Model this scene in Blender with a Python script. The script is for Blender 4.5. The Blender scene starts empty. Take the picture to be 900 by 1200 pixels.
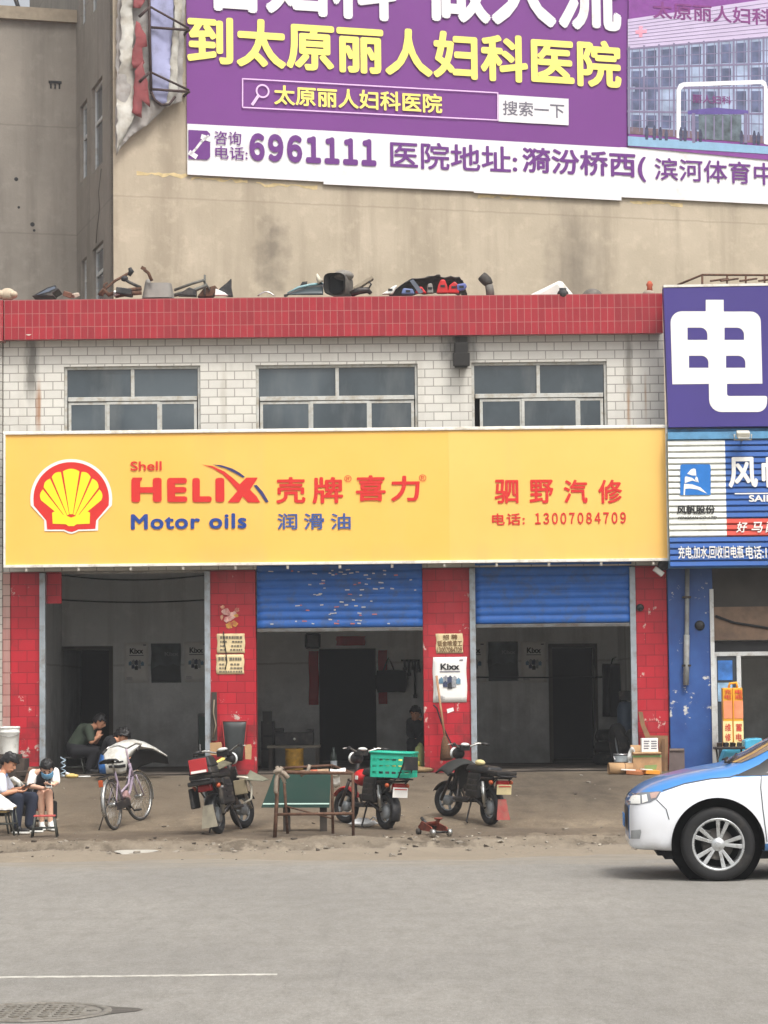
import bpy, bmesh, math, random
from mathutils import Vector, Matrix, noise as mnoise
from mathutils.bvhtree import BVHTree
from mathutils.geometry import delaunay_2d_cdt
random.seed(7)
R = math.radians
SC = bpy.context.scene
COL = SC.collection
# ------------------------------------------------------------------ camera, sky, sun, exposure
FOC, TP, ROLL, CAMZ = 3000.0, 0.071, R(0.6), 1.85      # focal length in photo pixels, tan(pitch), roll, eye height
PIT = math.atan(TP)
FW = Vector((0, math.cos(PIT), math.sin(PIT))); UPV = Vector((0, -math.sin(PIT), math.cos(PIT))); RT = Vector((1, 0, 0))
cam_data = bpy.data.cameras.new('camera'); cam = bpy.data.objects.new('camera', cam_data); COL.objects.link(cam)
cam_data.sensor_fit = 'VERTICAL'; cam_data.sensor_height = 36.0; cam_data.lens = FOC / 1200 * 36
cam_data.clip_start = 0.5; cam_data.clip_end = 3000
cr, cu = math.cos(ROLL) * RT - math.sin(ROLL) * UPV, math.sin(ROLL) * RT + math.cos(ROLL) * UPV
m = Matrix.Identity(4)
for i in range(3):
    m[i][0], m[i][1], m[i][2] = cr[i], cu[i], -FW[i]
m[2][3] = CAMZ
cam.matrix_world = m
SC.camera = cam
SUN_EL, SUN_AZ = 57, 24            # degrees; azimuth to the right of straight behind the camera
world = bpy.data.worlds.new('World'); SC.world = world; world.use_nodes = True
wn, wl = world.node_tree.nodes, world.node_tree.links
wn.clear()
sky = wn.new('ShaderNodeTexSky'); sky.sky_type = 'NISHITA'; sky.sun_disc = False
sky.sun_elevation = R(SUN_EL); sky.sun_rotation = R(180 - SUN_AZ)
sky.dust_density = 7.0; sky.air_density = 1.0; sky.ozone_density = 1.0
hs = wn.new('ShaderNodeHueSaturation'); hs.inputs['Saturation'].default_value = 0.22
bgn = wn.new('ShaderNodeBackground'); bgn.inputs['Strength'].default_value = 0.15
wo = wn.new('ShaderNodeOutputWorld')
wl.new(sky.outputs[0], hs.inputs['Color']); wl.new(hs.outputs[0], bgn.inputs['Color']); wl.new(bgn.outputs[0], wo.inputs['Surface'])
sun_data = bpy.data.lights.new('sun', 'SUN'); sun_data.energy = 1.25; sun_data.angle = R(14); sun_data.color = (1.0, 0.965, 0.91)
sun = bpy.data.objects.new('sun', sun_data); COL.objects.link(sun)
sdir = Vector((math.sin(R(SUN_AZ)) * math.cos(R(SUN_EL)), -math.cos(R(SUN_AZ)) * math.cos(R(SUN_EL)), math.sin(R(SUN_EL))))
sun.rotation_euler = sdir.to_track_quat('Z', 'Y').to_euler(); sun.location = (20, -20, 40)
SC.view_settings.view_transform = 'Standard'; SC.view_settings.look = 'None'
SC.view_settings.gamma = 1.0; SC.view_settings.exposure = 0.52; SC.view_settings.use_curve_mapping = False
SC.render.engine = 'CYCLES'
SC.cycles.use_denoising = True; SC.cycles.max_bounces = 8; SC.cycles.diffuse_bounces = 6; SC.cycles.volume_bounces = 0

# ------------------------------------------------------------------ measuring: a pixel of the photo (900 x 1200) to a point
def ray(px, py):
    a, b = (px - 450) / FOC, -(py - 600) / FOC
    a0 = a * math.cos(ROLL) + b * math.sin(ROLL); b0 = -a * math.sin(ROLL) + b * math.cos(ROLL)
    return FW + a0 * RT + b0 * UPV
CAM = Vector((0, 0, CAMZ))
def P(px, py, Y):
    d = ray(px, py); return CAM + d * (Y / d.y)
def G(px, py, z=0.0):
    d = ray(px, py); return CAM + d * ((z - CAMZ) / d.z)
def smooth(a, b, x):
    t = min(1, max(0, (x - a) / (b - a))); return t * t * (3 - 2 * t)
def pave(Y):                        # height of the dusty forecourt in front of the workshops
    if Y < 30.6: return 0.02
    if Y < 31.0: return 0.02 + 0.09 * smooth(30.6, 31.0, Y)
    if Y < 33.2: return 0.11 + 0.02 * (Y - 31.0) / 2.2
    return 0.13 + 0.49 * (min(Y, 40.0) - 33.2) / 6.8
FLOOR = 0.62
def PG(px, py):                     # where a pixel's ray meets the forecourt
    d = ray(px, py)
    lo, hi = 20.0, 40.0
    for _ in range(50):
        mid = (lo + hi) / 2; z = (CAM + d * (mid / d.y)).z
        if z > pave(mid): lo = mid
        else: hi = mid
    return CAM + d * (lo / d.y)

class Plane:                        # a flat sheet in the world: origin, right, up, normal towards the street
    def __init__(s, o, u, v=Vector((0, 0, 1))):
        s.o = Vector(o); s.u = Vector(u).normalized(); s.v = Vector(v).normalized(); s.n = s.u.cross(s.v).normalized()
    def pix(s, px, py):
        d = ray(px, py); p = CAM + d * ((s.o - CAM).dot(s.n) / d.dot(s.n)); q = p - s.o
        return q.dot(s.u), q.dot(s.v)
    def at(s, a, b, c=0.0): return s.o + s.u * a + s.v * b + s.n * c
    def pp(s, px, py, c=0.0):
        a, b = s.pix(px, py); return s.at(a, b, c)
    def rect(s, x0, y0, x1, y1):    # photo box -> u0, u1, v0, v1
        ym, xm = (y0 + y1) / 2, (x0 + x1) / 2
        return s.pix(x0, ym)[0], s.pix(x1, ym)[0], s.pix(xm, y1)[1], s.pix(xm, y0)[1]
    def off(s, c): return Plane(s.o + s.n * c, s.u, s.v)
def wall_plane(Y): return Plane((0, Y, 0), (1, 0, 0))

# ------------------------------------------------------------------ object bookkeeping
def tag(o, label=None, cat=None, group=None, kind=None):
    if label: o['label'] = label
    if cat: o['category'] = cat
    if group: o['group'] = group
    if kind: o['kind'] = kind
    return o
def empty(name, label, cat, loc=(0, 0, 0), rot=(0, 0, 0), group=None):
    o = bpy.data.objects.new(name, None); COL.objects.link(o); o.location = loc; o.rotation_euler = rot
    o.empty_display_size = 0.1
    return tag(o, label, cat, group)
def mat_of(o): return Matrix.LocRotScale(o.location, o.rotation_euler, o.scale)
def link(name, me, mats, parent=None, world=False, smooth_=False, bevel=0.0, subsurf=0, solid=0.0):
    o = bpy.data.objects.new(name, me); COL.objects.link(o)
    for mt in (mats if isinstance(mats, (list, tuple)) else [mats]): me.materials.append(mt)
    if smooth_:
        for p in me.polygons: p.use_smooth = True
    if parent:
        o.parent = parent
        if world:
            w = mat_of(parent)
            if parent.parent: w = mat_of(parent.parent) @ parent.matrix_parent_inverse @ w
            o.matrix_parent_inverse = w.inverted()
    if solid:
        s = o.modifiers.new('solid', 'SOLIDIFY'); s.thickness = solid; s.offset = 0
    if bevel:
        b = o.modifiers.new('bevel', 'BEVEL'); b.width = bevel; b.segments = 2; b.limit_method = 'ANGLE'; b.angle_limit = R(40)
    if subsurf:
        b = o.modifiers.new('subsurf', 'SUBSURF'); b.levels = subsurf; b.render_levels = subsurf
    return o
def temp_mesh(data, mods=()):       # evaluate a curve, text or modified mesh and keep only the resulting mesh
    o = bpy.data.objects.new('temporary', data); COL.objects.link(o)
    for f in mods: f(o)
    dg = bpy.context.evaluated_depsgraph_get(); dg.update()
    me = bpy.data.meshes.new_from_object(o.evaluated_get(dg), depsgraph=dg)
    bpy.data.objects.remove(o)
    return me

class MB:
    """collects shapes in one bmesh"""
    def __init__(s): s.bm = bmesh.new()
    def face(s, pts, mi=0):
        f = s.bm.faces.new([s.bm.verts.new(p) for p in pts]); f.material_index = mi; return f
    def box(s, x0, x1, y0, y1, z0, z1, mi=0, M=None):
        if x0 > x1: x0, x1 = x1, x0
        if y0 > y1: y0, y1 = y1, y0
        if z0 > z1: z0, z1 = z1, z0
        v = [s.bm.verts.new((M @ Vector(p)) if M else p) for p in ((x0, y0, z0), (x1, y0, z0), (x1, y1, z0), (x0, y1, z0), (x0, y0, z1), (x1, y0, z1), (x1, y1, z1), (x0, y1, z1))]
        for q in ((3, 2, 1, 0), (4, 5, 6, 7), (0, 1, 5, 4), (1, 2, 6, 5), (2, 3, 7, 6), (3, 0, 4, 7)):
            s.bm.faces.new([v[i] for i in q]).material_index = mi
        return s
    def cbox(s, c, size, rot=(0, 0, 0), mi=0):
        from mathutils import Euler
        Mx = Matrix.Translation(c) @ Euler(rot).to_matrix().to_4x4(); a, b, d = (k / 2 for k in size)
        return s.box(-a, a, -b, b, -d, d, mi, Mx)
    def prism(s, pts, vec, mi=0):
        vec = Vector(vec); a = [s.bm.verts.new(p) for p in pts]; b = [s.bm.verts.new(Vector(p) + vec) for p in pts]; n = len(a)
        s.bm.faces.new(a).material_index = mi; s.bm.faces.new(b[::-1]).material_index = mi
        for i in range(n): s.bm.faces.new((a[i], b[i], b[(i + 1) % n], a[(i + 1) % n])).material_index = mi
        return s
    def tube(s, pts, r, n=8, mi=0, cap=True, closed=False):
        pts = [Vector(p) for p in pts]; k = len(pts); rs = r if isinstance(r, (list, tuple)) else [r] * k
        rings = []; up = None
        for i, p in enumerate(pts):
            if closed: t = (pts[(i + 1) % k] - pts[i - 1])
            else: t = pts[min(i + 1, k - 1)] - pts[max(i - 1, 0)]
            if t.length < 1e-9: t = Vector((0, 0, 1))
            t.normalize()
            if up is None:
                up = Vector((0, 0, 1)) if abs(t.z) < 0.9 else Vector((1, 0, 0))
            a = up - t * up.dot(t)
            if a.length < 1e-6: a = t.orthogonal()
            a.normalize(); up = a; b = t.cross(a)
            rings.append([s.bm.verts.new(p + (a * math.cos(2 * math.pi * j / n) + b * math.sin(2 * math.pi * j / n)) * rs[i]) for j in range(n)])
        m2 = k if closed else k - 1
        for i in range(m2):
            A, B = rings[i], rings[(i + 1) % k]
            for j in range(n):
                f = s.bm.faces.new((A[j], A[(j + 1) % n], B[(j + 1) % n], B[j])); f.material_index = mi; f.smooth = True
        if cap and not closed:
            s.bm.faces.new(rings[0][::-1]).material_index = mi; s.bm.faces.new(rings[-1]).material_index = mi
        return s
    def lathe(s, prof, c=(0, 0, 0), axis=(0, 0, 1), n=24, mi=0, smooth_=True):
        q = Vector(axis).to_track_quat('Z', 'Y'); c = Vector(c); rings = []
        for r, z in prof:
            if r < 1e-6: rings.append([s.bm.verts.new(c + q @ Vector((0, 0, z)))])
            else: rings.append([s.bm.verts.new(c + q @ Vector((r * math.cos(2 * math.pi * j / n), r * math.sin(2 * math.pi * j / n), z))) for j in range(n)])
        for A, B in zip(rings, rings[1:]):
            for j in range(n):
                j2 = (j + 1) % n
                if len(A) == 1 and len(B) == 1: continue
                if len(A) == 1: vs = (A[0], B[j], B[j2])
                elif len(B) == 1: vs = (A[j], A[j2], B[0])
                else: vs = (A[j], A[j2], B[j2], B[j])
                f = s.bm.faces.new(vs); f.material_index = mi; f.smooth = smooth_
        return s
    def ring(s, c, axis, R0, r, n=28, k=8, mi=0, sq=1.0):     # torus; sq > 1 widens it along the axis
        q = Vector(axis).to_track_quat('Z', 'Y'); c = Vector(c); rings = []
        for i in range(n):
            a = 2 * math.pi * i / n
            rings.append([s.bm.verts.new(c + q @ Vector(((R0 + r * math.cos(b)) * math.cos(a), (R0 + r * math.cos(b)) * math.sin(a), r * sq * math.sin(b)))) for b in (2 * math.pi * j / k for j in range(k))])
        for i in range(n):
            A, B = rings[i], rings[(i + 1) % n]
            for j in range(k):
                f = s.bm.faces.new((A[j], A[(j + 1) % k], B[(j + 1) % k], B[j])); f.material_index = mi; f.smooth = True
        return s
    def ball(s, c, r, u=16, v=10, mi=0, M=None):
        rx, ry, rz = r if isinstance(r, (list, tuple)) else (r, r, r); c = Vector(c); rings = []
        for i in range(v + 1):
            t = math.pi * i / v
            pts = [Vector((0, 0, rz * math.cos(t)))] if i in (0, v) else [Vector((rx * math.sin(t) * math.cos(2 * math.pi * j / u), ry * math.sin(t) * math.sin(2 * math.pi * j / u), rz * math.cos(t))) for j in range(u)]
            rings.append([s.bm.verts.new(c + (M @ p if M else p)) for p in pts])
        for A, B in zip(rings, rings[1:]):
            for j in range(u):
                j2 = (j + 1) % u
                vs = (A[0], B[j], B[j2]) if len(A) == 1 else (A[j], B[0], A[j2]) if len(B) == 1 else (A[j], B[j], B[j2], A[j2])
                f = s.bm.faces.new(vs); f.material_index = mi; f.smooth = True
        return s
    def grid(s, fn, nu, nv, mi=0, smooth_=True):               # fn(u, v) -> point, u and v from 0 to 1
        g = [[s.bm.verts.new(fn(i / nu, j / nv)) for j in range(nv + 1)] for i in range(nu + 1)]
        for i in range(nu):
            for j in range(nv):
                f = s.bm.faces.new((g[i][j], g[i + 1][j], g[i + 1][j + 1], g[i][j + 1])); f.material_index = mi; f.smooth = smooth_
        return s
    def add(s, me, fn=None, mi=None):                          # merge a mesh, moving each vertex through fn
        vs = [s.bm.verts.new(fn(v.co) if fn else v.co) for v in me.vertices]
        for p in me.polygons:
            try: f = s.bm.faces.new([vs[i] for i in p.vertices])
            except ValueError: continue
            f.material_index = p.material_index if mi is None else mi; f.smooth = p.use_smooth
        return s
    def mesh(s, name, recalc=True):
        if recalc: bmesh.ops.recalc_face_normals(s.bm, faces=s.bm.faces[:])
        me = bpy.data.meshes.new(name); s.bm.to_mesh(me); s.bm.free(); return me
    def build(s, name, mats, parent=None, world=False, recalc=True, **k):
        return link(name, s.mesh(name, recalc), mats, parent, world, **k)

# flat lettering and marks on a Plane ---------------------------------------------------
def text_mesh(txt, bold=0.0, shear=0.0, spacing=1.0):
    cu_ = bpy.data.curves.new('lettering', 'FONT'); cu_.body = txt; cu_.size = 1.0; cu_.offset = bold; cu_.resolution_u = 4
    cu_.shear = shear; cu_.space_character = spacing
    me = temp_mesh(cu_); bpy.data.curves.remove(cu_); return me
def put_text(mb, txt, pl, box, off=0.004, bold=0.0, shear=0.0, spacing=1.0, mi=0, thick=0.003, stretch=True):
    """set lettering into the photo box (x0, y0, x1, y1) on plane pl, as a thin raised sheet"""
    u0, u1, v0, v1 = pl.rect(*box)
    put_text_uv(mb, txt, pl, u0, u1, v0, v1, off, bold, shear, spacing, mi, thick)
def put_text_uv(mb, txt, pl, u0, u1, v0, v1, off=0.004, bold=0.0, shear=0.0, spacing=1.0, mi=0, thick=0.003):
    """bold > 0 thickens the strokes: the sheet is laid again, shifted by bold em, each layer half a millimetre prouder"""
    me = text_mesh(txt, 0.0, shear, spacing)
    xs = [v.co.x for v in me.vertices]; ys = [v.co.y for v in me.vertices]
    if not xs: return
    x0, x1, y0, y1 = min(xs) - bold, max(xs) + bold, min(ys) - bold, max(ys) + bold
    sx, sy = (u1 - u0) / max(1e-6, x1 - x0), (v1 - v0) / max(1e-6, y1 - y0)
    sh = [(0, 0)] if bold <= 0 else [(bold * math.cos(R(a)), bold * math.sin(R(a))) for a in (0, 45, 90, 135, 180, 225, 270, 315)]
    for k, (dx, dy) in enumerate(sh):
        mb.add(me, lambda c: pl.at(u0 + (c.x + dx - x0) * sx, v0 + (c.y + dy - y0) * sy, off + 0.0005 * k), mi)
    bpy.data.meshes.remove(me)
def shape_mesh(loops):
    cu_ = bpy.data.curves.new('shape', 'CURVE'); cu_.dimensions = '2D'; cu_.fill_mode = 'BOTH'
    for lp in loops:
        sp = cu_.splines.new('POLY'); sp.points.add(len(lp) - 1); sp.use_cyclic_u = True
        for q, (x, y) in zip(sp.points, lp): q.co = (x, y, 0, 1)
    me = temp_mesh(cu_); bpy.data.curves.remove(cu_); return me
def put_shape(mb, loops, pl, off=0.004, mi=0, pix=True):
    """loops given in photo pixels (or plane coordinates with pix=False); inner loops are holes"""
    if pix: loops = [[pl.pix(*q) for q in lp] for lp in loops]
    me = shape_mesh(loops); mb.add(me, lambda c: pl.at(c.x, c.y, off), mi); bpy.data.meshes.remove(me)
def arc(cx, cy, r, a0, a1, n=8, ry=None):
    return [(cx + r * math.cos(R(a0 + (a1 - a0) * i / n)), cy + (ry or r) * math.sin(R(a0 + (a1 - a0) * i / n))) for i in range(n + 1)]
def slab(mb, pl, box, off=0.0, th=0.01, mi=0):                 # a thin board covering a photo box
    u0, u1, v0, v1 = pl.rect(*box); slab_uv(mb, pl, u0, u1, v0, v1, off, th, mi)
def slab_uv(mb, pl, u0, u1, v0, v1, off=0.0, th=0.01, mi=0):
    mb.prism([pl.at(u0, v0, off), pl.at(u1, v0, off), pl.at(u1, v1, off), pl.at(u0, v1, off)], pl.n * th, mi)
def holed_wall(mb, pl, u0, u1, v0, v1, holes, th, mi=0):
    """a wall of thickness th behind the plane with rectangular openings and their reveals"""
    us = sorted({u0, u1, *[min(u1, max(u0, h[k])) for h in holes for k in (0, 1)]}); vs = sorted({v0, v1, *[min(v1, max(v0, h[k])) for h in holes for k in (2, 3)]})
    inside = lambda a, b: any(h[0] < a < h[1] and h[2] < b < h[3] for h in holes)
    solid = {}
    for i in range(len(us) - 1):
        for j in range(len(vs) - 1): solid[i, j] = not inside((us[i] + us[i + 1]) / 2, (vs[j] + vs[j + 1]) / 2)
    vc = {}
    def V(i, j, k):
        if (i, j, k) not in vc: vc[i, j, k] = mb.bm.verts.new(pl.at(us[i], vs[j], -th * k))
        return vc[i, j, k]
    for (i, j), s_ in solid.items():
        if not s_: continue
        F = [((i, j, 0), (i + 1, j, 0), (i + 1, j + 1, 0), (i, j + 1, 0)), ((i, j, 1), (i, j + 1, 1), (i + 1, j + 1, 1), (i + 1, j, 1))]
        for (di, dj), e in (((-1, 0), ((i, j), (i, j + 1))), ((1, 0), ((i + 1, j + 1), (i + 1, j))), ((0, -1), ((i + 1, j), (i, j))), ((0, 1), ((i, j + 1), (i + 1, j + 1)))):
            if not solid.get((i + di, j + dj), False):
                F.append(((*e[0], 0), (*e[1], 0), (*e[1], 1), (*e[0], 1)))
        for q in F: mb.bm.faces.new([V(*t) for t in q]).material_index = mi

# ------------------------------------------------------------------ materials
def C(r, g, b):
    f = lambda c: (c / 255 / 12.92) if c / 255 <= 0.04045 else ((c / 255 + 0.055) / 1.055) ** 2.4
    return (f(r), f(g), f(b))
class NT:
    def __init__(s, name):
        s.m = bpy.data.materials.new(name); s.m.use_nodes = True; s.t = s.m.node_tree; s.t.nodes.clear()
        s.out = s.n('ShaderNodeOutputMaterial'); s.b = s.n('ShaderNodeBsdfPrincipled'); s.l(s.b.outputs[0], s.out.inputs['Surface'])
        s.co = s.n('ShaderNodeTexCoord').outputs['Object']
    def n(s, t, **k):
        x = s.t.nodes.new(t)
        for a, b in k.items(): setattr(x, a, b)
        return x
    def l(s, a, b): s.t.links.new(a, b)
    def val(s, sock, v):
        if hasattr(v, 'is_output'): s.l(v, sock)
        else:
            try: sock.default_value = v
            except Exception: sock.default_value = (*v, 1)
    def mapping(s, scale=(1, 1, 1), loc=(0, 0, 0), rot=(0, 0, 0), src=None):
        x = s.n('ShaderNodeMapping'); x.inputs['Scale'].default_value = scale; x.inputs['Location'].default_value = loc; x.inputs['Rotation'].default_value = rot
        s.l(src or s.co, x.inputs['Vector']); return x.outputs[0]
    def noise(s, scale=5, detail=4, rough=0.55, vec=None, dist=0.0):
        x = s.n('ShaderNodeTexNoise'); x.inputs['Scale'].default_value = scale; x.inputs['Detail'].default_value = detail; x.inputs['Roughness'].default_value = rough; x.inputs['Distortion'].default_value = dist
        s.l(vec or s.co, x.inputs['Vector']); return x.outputs['Fac']
    def ramp(s, fac, a, b, c0=0.0, c1=1.0):
        x = s.n('ShaderNodeMapRange'); x.inputs['From Min'].default_value = a; x.inputs['From Max'].default_value = b; x.inputs['To Min'].default_value = c0; x.inputs['To Max'].default_value = c1
        s.l(fac, x.inputs['Value']); return x.outputs['Result']
    def math(s, op, a, b=0.0):
        x = s.n('ShaderNodeMath', operation=op); s.val(x.inputs[0], a); s.val(x.inputs[1], b); return x.outputs[0]
    def mix(s, fac, a, b, mode='MIX'):
        x = s.n('ShaderNodeMix', data_type='RGBA', blend_type=mode); s.val(x.inputs[0], fac); s.val(x.inputs[6], a); s.val(x.inputs[7], b); return x.outputs[2]
    def xyz(s, src=None):
        x = s.n('ShaderNodeSeparateXYZ'); s.l(src or s.co, x.inputs[0]); return x.outputs
    def bump(s, h, strength=0.3, dist=0.01):
        x = s.n('ShaderNodeBump'); x.inputs['Strength'].default_value = strength; x.inputs['Distance'].default_value = dist; s.l(h, x.inputs['Height']); s.l(x.outputs[0], s.b.inputs['Normal'])
    def done(s, col, rough=0.6, metal=0.0, spec=0.5):
        s.val(s.b.inputs['Base Color'], col); s.val(s.b.inputs['Roughness'], rough); s.val(s.b.inputs['Metallic'], metal); s.val(s.b.inputs['Specular IOR Level'], spec)
        return s.m
def haze(density):
    t = NT('added_haze'); t.t.nodes.remove(t.b); v = t.n('ShaderNodeVolumePrincipled'); v.inputs['Density'].default_value = density; v.inputs['Color'].default_value = (0.95, 0.96, 0.97, 1); v.inputs['Anisotropy'].default_value = 0.2
    t.l(v.outputs[0], t.out.inputs['Volume']); b_ = MB(); b_.box(-320, 320, -320, 320, -1.03, 27); o = b_.build('haze', t.m); tag(o, kind='stuff')
_mc = {}
def mat(name, col, rough=0.6, metal=0.0, var=0.12, scale=7.0, bump=0.0, bscale=60.0, spec=0.4, dirt=None, damt=0.35, dscale=3.0, coat=0.0):
    """plain painted / plastic / metal surface: colour mottled by noise, optional dirt patches and fine bump"""
    if name in _mc: return _mc[name]
    t = NT(name); n1 = t.noise(scale, 5)
    lo = tuple(c * (1 - var) for c in col); hi = tuple(min(1, c * (1 + var)) for c in col)
    c = t.mix(t.ramp(n1, 0.3, 0.7), lo, hi)
    if dirt:
        d = t.noise(dscale, 8, 0.65, vec=t.mapping(loc=(3.1, 1.7, 5.2))); k = t.ramp(d, 0.62 - damt * 0.4, 0.78 - damt * 0.2)
        c = t.mix(t.math('MULTIPLY', k, 0.85), c, dirt)
    rr = t.ramp(n1, 0.2, 0.8, max(0.02, rough - 0.08), min(1, rough + 0.08))
    if bump: t.bump(t.noise(bscale, 4), bump, 0.01)
    if coat: t.b.inputs['Coat Weight'].default_value = coat; t.b.inputs['Coat Roughness'].default_value = 0.05
    _mc[name] = t.done(c, rr, metal, spec); return _mc[name]
BLACK = mat('black_plastic', C(34, 34, 36), 0.45, var=0.25, dirt=C(95, 86, 74), damt=0.25, dscale=9)
RUBBER = mat('tyre_rubber', C(28, 28, 29), 0.8, var=0.2, dirt=C(86, 78, 68), damt=0.2, dscale=7)
DARKM = mat('dark_metal', C(52, 50, 50), 0.45, 0.6, var=0.3, dirt=C(92, 74, 58), damt=0.3, dscale=10)
STEEL = mat('bright_steel', C(190, 190, 190), 0.28, 0.9, var=0.1)
GREYM = mat('grey_metal', C(150, 156, 160), 0.5, 0.3, var=0.12, dirt=C(110, 98, 84), damt=0.3)
RUST = mat('rusty_iron', C(104, 76, 60), 0.85, 0.2, var=0.35, scale=22, dirt=C(70, 48, 36), damt=0.5, dscale=14, bump=0.2)
WHITE = mat('white_plastic', C(228, 228, 222), 0.45, var=0.05, dirt=C(170, 160, 142), damt=0.2, dscale=6)
CARD = mat('brown_cardboard', C(176, 142, 104), 0.85, var=0.12, dirt=C(130, 104, 78), damt=0.3)
PAPER = mat('white_paper', C(232, 231, 226), 0.75, var=0.04)
INK = mat('black_ink', C(30, 30, 32), 0.7, var=0.05)
REDP = mat('red_plastic', C(190, 30, 34), 0.4, var=0.12, dirt=C(110, 60, 50), damt=0.2)
YELP = mat('yellow_plastic', C(226, 196, 70), 0.45, var=0.1)
# ------------------------------------------------------------------ the setting: ground, road, forecourt
def ground_materials():
    t = NT('dusty_asphalt'); x, y, z = t.xyz()
    big = t.noise(0.35, 4, 0.6, vec=t.mapping(scale=(0.8, 0.35, 1)))
    fv = t.mapping(scale=(1, .3, 1)); fine = t.noise(34, 4, 0.65, vec=fv); grit = t.noise(120, 2, 0.7, vec=fv); mid = t.noise(7, 5, .65, vec=t.mapping(scale=(1, .3, 1), loc=(4, 4, 0)))
    base = t.mix(t.ramp(big, 0.3, 0.7), C(126, 123, 118), C(152, 148, 141))
    base = t.mix(t.ramp(mid, 0.42, 0.66, 0, 0.5), base, C(112, 109, 102))
    lane = t.noise(1.1, 5, 0.6, vec=t.mapping(scale=(0.06, 1.4, 1), loc=(2, 0.4, 0)))         # long streaks left by tyres
    base = t.mix(t.ramp(lane, 0.5, 0.75, 0, 0.2), base, C(104, 102, 98))
    base = t.mix(t.ramp(fine, 0.35, 0.75, 0, 0.62), base, C(106, 103, 96))
    base = t.mix(t.ramp(grit, 0.55, 0.75, 0, 0.5), base, C(186, 182, 172))
    # dust drifted against the edge of the road
    edge = t.noise(1.6, 6, 0.65, vec=t.mapping(scale=(0.5, 1, 1)))
    k = t.math('ADD', y, t.ramp(edge, 0, 1, -2.0, 2.0)); k = t.ramp(k, 27.4, 29.0)
    dust = t.mix(t.ramp(t.noise(2.2, 6, 0.65, vec=t.mapping(scale=(0.5, 1.6, 1))), 0.35, 0.65), C(120, 112, 100), C(146, 138, 124))
    base = t.mix(t.math('MULTIPLY', k, 0.85), base, dust)
    # a few cracks and tar lines
    v = t.n('ShaderNodeTexVoronoi', feature='DISTANCE_TO_EDGE'); v.inputs['Scale'].default_value = 0.16
    wob = t.mix(0.06, t.co, t.n('ShaderNodeTexNoise').outputs['Color'], 'ADD'); t.l(wob, v.inputs['Vector'])
    base = t.mix(t.math('MULTIPLY', t.ramp(v.outputs['Distance'], 0.003, 0.0), 0.12), base, C(78, 75, 70))
    t.bump(t.math('ADD', fine, grit), 0.25, 0.006)
    road = t.done(base, 0.88, 0, 0.3)

    t = NT('dirty_forecourt'); x, y, z = t.xyz()
    a = t.noise(0.9, 7, 0.62, vec=t.mapping(scale=(1, .5, 1))); b = t.noise(4.5, 7, 0.7, vec=t.mapping(scale=(1, .4, 1))); c = t.noise(38, 3, 0.6, vec=t.mapping(scale=(1, .35, 1)))
    base = t.mix(t.ramp(a, 0.32, 0.68), C(98, 86, 72), C(138, 125, 106))
    base = t.mix(t.ramp(b, 0.42, 0.62, 0, 0.6), base, C(84, 75, 64))
    base = t.mix(t.ramp(c, 0.55, 0.75, 0, 0.4), base, C(160, 148, 126))
    oil = t.noise(0.55, 6, 0.6, vec=t.mapping(loc=(7, 3, 0))); base = t.mix(t.ramp(oil, 0.56, 0.66, 0, 0.6), base, C(68, 61, 53))
    pc = PG(660, 925); g = t.n('ShaderNodeVectorMath', operation='DISTANCE'); t.l(t.mapping(scale=(1, .45, 0)), g.inputs[0]); g.inputs[1].default_value = (pc.x, pc.y * .45, 0)
    base = t.mix(t.ramp(t.math('ADD', g.outputs['Value'], t.ramp(b, 0, 1, -.9, .9)), 1.5, .5, 0, .55), base, C(62, 56, 50))
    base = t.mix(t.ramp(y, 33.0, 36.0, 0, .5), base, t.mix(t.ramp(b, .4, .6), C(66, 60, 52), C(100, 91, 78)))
    # damp, trodden strip just above the kerb and pale dust on the kerb itself
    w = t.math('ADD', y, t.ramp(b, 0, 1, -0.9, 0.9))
    base = t.mix(t.math('MULTIPLY', t.math('MULTIPLY', t.ramp(w, 31.0, 31.5), t.ramp(w, 33.2, 32.2)), 0.55), base, C(84, 74, 64))
    base = t.mix(t.math('MULTIPLY', t.ramp(w, 31.3, 30.7), 0.8), base, C(138, 128, 113))
    kb = t.math('MULTIPLY', t.ramp(w, 30.45, 30.7), t.ramp(w, 31.0, 30.8)); base = t.mix(t.math('MULTIPLY', kb, t.ramp(a, .42, .58, 0, .75)), base, C(74, 65, 55))  # irregular dark line painted along the slab edge for its shadow
    t.bump(t.math('ADD', b, t.math('MULTIPLY', c, 0.5)), 0.5, 0.03)
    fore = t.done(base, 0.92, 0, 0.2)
    return road, fore
ROADM, FOREM = ground_materials()
mb = MB(); mb.face([(-300, -300, -0.03), (300, -300, -0.03), (300, 300, -0.03), (-300, 300, -0.03)])
tag(mb.build('ground', mat('bare_earth', C(128, 120, 104), 0.9, var=0.2, scale=0.3)), kind='structure')
mb = MB(); mb.grid(lambda u, v: Vector((-45 + 90 * u, -30 + 60.3 * v, 0.0)), 40, 40)
tag(mb.build('road', ROADM), kind='structure')
def fore_pt(u, v):
    X = -14 + 28 * u; Y = 28.6 + 11.9 * v
    n = mnoise.noise(Vector((X * 0.7, Y * 1.1, 3))) ; n2 = mnoise.noise(Vector((X * 3.1, Y * 3.1, 9)))
    wob = 0.35 * mnoise.noise(Vector((X * 0.55, 1.3, 0))) + 0.12 * mnoise.noise(Vector((X * 2.6, 4, 0)))
    z = pave(Y + wob * smooth(33, 31, Y)) + (0.018 * n + 0.010 * n2) * smooth(39.5, 37, Y) + (0.035 * n2 + 0.03 * mnoise.noise(Vector((X * 1.4, Y * 2.2, 17)))) * smooth(29.2, 30.2, Y) * smooth(32.4, 31.2, Y)
    z -= 0.06 * smooth(29.4, 28.6, Y + wob * 2)
    return Vector((X, Y, z))
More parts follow.
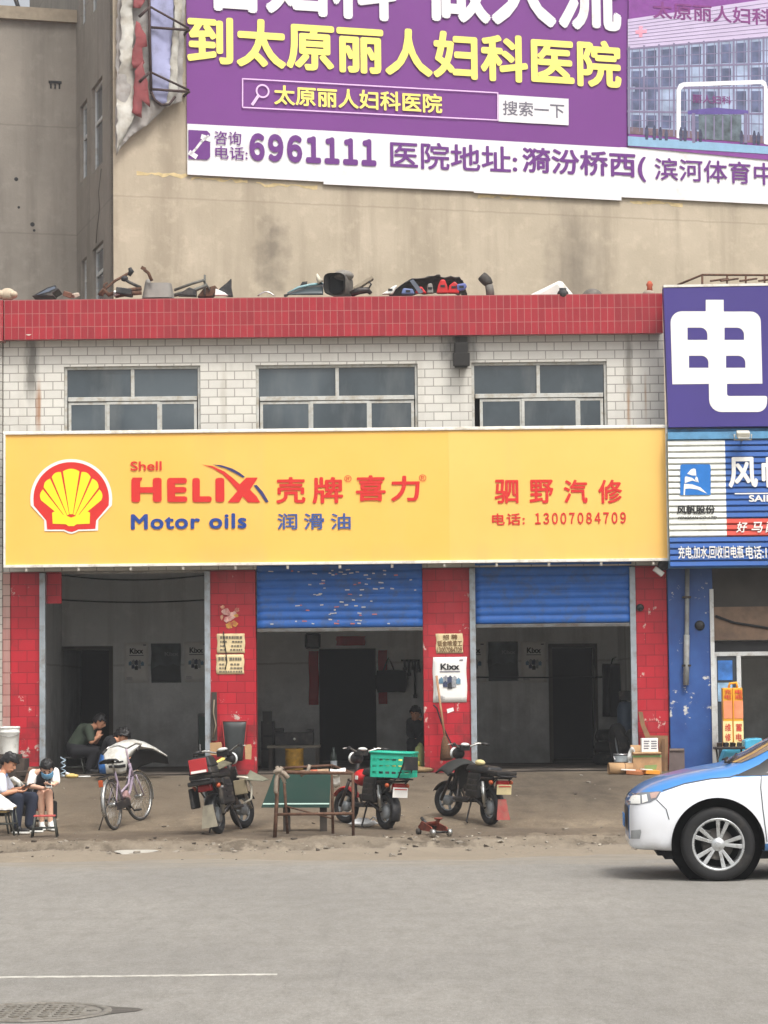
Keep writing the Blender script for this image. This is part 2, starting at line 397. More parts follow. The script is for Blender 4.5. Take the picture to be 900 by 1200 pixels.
mb = MB(); mb.grid(fore_pt, 220, 130)
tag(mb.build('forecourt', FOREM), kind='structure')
# loose stones, crumbs of concrete and leaf bits nobody could count
mb = MB(); rs = random.Random(21)
for i in range(520):
    X = rs.uniform(-6.5, 6.5); Y = rs.choice([rs.gauss(30.3, .6), rs.gauss(30.9, .35), rs.uniform(30, 39.6)])
    if Y < 28.7 or Y > 39.7: continue
    s_ = rs.choice([.01, .012, .015, .02, .034]) * rs.uniform(.7, 1.2); v_ = fore_pt((X + 14) / 28, (Y - 28.6) / 11.9)
    mb.cbox(v_ + Vector((0, 0, s_ * .2)), (s_ * rs.uniform(1, 2), s_ * rs.uniform(1, 1.8), s_ * rs.uniform(.4, .9)), (rs.uniform(-.4, .4), rs.uniform(-.4, .4), rs.uniform(0, 3)), mi=rs.choice((0, 0, 0, 1, 1, 2)))
tag(mb.build('loose_gravel', [mat('grey_stone', C(136, 128, 116), .9, var=.3), mat('dark_stone', C(70, 62, 54), .9, var=.3), mat('pale_stone', C(158, 150, 136), .9, var=.2)]), kind='stuff')
# painted lane line
LINEM = NT('worn_road_paint'); n_ = LINEM.noise(9, 6, 0.7)
LINEM = LINEM.done(LINEM.mix(LINEM.ramp(n_, 0.4, 0.68, 0, 0.85), C(158, 154, 146), C(214, 211, 200)), 0.8)
a, b = G(-160, 1148), G(325, 1142)
mb = MB(); w = 0.042
mb.box(a.x, b.x, (a.y + b.y) / 2 - w, (a.y + b.y) / 2 + w, 0.001, 0.005)
tag(mb.build('road_marking', LINEM), kind='structure')
# manhole
mc = G(40, 1186.5); mc.z = 0
IRON = mat('cast_iron', C(126, 122, 114), 0.75, 0.2, var=0.25, scale=30, bump=0.2, dirt=C(96, 88, 76), damt=0.4, dscale=16)
TAR = mat('tar_patch', C(84, 80, 74), 0.9, var=0.25, scale=20, bump=0.3)
root = empty('manhole_cover', 'round iron manhole cover with a broken tar collar set in the grey road', 'manhole', mc)
mb = MB(); rr = 0.42
mb.lathe([(0, 0.006), (rr - 0.03, 0.006), (rr - 0.02, 0.002)], n=48)
for i in range(-4, 5):
    for j in range(-4, 5):
        if i * i + j * j < 17: mb.cbox((i * 0.085, j * 0.085, 0.008), (0.045, 0.045, 0.008), (0, 0, R(45)))
mb.build('lid', IRON, root)
mb = MB(); mb.lathe([(rr - 0.012, 0.001), (rr - 0.012, 0.010), (rr + 0.035, 0.010), (rr + 0.04, 0.001)], n=48); mb.build('rim', IRON, root)
mb = MB(); pts = []
for i in range(60):
    a = 2 * math.pi * i / 60; q = rr + 0.05 + 0.025 * mnoise.noise(Vector((math.cos(a) * 2, math.sin(a) * 2, 1))) + (0.17 * max(0, math.cos(a - 0.12)) ** 30)
    pts.append((q * math.cos(a), q * math.sin(a), 0.0035))
mb.face(pts); mb.build('tar_collar', TAR, root)
# ------------------------------------------------------------------ the tall rendered block behind
TH = R(16.0)
bu = Vector((math.cos(TH), math.sin(TH), 0))
C0 = P(133, 300, 51.0); C0.z = 0
FRONT = Plane(C0, bu)                                   # lit front with the hoarding
SIDE = Plane(C0, Vector((math.sin(TH), -math.cos(TH), 0)))  # shaded flank, faces left
def plaster(name, c1, c2, stain, rough=0.9):
    t = NT(name)
    a = t.noise(0.55, 7, 0.6); b = t.noise(3.2, 6, 0.65); c = t.noise(26, 3)
    s = t.noise(1.2, 6, 0.6, vec=t.mapping(scale=(1.6, 1.6, 0.14)))            # runs of rain dirt
    base = t.mix(t.ramp(a, 0.3, 0.7), c1, c2)
    base = t.mix(t.ramp(s, 0.5, 0.68, 0, 0.55), base, stain)
    base = t.mix(t.ramp(b, 0.52, 0.7, 0, 0.35), base, tuple(min(1, k * 1.25) for k in c2))
    base = t.mix(t.ramp(c, 0.55, 0.75, 0, 0.15), base, stain)
    # float-line seams of the render, every couple of metres
    x, y, z = t.xyz()
    zz = t.math('ADD', z, t.ramp(b, 0, 1, -0.03, 0.03)); f = t.math('FRACT', t.math('MULTIPLY', zz, 0.42))
    base = t.mix(t.math('MULTIPLY', t.math('LESS_THAN', f, 0.014), 0.4), base, stain)
    t.bump(t.math('ADD', b, t.math('MULTIPLY', c, 0.4)), 0.25, 0.02)
    return t, base, rough
t, base, r_ = plaster('beige_render', C(164, 152, 132), C(184, 171, 151), C(138, 126, 108))
# soot blown up the wall by flues below
for (px, py, rad) in ((676, 322, 0.9), (318, 300, 0.45)):
    p = FRONT.pp(px, py)
    g = t.n('ShaderNodeVectorMath', operation='DISTANCE'); t.l(t.mapping(scale=(1, 1, 0.45)), g.inputs[0]); g.inputs[1].default_value = (p.x, p.y, p.z * 0.45)
    k = t.ramp(t.math('ADD', g.outputs['Value'], t.ramp(t.noise(2.5, 5, 0.6), 0, 1, -0.5, 0.5)), rad, 0.05, 0, 0.55)
    base = t.mix(k, base, C(76, 68, 60))
BEIGE = t.done(base, r_)
t, base, r_ = plaster('grey_render', C(126, 120, 111), C(146, 139, 129), C(104, 98, 90)); GREYR = t.done(base, r_)
PANE = mat('dark_window_glass', C(74, 82, 88), 0.08, var=0.2, scale=0.8, spec=0.8)
ALU = mat('pale_window_frame', C(196, 200, 200), 0.45, var=0.08, dirt=C(150, 142, 128), damt=0.3, dscale=8)
tower = empty('rendered_block', 'tall beige rendered building standing behind the red parapet, carrying the purple hoarding', 'building', C0)
sd = 4.6
_, _, v0_, v1_ = 0, 0, 0, 24
topL = (Plane(C0 - SIDE.u * sd, bu)).pix(40, 25)[1]
mb = MB(); holed_wall(mb, FRONT, 0, 30, 0, 24, [], 0.3); mb.build('front_wall', BEIGE, tower, True)
sw = []
for (x0, y0, x1, y1) in ((94, 120, 102, 210), (107.5, 96, 120, 197), (95.5, 303, 101.5, 362), (108.5, 287, 121, 360), (93.5, -60, 100, 30), (105.5, -70, 113, 15)):
    q = SIDE.rect(x0, y0, x1, y1); sw.append(q)
mb = MB(); holed_wall(mb, SIDE, -sd, -0.001, 0, 24, sw, 0.3); mb.build('flank_wall', GREYR, tower, True)
for u0, u1, a0, a1 in sw:
    fr = MB(); W = SIDE.off(-0.12)
    for e in ((u0 + .01, u0 + 0.08, a0, a1), (u1 - 0.08, u1 - .01, a0, a1), (u0 + .08, u1 - .08, a0, a0 + 0.07), (u0 + .08, u1 - .08, a1 - 0.07, a1), (u0 + .08, u1 - .08, a0 + (a1 - a0) * .55, a0 + (a1 - a0) * .55 + 0.07)):
        slab_uv(fr, W, *e, 0, 0.05)
    f = fr.build('window', ALU, tower, True)
    g = MB(); slab_uv(g, W, u0 + .02, u1 - .02, a0 + .02, a1 - .02, 0.005, 0.015); g.build('pane', PANE, f, True)
BACKP = Plane(C0 - SIDE.u * sd, bu)
hole = BACKP.rect(57, 95, 72, 104)
mb = MB(); holed_wall(mb, BACKP, -14, -0.002, 0, topL, [], 0.3)
mb.build('wing_wall', GREYR, tower, True)
mb = MB(); slab_uv(mb, BACKP, -14, -0.004, topL + 0.002, topL + 0.28, -0.2, 0.32); mb.build('coping', mat('pale_coping', C(150, 138, 120), 0.9, var=0.15), tower, True)
mb = MB()
for i in range(3):
    w_ = (hole[1] - hole[0]) / 3; slab_uv(mb, BACKP, hole[0] + i * w_ + 0.03, hole[0] + (i + 1) * w_ - 0.03, hole[2], hole[3] - 0.06, 0.004, 0.01)
slab_uv(mb, BACKP, hole[0], hole[1], hole[3] - 0.05, hole[3], 0.004, 0.02)
mb.build('vent_grille', INK, tower, True)
mb = MB(); mb.prism([BACKP.at(-14, 0, -8), BACKP.at(-0.31, 0, -8), BACKP.at(-0.31, 0, -0.31), BACKP.at(-14, 0, -0.31)], (0, 0, topL - 0.2)); mb.build('wing_core', GREYR, tower, True)
mb = MB(); mb.prism([FRONT.at(0.31, 0, -14), FRONT.at(30, 0, -14), FRONT.at(30, 0, -0.31), FRONT.at(0.31, 0, -0.31)], (0, 0, 23.9)); mb.build('main_core', GREYR, tower, True)
# crack and plugged holes
mb = MB()
for q in ([(119, 198), (116, 225), (117, 245), (114, 270), (113, 285)],):
    pts = [SIDE.pp(x, y, 0.004) for x, y in q]; mb.tube(pts, 0.012, 5)
mb.build('crack', mat('crack_shadow', C(84, 78, 70), 0.95), tower, True)
mb = MB()
for x, y, r in ((19, 210, .045), (22, 243, .03), (38, 263, .05), (40, 270, .03)):
    mb.lathe([(0, 0.012), (r, 0.004)], BACKP.pp(x, y), BACKP.n, 10)
mb.build('wall_plug', INK, tower, True)
# thin pole against the sky over the wing
mb = MB(); W2 = BACKP.off(-3); mb.tube([W2.pp(10, -25), W2.pp(25, 19), W2.pp(27, 40)], 0.05, 8)
tag(mb.build('roof_pole', DARKM), 'thin dark pole leaning against the sky over the grey wing wall', 'pole')
W2 = BACKP.off(-12)
far = empty('distant_block', 'pale edge of a far building seen between the wing wall and the beige flank', 'building', W2.pp(95, 35))
far.location.z = 0
mb = MB(); q = W2.pix(78, 24); mb.prism([W2.at(q[0], 0), W2.at(q[0] + 6, 0), W2.at(q[0] + 6, 0, -6), W2.at(q[0], 0, -6)], (0, 0, q[1] + 3.5)); mb.build('wall', mat('far_wall', C(206, 212, 216), 0.8, var=0.05), far, True)
mb = MB(); a_, b_ = W2.pix(78, 24)
for k in range(4): slab_uv(mb, W2, a_ + 0.05, a_ + 5.9, b_ + 0.2 + k * 0.8, b_ + 0.3 + k * 0.8, 0.004, 0.02)
mb.build('ledge', mat('far_ledge', C(178, 190, 200), 0.7), far, True)

# ------------------------------------------------------------------ the purple hoarding
BP = FRONT.off(0.06)
PURP = mat('purple_vinyl', C(112, 50, 128), 0.55, var=0.05, scale=0.8)
VWHITE = mat('white_vinyl', C(222, 220, 222), 0.55, var=0.04, scale=1.5, dirt=C(190, 182, 172), damt=0.15, dscale=1.5)
VYEL = mat('yellow_vinyl', C(244, 230, 116), 0.55, var=0.02)
PURT = mat('purple_lettering', C(100, 42, 122), 0.55, var=0.04)
GREYT = mat('grey_lettering', C(108, 104, 116), 0.6)
VLINE = mat('lilac_vinyl', C(224, 190, 226), 0.55, var=0.02)
hoard = empty('advertising_hoarding', 'large purple and white hospital advertising sheet stretched on the beige wall', 'hoarding', BP.pp(560, 220))
def bslab(mb, pts, off, th=0.004, mi=0): mb.prism([BP.pp(x, y, off) for x, y in pts], BP.n * th, mi)
def wrinkled(mb, corners, off, amp, nu=40, nv=24, mi=0):
    (ax, ay), (bx, by), (cx, cy), (dx, dy) = [BP.pix(*q) for q in corners]       # tl, tr, br, bl
    def f(u, v):
        x = (ax * (1 - u) + bx * u) * (1 - v) + (dx * (1 - u) + cx * u) * v; y = (ay * (1 - u) + by * u) * (1 - v) + (dy * (1 - u) + cy * u) * v
        return BP.at(x, y, off + amp * mnoise.noise(Vector((x * 0.8, y * 0.9, off * 40))))
    mb.grid(f, nu, nv, mi)
mb = MB(); wrinkled(mb, ((218, -90), (737, -130), (737, 175), (219, 146)), -0.008, 0.006); mb.build('purple_sheet', PURP, hoard, True)
mb = MB()
for (x0, t0, b0, x1, t1, b1, o) in ((219.5, 145, 204.5, 380, 153, 213, 0.004), (379, 153, 216, 557, 163.5, 224.5, 0.014), (555, 163.5, 226, 728, 173, 235, 0.022), (727, 172.5, 231, 1080, 193, 248, 0.008)):
    wrinkled(mb, ((x0, t0), (x1, t1), (x1, b1), (x0, b0)), o * .6, 0.004, 24, 6)
mb.build('white_sheet', VWHITE, hoard, True)
LO = 0.022
def btext(mb, txt, x0, x1, tl, bl, tr, br, bold=0.0, shear=0.0, off=None, spacing=1.0):
    u0, u1 = BP.pix(x0, bl)[0], BP.pix(x1, br)[0]
    v0 = (BP.pix(x0, bl)[1] + BP.pix(x1, br)[1]) / 2; v1 = (BP.pix(x0, tl)[1] + BP.pix(x1, tr)[1]) / 2
    put_text_uv(mb, txt, BP, u0, u1, v0, v1, LO if off is None else off, bold, shear, spacing)
mb = MB()
btext(mb, '看妇科', 232, 465, -72, 14, -60, 24, 0.035); btext(mb, '做人流', 495, 728, -60, 26, -48, 37, 0.035); mb.build('white_lettering', VWHITE, hoard, True)
mb = MB(); btext(mb, '到太原丽人妇科医院', 219, 728, 19, 76, 47, 103, 0.032); btext(mb, '太原丽人妇科医院', 321, 518, 100, 123, 110, 133, 0.022); mb.build('yellow_lettering', VYEL, hoard, True)
mb = MB()
def bline(mb, pts, w, off=LO):
    for (x0, y0), (x1, y1) in zip(pts, pts[1:]):
        a, b = Vector(BP.pix(x0, y0)), Vector(BP.pix(x1, y1)); d = (b - a).normalized(); n = Vector((-d.y, d.x)) * w / 2; a -= d * w / 2; b += d * w / 2
        mb.prism([BP.at(*(a - n), off), BP.at(*(b - n), off), BP.at(*(b + n), off), BP.at(*(a + n), off)], BP.n * 0.002)
bline(mb, [(284, 92.5), (583, 109), (583, 141), (284, 126), (284, 92.5)], 0.025)
mgx, mgy = BP.pix(307.5, 107)
ring_o = [(mgx + 0.145 * math.cos(R(a)), mgy + 0.145 * math.sin(R(a))) for a in range(0, 360, 15)]; ring_i = [(mgx + 0.11 * math.cos(R(a)), mgy + 0.11 * math.sin(R(a))) for a in range(0, 360, 15)]
put_shape(mb, [ring_o, ring_i], BP, LO, pix=False); bline(mb, [(302, 113), (296, 122)], 0.06)
mb.build('search_box', VLINE, hoard, True)
mb = MB(); bslab(mb, [(584, 111), (666, 116), (666, 147), (584, 142.5)], LO - 0.006); mb.build('search_button', VWHITE, hoard, True)
mb = MB(); btext(mb, '搜索一下', 589, 661, 118, 135, 122, 139, 0.012); mb.build('button_lettering', GREYT, hoard, True)
mb = MB()
q0, q1, q2, q3 = BP.rect(220.5, 153, 246, 187)
put_shape(mb, [[(q0, q2), (q1 - .06, q2), (q1, q2 + .06), (q1, q3 - .06), (q1 - .06, q3), (q0, q3)]], BP, LO, pix=False)
mb.build('phone_badge', PURT, hoard, True)
def bpart(*a):
    global mb
    mb = MB(); btext(mb, *a); mb.build('lettering', PURT, hoard, True)
mb = MB(); btext(mb, '咨询', 251, 282.5, 153, 169, 155, 171, 0.01); btext(mb, '电话:', 252, 290, 171, 186, 173, 188, 0.01)
mb.build('lettering', PURT, hoard, True)
bpart('６９６１１１１', 292, 441, 155, 189, 164, 195, 0.055, 0, None, .54); bpart('医院地址:', 457, 606, 165, 196, 172, 204, 0.016)
bpart('漪汾桥西(', 612, 757, 172, 207, 180, 213, 0.024); bpart('滨河体育中心)', 767, 945, 184, 214, 194, 224, 0.012)
mb = MB(); bline(mb, [(223.5, 181), (229, 175), (236, 166), (243.5, 160)], 0.05, LO + 0.006); bline(mb, [(223.5, 180), (228, 183)], 0.1, LO + 0.006); bline(mb, [(238, 161), (244, 163)], 0.1, LO + 0.006); mb.build('phone_symbol', VWHITE, hoard, True)
# the printed picture of a clinic on the right of the hoarding
P_SKY = mat('print_sky', C(124, 60, 138), 0.55); P_WALL = mat('print_wall', C(190, 176, 204), 0.55, var=0.05, scale=3); P_GLASS = mat('print_glass', C(150, 164, 190), 0.5, var=0.35, scale=2.2)
P_DARK = mat('print_dark_glass', C(84, 92, 122), 0.5, var=0.5, scale=3.5); P_MULL = mat('print_mullion', C(120, 112, 140), 0.55); P_PORT = mat('print_portal', C(228, 226, 232), 0.55); P_ROAD = mat('print_road', C(132, 168, 196), 0.55, var=0.08); P_BASE = mat('print_plinth', C(112, 92, 100), 0.55, var=0.3, scale=8)
P_PEOPLE = mat('print_figures', C(64, 66, 92), 0.55, var=0.6, scale=9)
def pic(name, m_, polys, off):
    b_ = MB()
    for q in polys: put_shape(b_, [q], BP, off)
    return b_.build(name, m_, hoard, True)
pic('printed_sky', P_SKY, [[(736, -110), (1080, -130), (1080, 205), (736, 172)]], 0.030)
pic('printed_clinic', P_WALL, [[(735, 23), (900, -1), (1080, -27), (1080, 60), (900, 43), (735, 57)]], 0.034)
pic('printed_glazing', P_GLASS, [[(735, 57), (900, 43), (1080, 28), (1080, 170), (900, 165), (735, 155)]], 0.0335)
rows = [(58, 44), (80, 75), (104, 103), (131, 134), (151, 158)]
b_ = MB(); rnd = random.Random(3)
for i in range(13):
    x0 = 739 + i * 17.5; x1 = x0 + 12
    for (a0, b0), (a1, b1) in zip(rows, rows[1:]):
        if rnd.random() < 0.85:
            k = lambda x, A, B: A + (B - A) * (x - 735) / 165
            put_shape(b_, [[(x0, k(x0, a0, b0) + 4), (x1, k(x1, a0, b0) + 4), (x1, k(x1, a1, b1) - 2), (x0, k(x0, a1, b1) - 2)]], BP, 0.0355)
b_.build('printed_dark_window', P_DARK, hoard, True)
b_ = MB()
for i in range(14): bline(b_, [(736.5 + i * 17.5, 56 - i * 1.3), (736.5 + i * 17.5, 156 + i)], 0.045, 0.037)
for A, B in rows[:4]: bline(b_, [(735, A), (900, B), (980, B + (B - A) * .48)], 0.04, 0.0375)
for k in range(1, 9):
    y0_, y1_ = 23 + (57 - 23) * k / 9, -1 + (43 + 1) * k / 9; bline(b_, [(735.5, y0_), (900, y1_), (1000, y1_ + (y1_ - y0_) * .6)], 0.012, 0.0352)
for k in range(28): bline(b_, [(740 + k * 8.75, 58 - k * .7), (740 + k * 8.75, 154 + k * .4)], 0.016, 0.0364)
for (A, B), (A2, B2) in zip(rows, rows[1:]): bline(b_, [(735, (A + A2) / 2), (900, (B + B2) / 2)], 0.016, 0.0366)
b_.build('printed_mullion', P_MULL, hoard, True)
pic('printed_plinth', P_BASE, [[(735, 149), (900, 160), (1080, 172), (1080, 182), (900, 169), (735, 157)]], 0.038)
pic('printed_street', P_ROAD, [[(735, 160), (900, 172), (1080, 186), (1080, 194), (900, 181), (735, 171)]], 0.039)
b_ = MB(); put_shape(b_, [[(792, 162), (792, 106), (795, 99), (800, 97), (893, 94), (897, 97), (899, 106), (899, 170), (894.5, 169), (894.5, 102), (891, 99), (801, 102), (797, 106), (797, 163)]], BP, 0.040); b_.build('printed_portal', P_PORT, hoard, True)
b_ = MB(); put_shape(b_, [[(805, 130), (838, 126.5), (876, 130), (876, 134), (805, 134.5)]], BP, 0.040); b_.build('printed_canopy', mat('print_canopy', C(88, 72, 140), .55, var=.2), hoard, True); b_ = MB(); btext(b_, '丽人妇科', 811, 856, 112, 122, 112, 122, 0.01, off=.043)
btext(b_, '太原丽人妇科医院', 765, 948, 25, 44, -9, 12, 0.02, off=.037); b_.build('printed_sign', mat('print_letters', C(120, 52, 118), 0.55, var=0.15), hoard, True)
b_ = MB(); put_shape(b_, [[(818, 135), (868, 135), (868, 166), (818, 163)]], BP, 0.0395); b_.build('printed_doors_glass' if False else 'printed_entrance', mat('print_entrance', C(84, 96, 104), 0.5, var=0.6, scale=6), hoard, True)
b_ = MB()
for x in (757, 766, 773, 780, 797, 802, 814, 820, 868, 873, 883, 888):
    y = 164 + (x - 757) * .045; h = rnd.uniform(12, 17)
    put_shape(b_, [[(x - 1.6, y), (x - 2.3, y - h * .55), (x - 1.6, y - h * .8), (x - .8, y - h), (x + .8, y - h), (x + 1.6, y - h * .8), (x + 2.3, y - h * .55), (x + 1.6, y)]], BP, 0.043)
b_.build('printed_figures', P_PEOPLE, hoard, True)
b_ = MB(); put_shape(b_, [[(744, 36), (748, 36), (748, 31), (752, 31), (752, 36), (757, 35), (757, 39), (752, 39.5), (752, 44), (748, 44), (748, 40), (744, 40)]], BP, 0.040); b_.build('printed_cross', mat('print_cross', C(232, 150, 170), 0.5), hoard, True)

b_ = MB()
for x in (826, 836, 846, 856): bline(b_, [(x, 137), (x, 164)], .03, .0415)
for x in (812, 873): bline(b_, [(x, 135), (x, 166)], .07, .0415)
b_.build('printed_columns', P_MULL, hoard, True)
b_ = MB(); put_shape(b_, [[(757 + 14 * math.cos(R(a)), 108 - 19 * math.sin(R(a))) for a in range(0, 181, 15)]], BP, .0372); b_.build('printed_arch', P_DARK, hoard, True)
# old glue and pale plaster left below the sheet
b_ = MB()
for k, (x0, x1, y) in enumerate(((160, 221, 203), (224, 290, 209), (300, 372, 216), (560, 640, 229), (738, 800, 236))):
    rs_ = random.Random(k); top_ = [(x0 + (x1 - x0) * i / 14, y - rs_.uniform(0, 3) + (x0 + (x1 - x0) * i / 14 - x0) * .045) for i in range(15)]; bot_ = [(x, yy + rs_.uniform(1, 5)) for x, yy in top_[::-1]]
    put_shape(b_, [top_ + bot_], FRONT, .004)
b_.build('glue_trace', mat('old_glue', C(196, 176, 132), .9, var=.2, scale=8), tower, True)

# ------------------------------------------------------------------ the torn sign on its brackets, left of the hoarding
TP_ = FRONT.off(0.05)
torn = empty('torn_sign', 'torn white, red and lilac sign cloth hanging in shreds beside the purple hoarding', 'sign', TP_.pp(170, 185))
def shred(name, m_, outline, off, amp, fall=0.0, seed=0, layers=None):
    pts = [Vector(TP_.pix(*q)) for q in outline]
    xs = [p.x for p in pts]; ys = [p.y for p in pts]; ins = []
    st = 0.11
    x = min(xs)
    res = delaunay_2d_cdt
    edges = [(i, (i + 1) % len(pts)) for i in range(len(pts))]
    k = 0
    while x < max(xs):
        y = min(ys)
        while y < max(ys): ins.append(Vector((x + 0.02 * math.sin(k * 7.1), y + 0.02 * math.cos(k * 3.3)))); y += st; k += 1
        x += st
    vs, es, fs, *_ = delaunay_2d_cdt(pts + ins, edges, [], 1, 1e-4)
    b_ = MB(); vv = [b_.bm.verts.new(TP_.at(v.x, v.y, off + amp * (0.5 + mnoise.noise(Vector((v.x * 2.3 + seed, v.y * 1.1, seed)))) + 0.5 * amp * mnoise.noise(Vector((v.x * 6 + seed, v.y * 4, seed))) + fall * max(0, (max(ys) - v.y)))) for v in vs]
    for f in fs:
        try: b_.bm.faces.new([vv[i] for i in f]).smooth = True
        except ValueError: pass
    return b_.build(name, m_, torn, True, recalc=False, solid=0.006)
def jag(pts, amp, seed):
    rr_ = random.Random(seed); out = []
    for (x0, y0), (x1, y1) in zip(pts, pts[1:] + pts[:1]):
        n = max(1, int(math.hypot(x1 - x0, y1 - y0) / 6))
        for i in range(n): t_ = i / n; out.append((x0 + (x1 - x0) * t_ + rr_.uniform(-amp, amp), y0 + (y1 - y0) * t_ + rr_.uniform(-amp, amp)))
    return out
CLOTHW = mat('torn_white_cloth', C(184, 182, 174), 0.8, var=0.12, scale=3, dirt=C(150, 140, 122), damt=0.45, dscale=2.5)
CLOTHG = mat('torn_grey_backing', C(158, 154, 150), 0.8, var=0.15, scale=4, dirt=C(118, 108, 98), damt=0.4)
CLOTHR = mat('torn_red_letters', C(128, 62, 64), 0.7, var=0.2, scale=4)
CLOTHB = mat('torn_lilac_sheet', C(150, 152, 186), 0.6, var=0.12, scale=2.5, dirt=C(120, 120, 140), damt=0.3)
shred('backing', CLOTHG, jag([(137, -60), (217, -60), (212, 120), (190, 128), (172, 148), (150, 163), (134, 184)], 1.2, 1), 0.02, 0.10, 0.02)
shred('white_cloth', CLOTHW, jag([(139, -60), (156, -60), (153, 30), (152, 70), (157, 100), (153, 140), (143, 165), (134, 181), (136, 120), (139, 60)], 1.6, 2), 0.14, 0.14, 0.0, 5)
shred('white_cloth', CLOTHW, jag([(199, -60), (216, -60), (210, 20), (206, 60), (205, 110), (199, 127), (192, 128), (197, 80), (202, 30)], 1.3, 3), 0.13, 0.12, 0.0, 9)
shred('lilac_sheet', CLOTHB, jag([(172, -60), (202, -60), (200, 40), (197, 90), (193, 124), (184, 126), (176, 118), (173, 60)], 0.8, 4), 0.17, 0.06, 0.0, 12)
shred('red_letter', CLOTHR, jag([(153, -20), (170, -20), (167, 6), (161, 14), (154, 14)], 1.0, 5), 0.26, 0.05, 0, 3)
shred('red_letter', CLOTHR, jag([(156, 28), (161, 32), (168, 45), (170, 58), (163, 60), (166, 78), (160, 84), (153, 84), (151, 72), (155, 55)], 1.0, 6), 0.26, 0.05, 0, 4)
shred('red_letter', CLOTHR, jag([(155, 88), (164, 76), (170, 100), (172, 130), (164, 122), (163, 142), (157, 140), (152, 136)], 1.0, 7), 0.26, 0.05, 0, 6)
def tp(x, y, o): return TP_.pp(x, y, o)
mb = MB()
mb.tube([tp(171, -60, 0.3), tp(172, 40, 0.3), tp(174, 114, 0.3)], 0.028, 6)
for (y0, y1, y2) in ((12, 38, 40), (88, 110, 112)):
    mb.tube([tp(172, y0, 0.3), tp(218, y1, 0.32)], 0.024, 6); mb.tube([tp(160, y0 + 12, 0.3), tp(172, y0 + 1, 0.3)], 0.03, 6); mb.tube([tp(172, y1 - 2, 0.28), tp(219, y2, 0.32)], 0.028, 6); mb.tube([tp(217, y2, 0.32), tp(216, y2, -0.05)], 0.03, 6)
mb.tube([tp(174, 112, 0.3), tp(178, 121, 0.3), tp(186, 127, 0.3), tp(195, 126, 0.3), tp(202, 117, 0.3)], 0.03, 6)
mb.build('bracket', mat('rusted_bracket', C(66, 50, 48), 0.7, 0.3, var=0.3), torn, True)
# ------------------------------------------------------------------ the two-storey workshop building
FY = 40.0
FP = wall_plane(FY)
def fz(py, px=450): return FP.pix(px, py)[1]
def fx(px, py=780): return FP.pix(px, py)[0]
def brick(name, c1, c2, mortar, bw, rh, off=0.5, msize=0.008, rough=0.35, grime=None, extra=None, bumpk=0.4, gamt=0.5):
    t = NT(name)
    cx = t.n('ShaderNodeCombineXYZ'); o = t.xyz(); t.l(t.math('ADD', o[0], o[1]), cx.inputs[0]); t.l(o[2], cx.inputs[1])
    b = t.n('ShaderNodeTexBrick'); b.offset = off; b.squash = 1.0
    b.inputs['Scale'].default_value = 1.0; b.inputs['Brick Width'].default_value = bw; b.inputs['Row Height'].default_value = rh
    b.inputs['Mortar Size'].default_value = msize; b.inputs['Mortar Smooth'].default_value = 0.15; b.inputs['Bias'].default_value = -0.2
    b.inputs['Color1'].default_value = (*c1, 1); b.inputs['Color2'].default_value = (*c2, 1); b.inputs['Mortar'].default_value = (*mortar, 1)
    t.l(cx.outputs[0], b.inputs['Vector'])
    col = b.outputs['Color']
    n1 = t.noise(1.3, 6, 0.62); n2 = t.noise(9, 5, 0.6)
    col = t.mix(t.ramp(n2, 0.35, 0.75, 0, 0.25), col, tuple(k * 0.72 for k in c1))
    if grime:
        run = t.noise(1.0, 6, 0.62, vec=t.mapping(scale=(2.6, 2.6, 0.16)))
        col = t.mix(t.ramp(run, 0.54, 0.72, 0, gamt), col, grime); col = t.mix(t.ramp(n1, 0.55, 0.75, 0, gamt * .8), col, grime)
    if extra: col = extra(t, col, o)
    t.bump(t.math('SUBTRACT', 1.0, b.outputs['Fac']), bumpk, 0.006)
    return t.done(col, rough, 0, 0.4)
def tile_runs(t, col, o):
    # leaks below the roof slab: dark runs and rusty tears at their own spots
    for (px, w, c, lo, hi, k) in ((37, 0.10, C(60, 56, 50), 405, 480, .75), (46, 0.03, C(150, 96, 44), 462, 520, .8), (43, .02, C(140, 92, 50), 470, 520, .6), (540, 0.26, C(40, 38, 36), 385, 442, .9), (737, .06, C(86, 78, 66), 405, 480, .6), (736, .03, C(150, 108, 62), 465, 520, .7), (756, .02, C(150, 112, 70), 455, 500, .6), (262, .05, C(150, 140, 120), 440, 520, .3)):
        x = FP.pix(px, 440)[0]; za, zb = fz(hi, px), fz(lo, px)
        d = t.math('ABSOLUTE', t.math('SUBTRACT', t.math('ADD', o[0], t.ramp(t.noise(6, 5, .6, vec=t.mapping(scale=(1, 1, .4))), 0, 1, -w, w)), x))
        f = t.math('MULTIPLY', t.ramp(d, w * 1.3, w * 0.3), t.math('MULTIPLY', t.ramp(o[2], za, za + 0.45), t.ramp(o[2], zb + .3, zb - 0.05)))
        col = t.mix(t.math('MULTIPLY', f, k), col, c)
    return col
def peel(t, col, o):
    n = t.noise(5.5, 8, 0.7, vec=t.mapping(scale=(1, 1, 0.8), loc=(2, 1, 4)))
    low = t.ramp(o[2], 2.4, 0.6, 0.0, 0.06)
    k = t.ramp(t.math('ADD', n, low), 0.64, 0.665)
    col = t.mix(t.math('MULTIPLY', k, 0.9), col, C(196, 178, 166))
    d = t.noise(2.4, 6, 0.65, vec=t.mapping(loc=(9, 9, 2)))
    col = t.mix(t.math('MULTIPLY', t.ramp(t.math('ADD', d, t.ramp(o[2], 1.6, 0.6, 0, 0.2)), 0.58, 0.72), 0.55), col, C(88, 40, 38))
    f_ = t.noise(1.1, 6, .62, vec=t.mapping(loc=(4, 8, 1), scale=(1, 1, .5))); col = t.mix(t.ramp(f_, .5, .68, 0, .3), col, C(196, 84, 88))
    return col
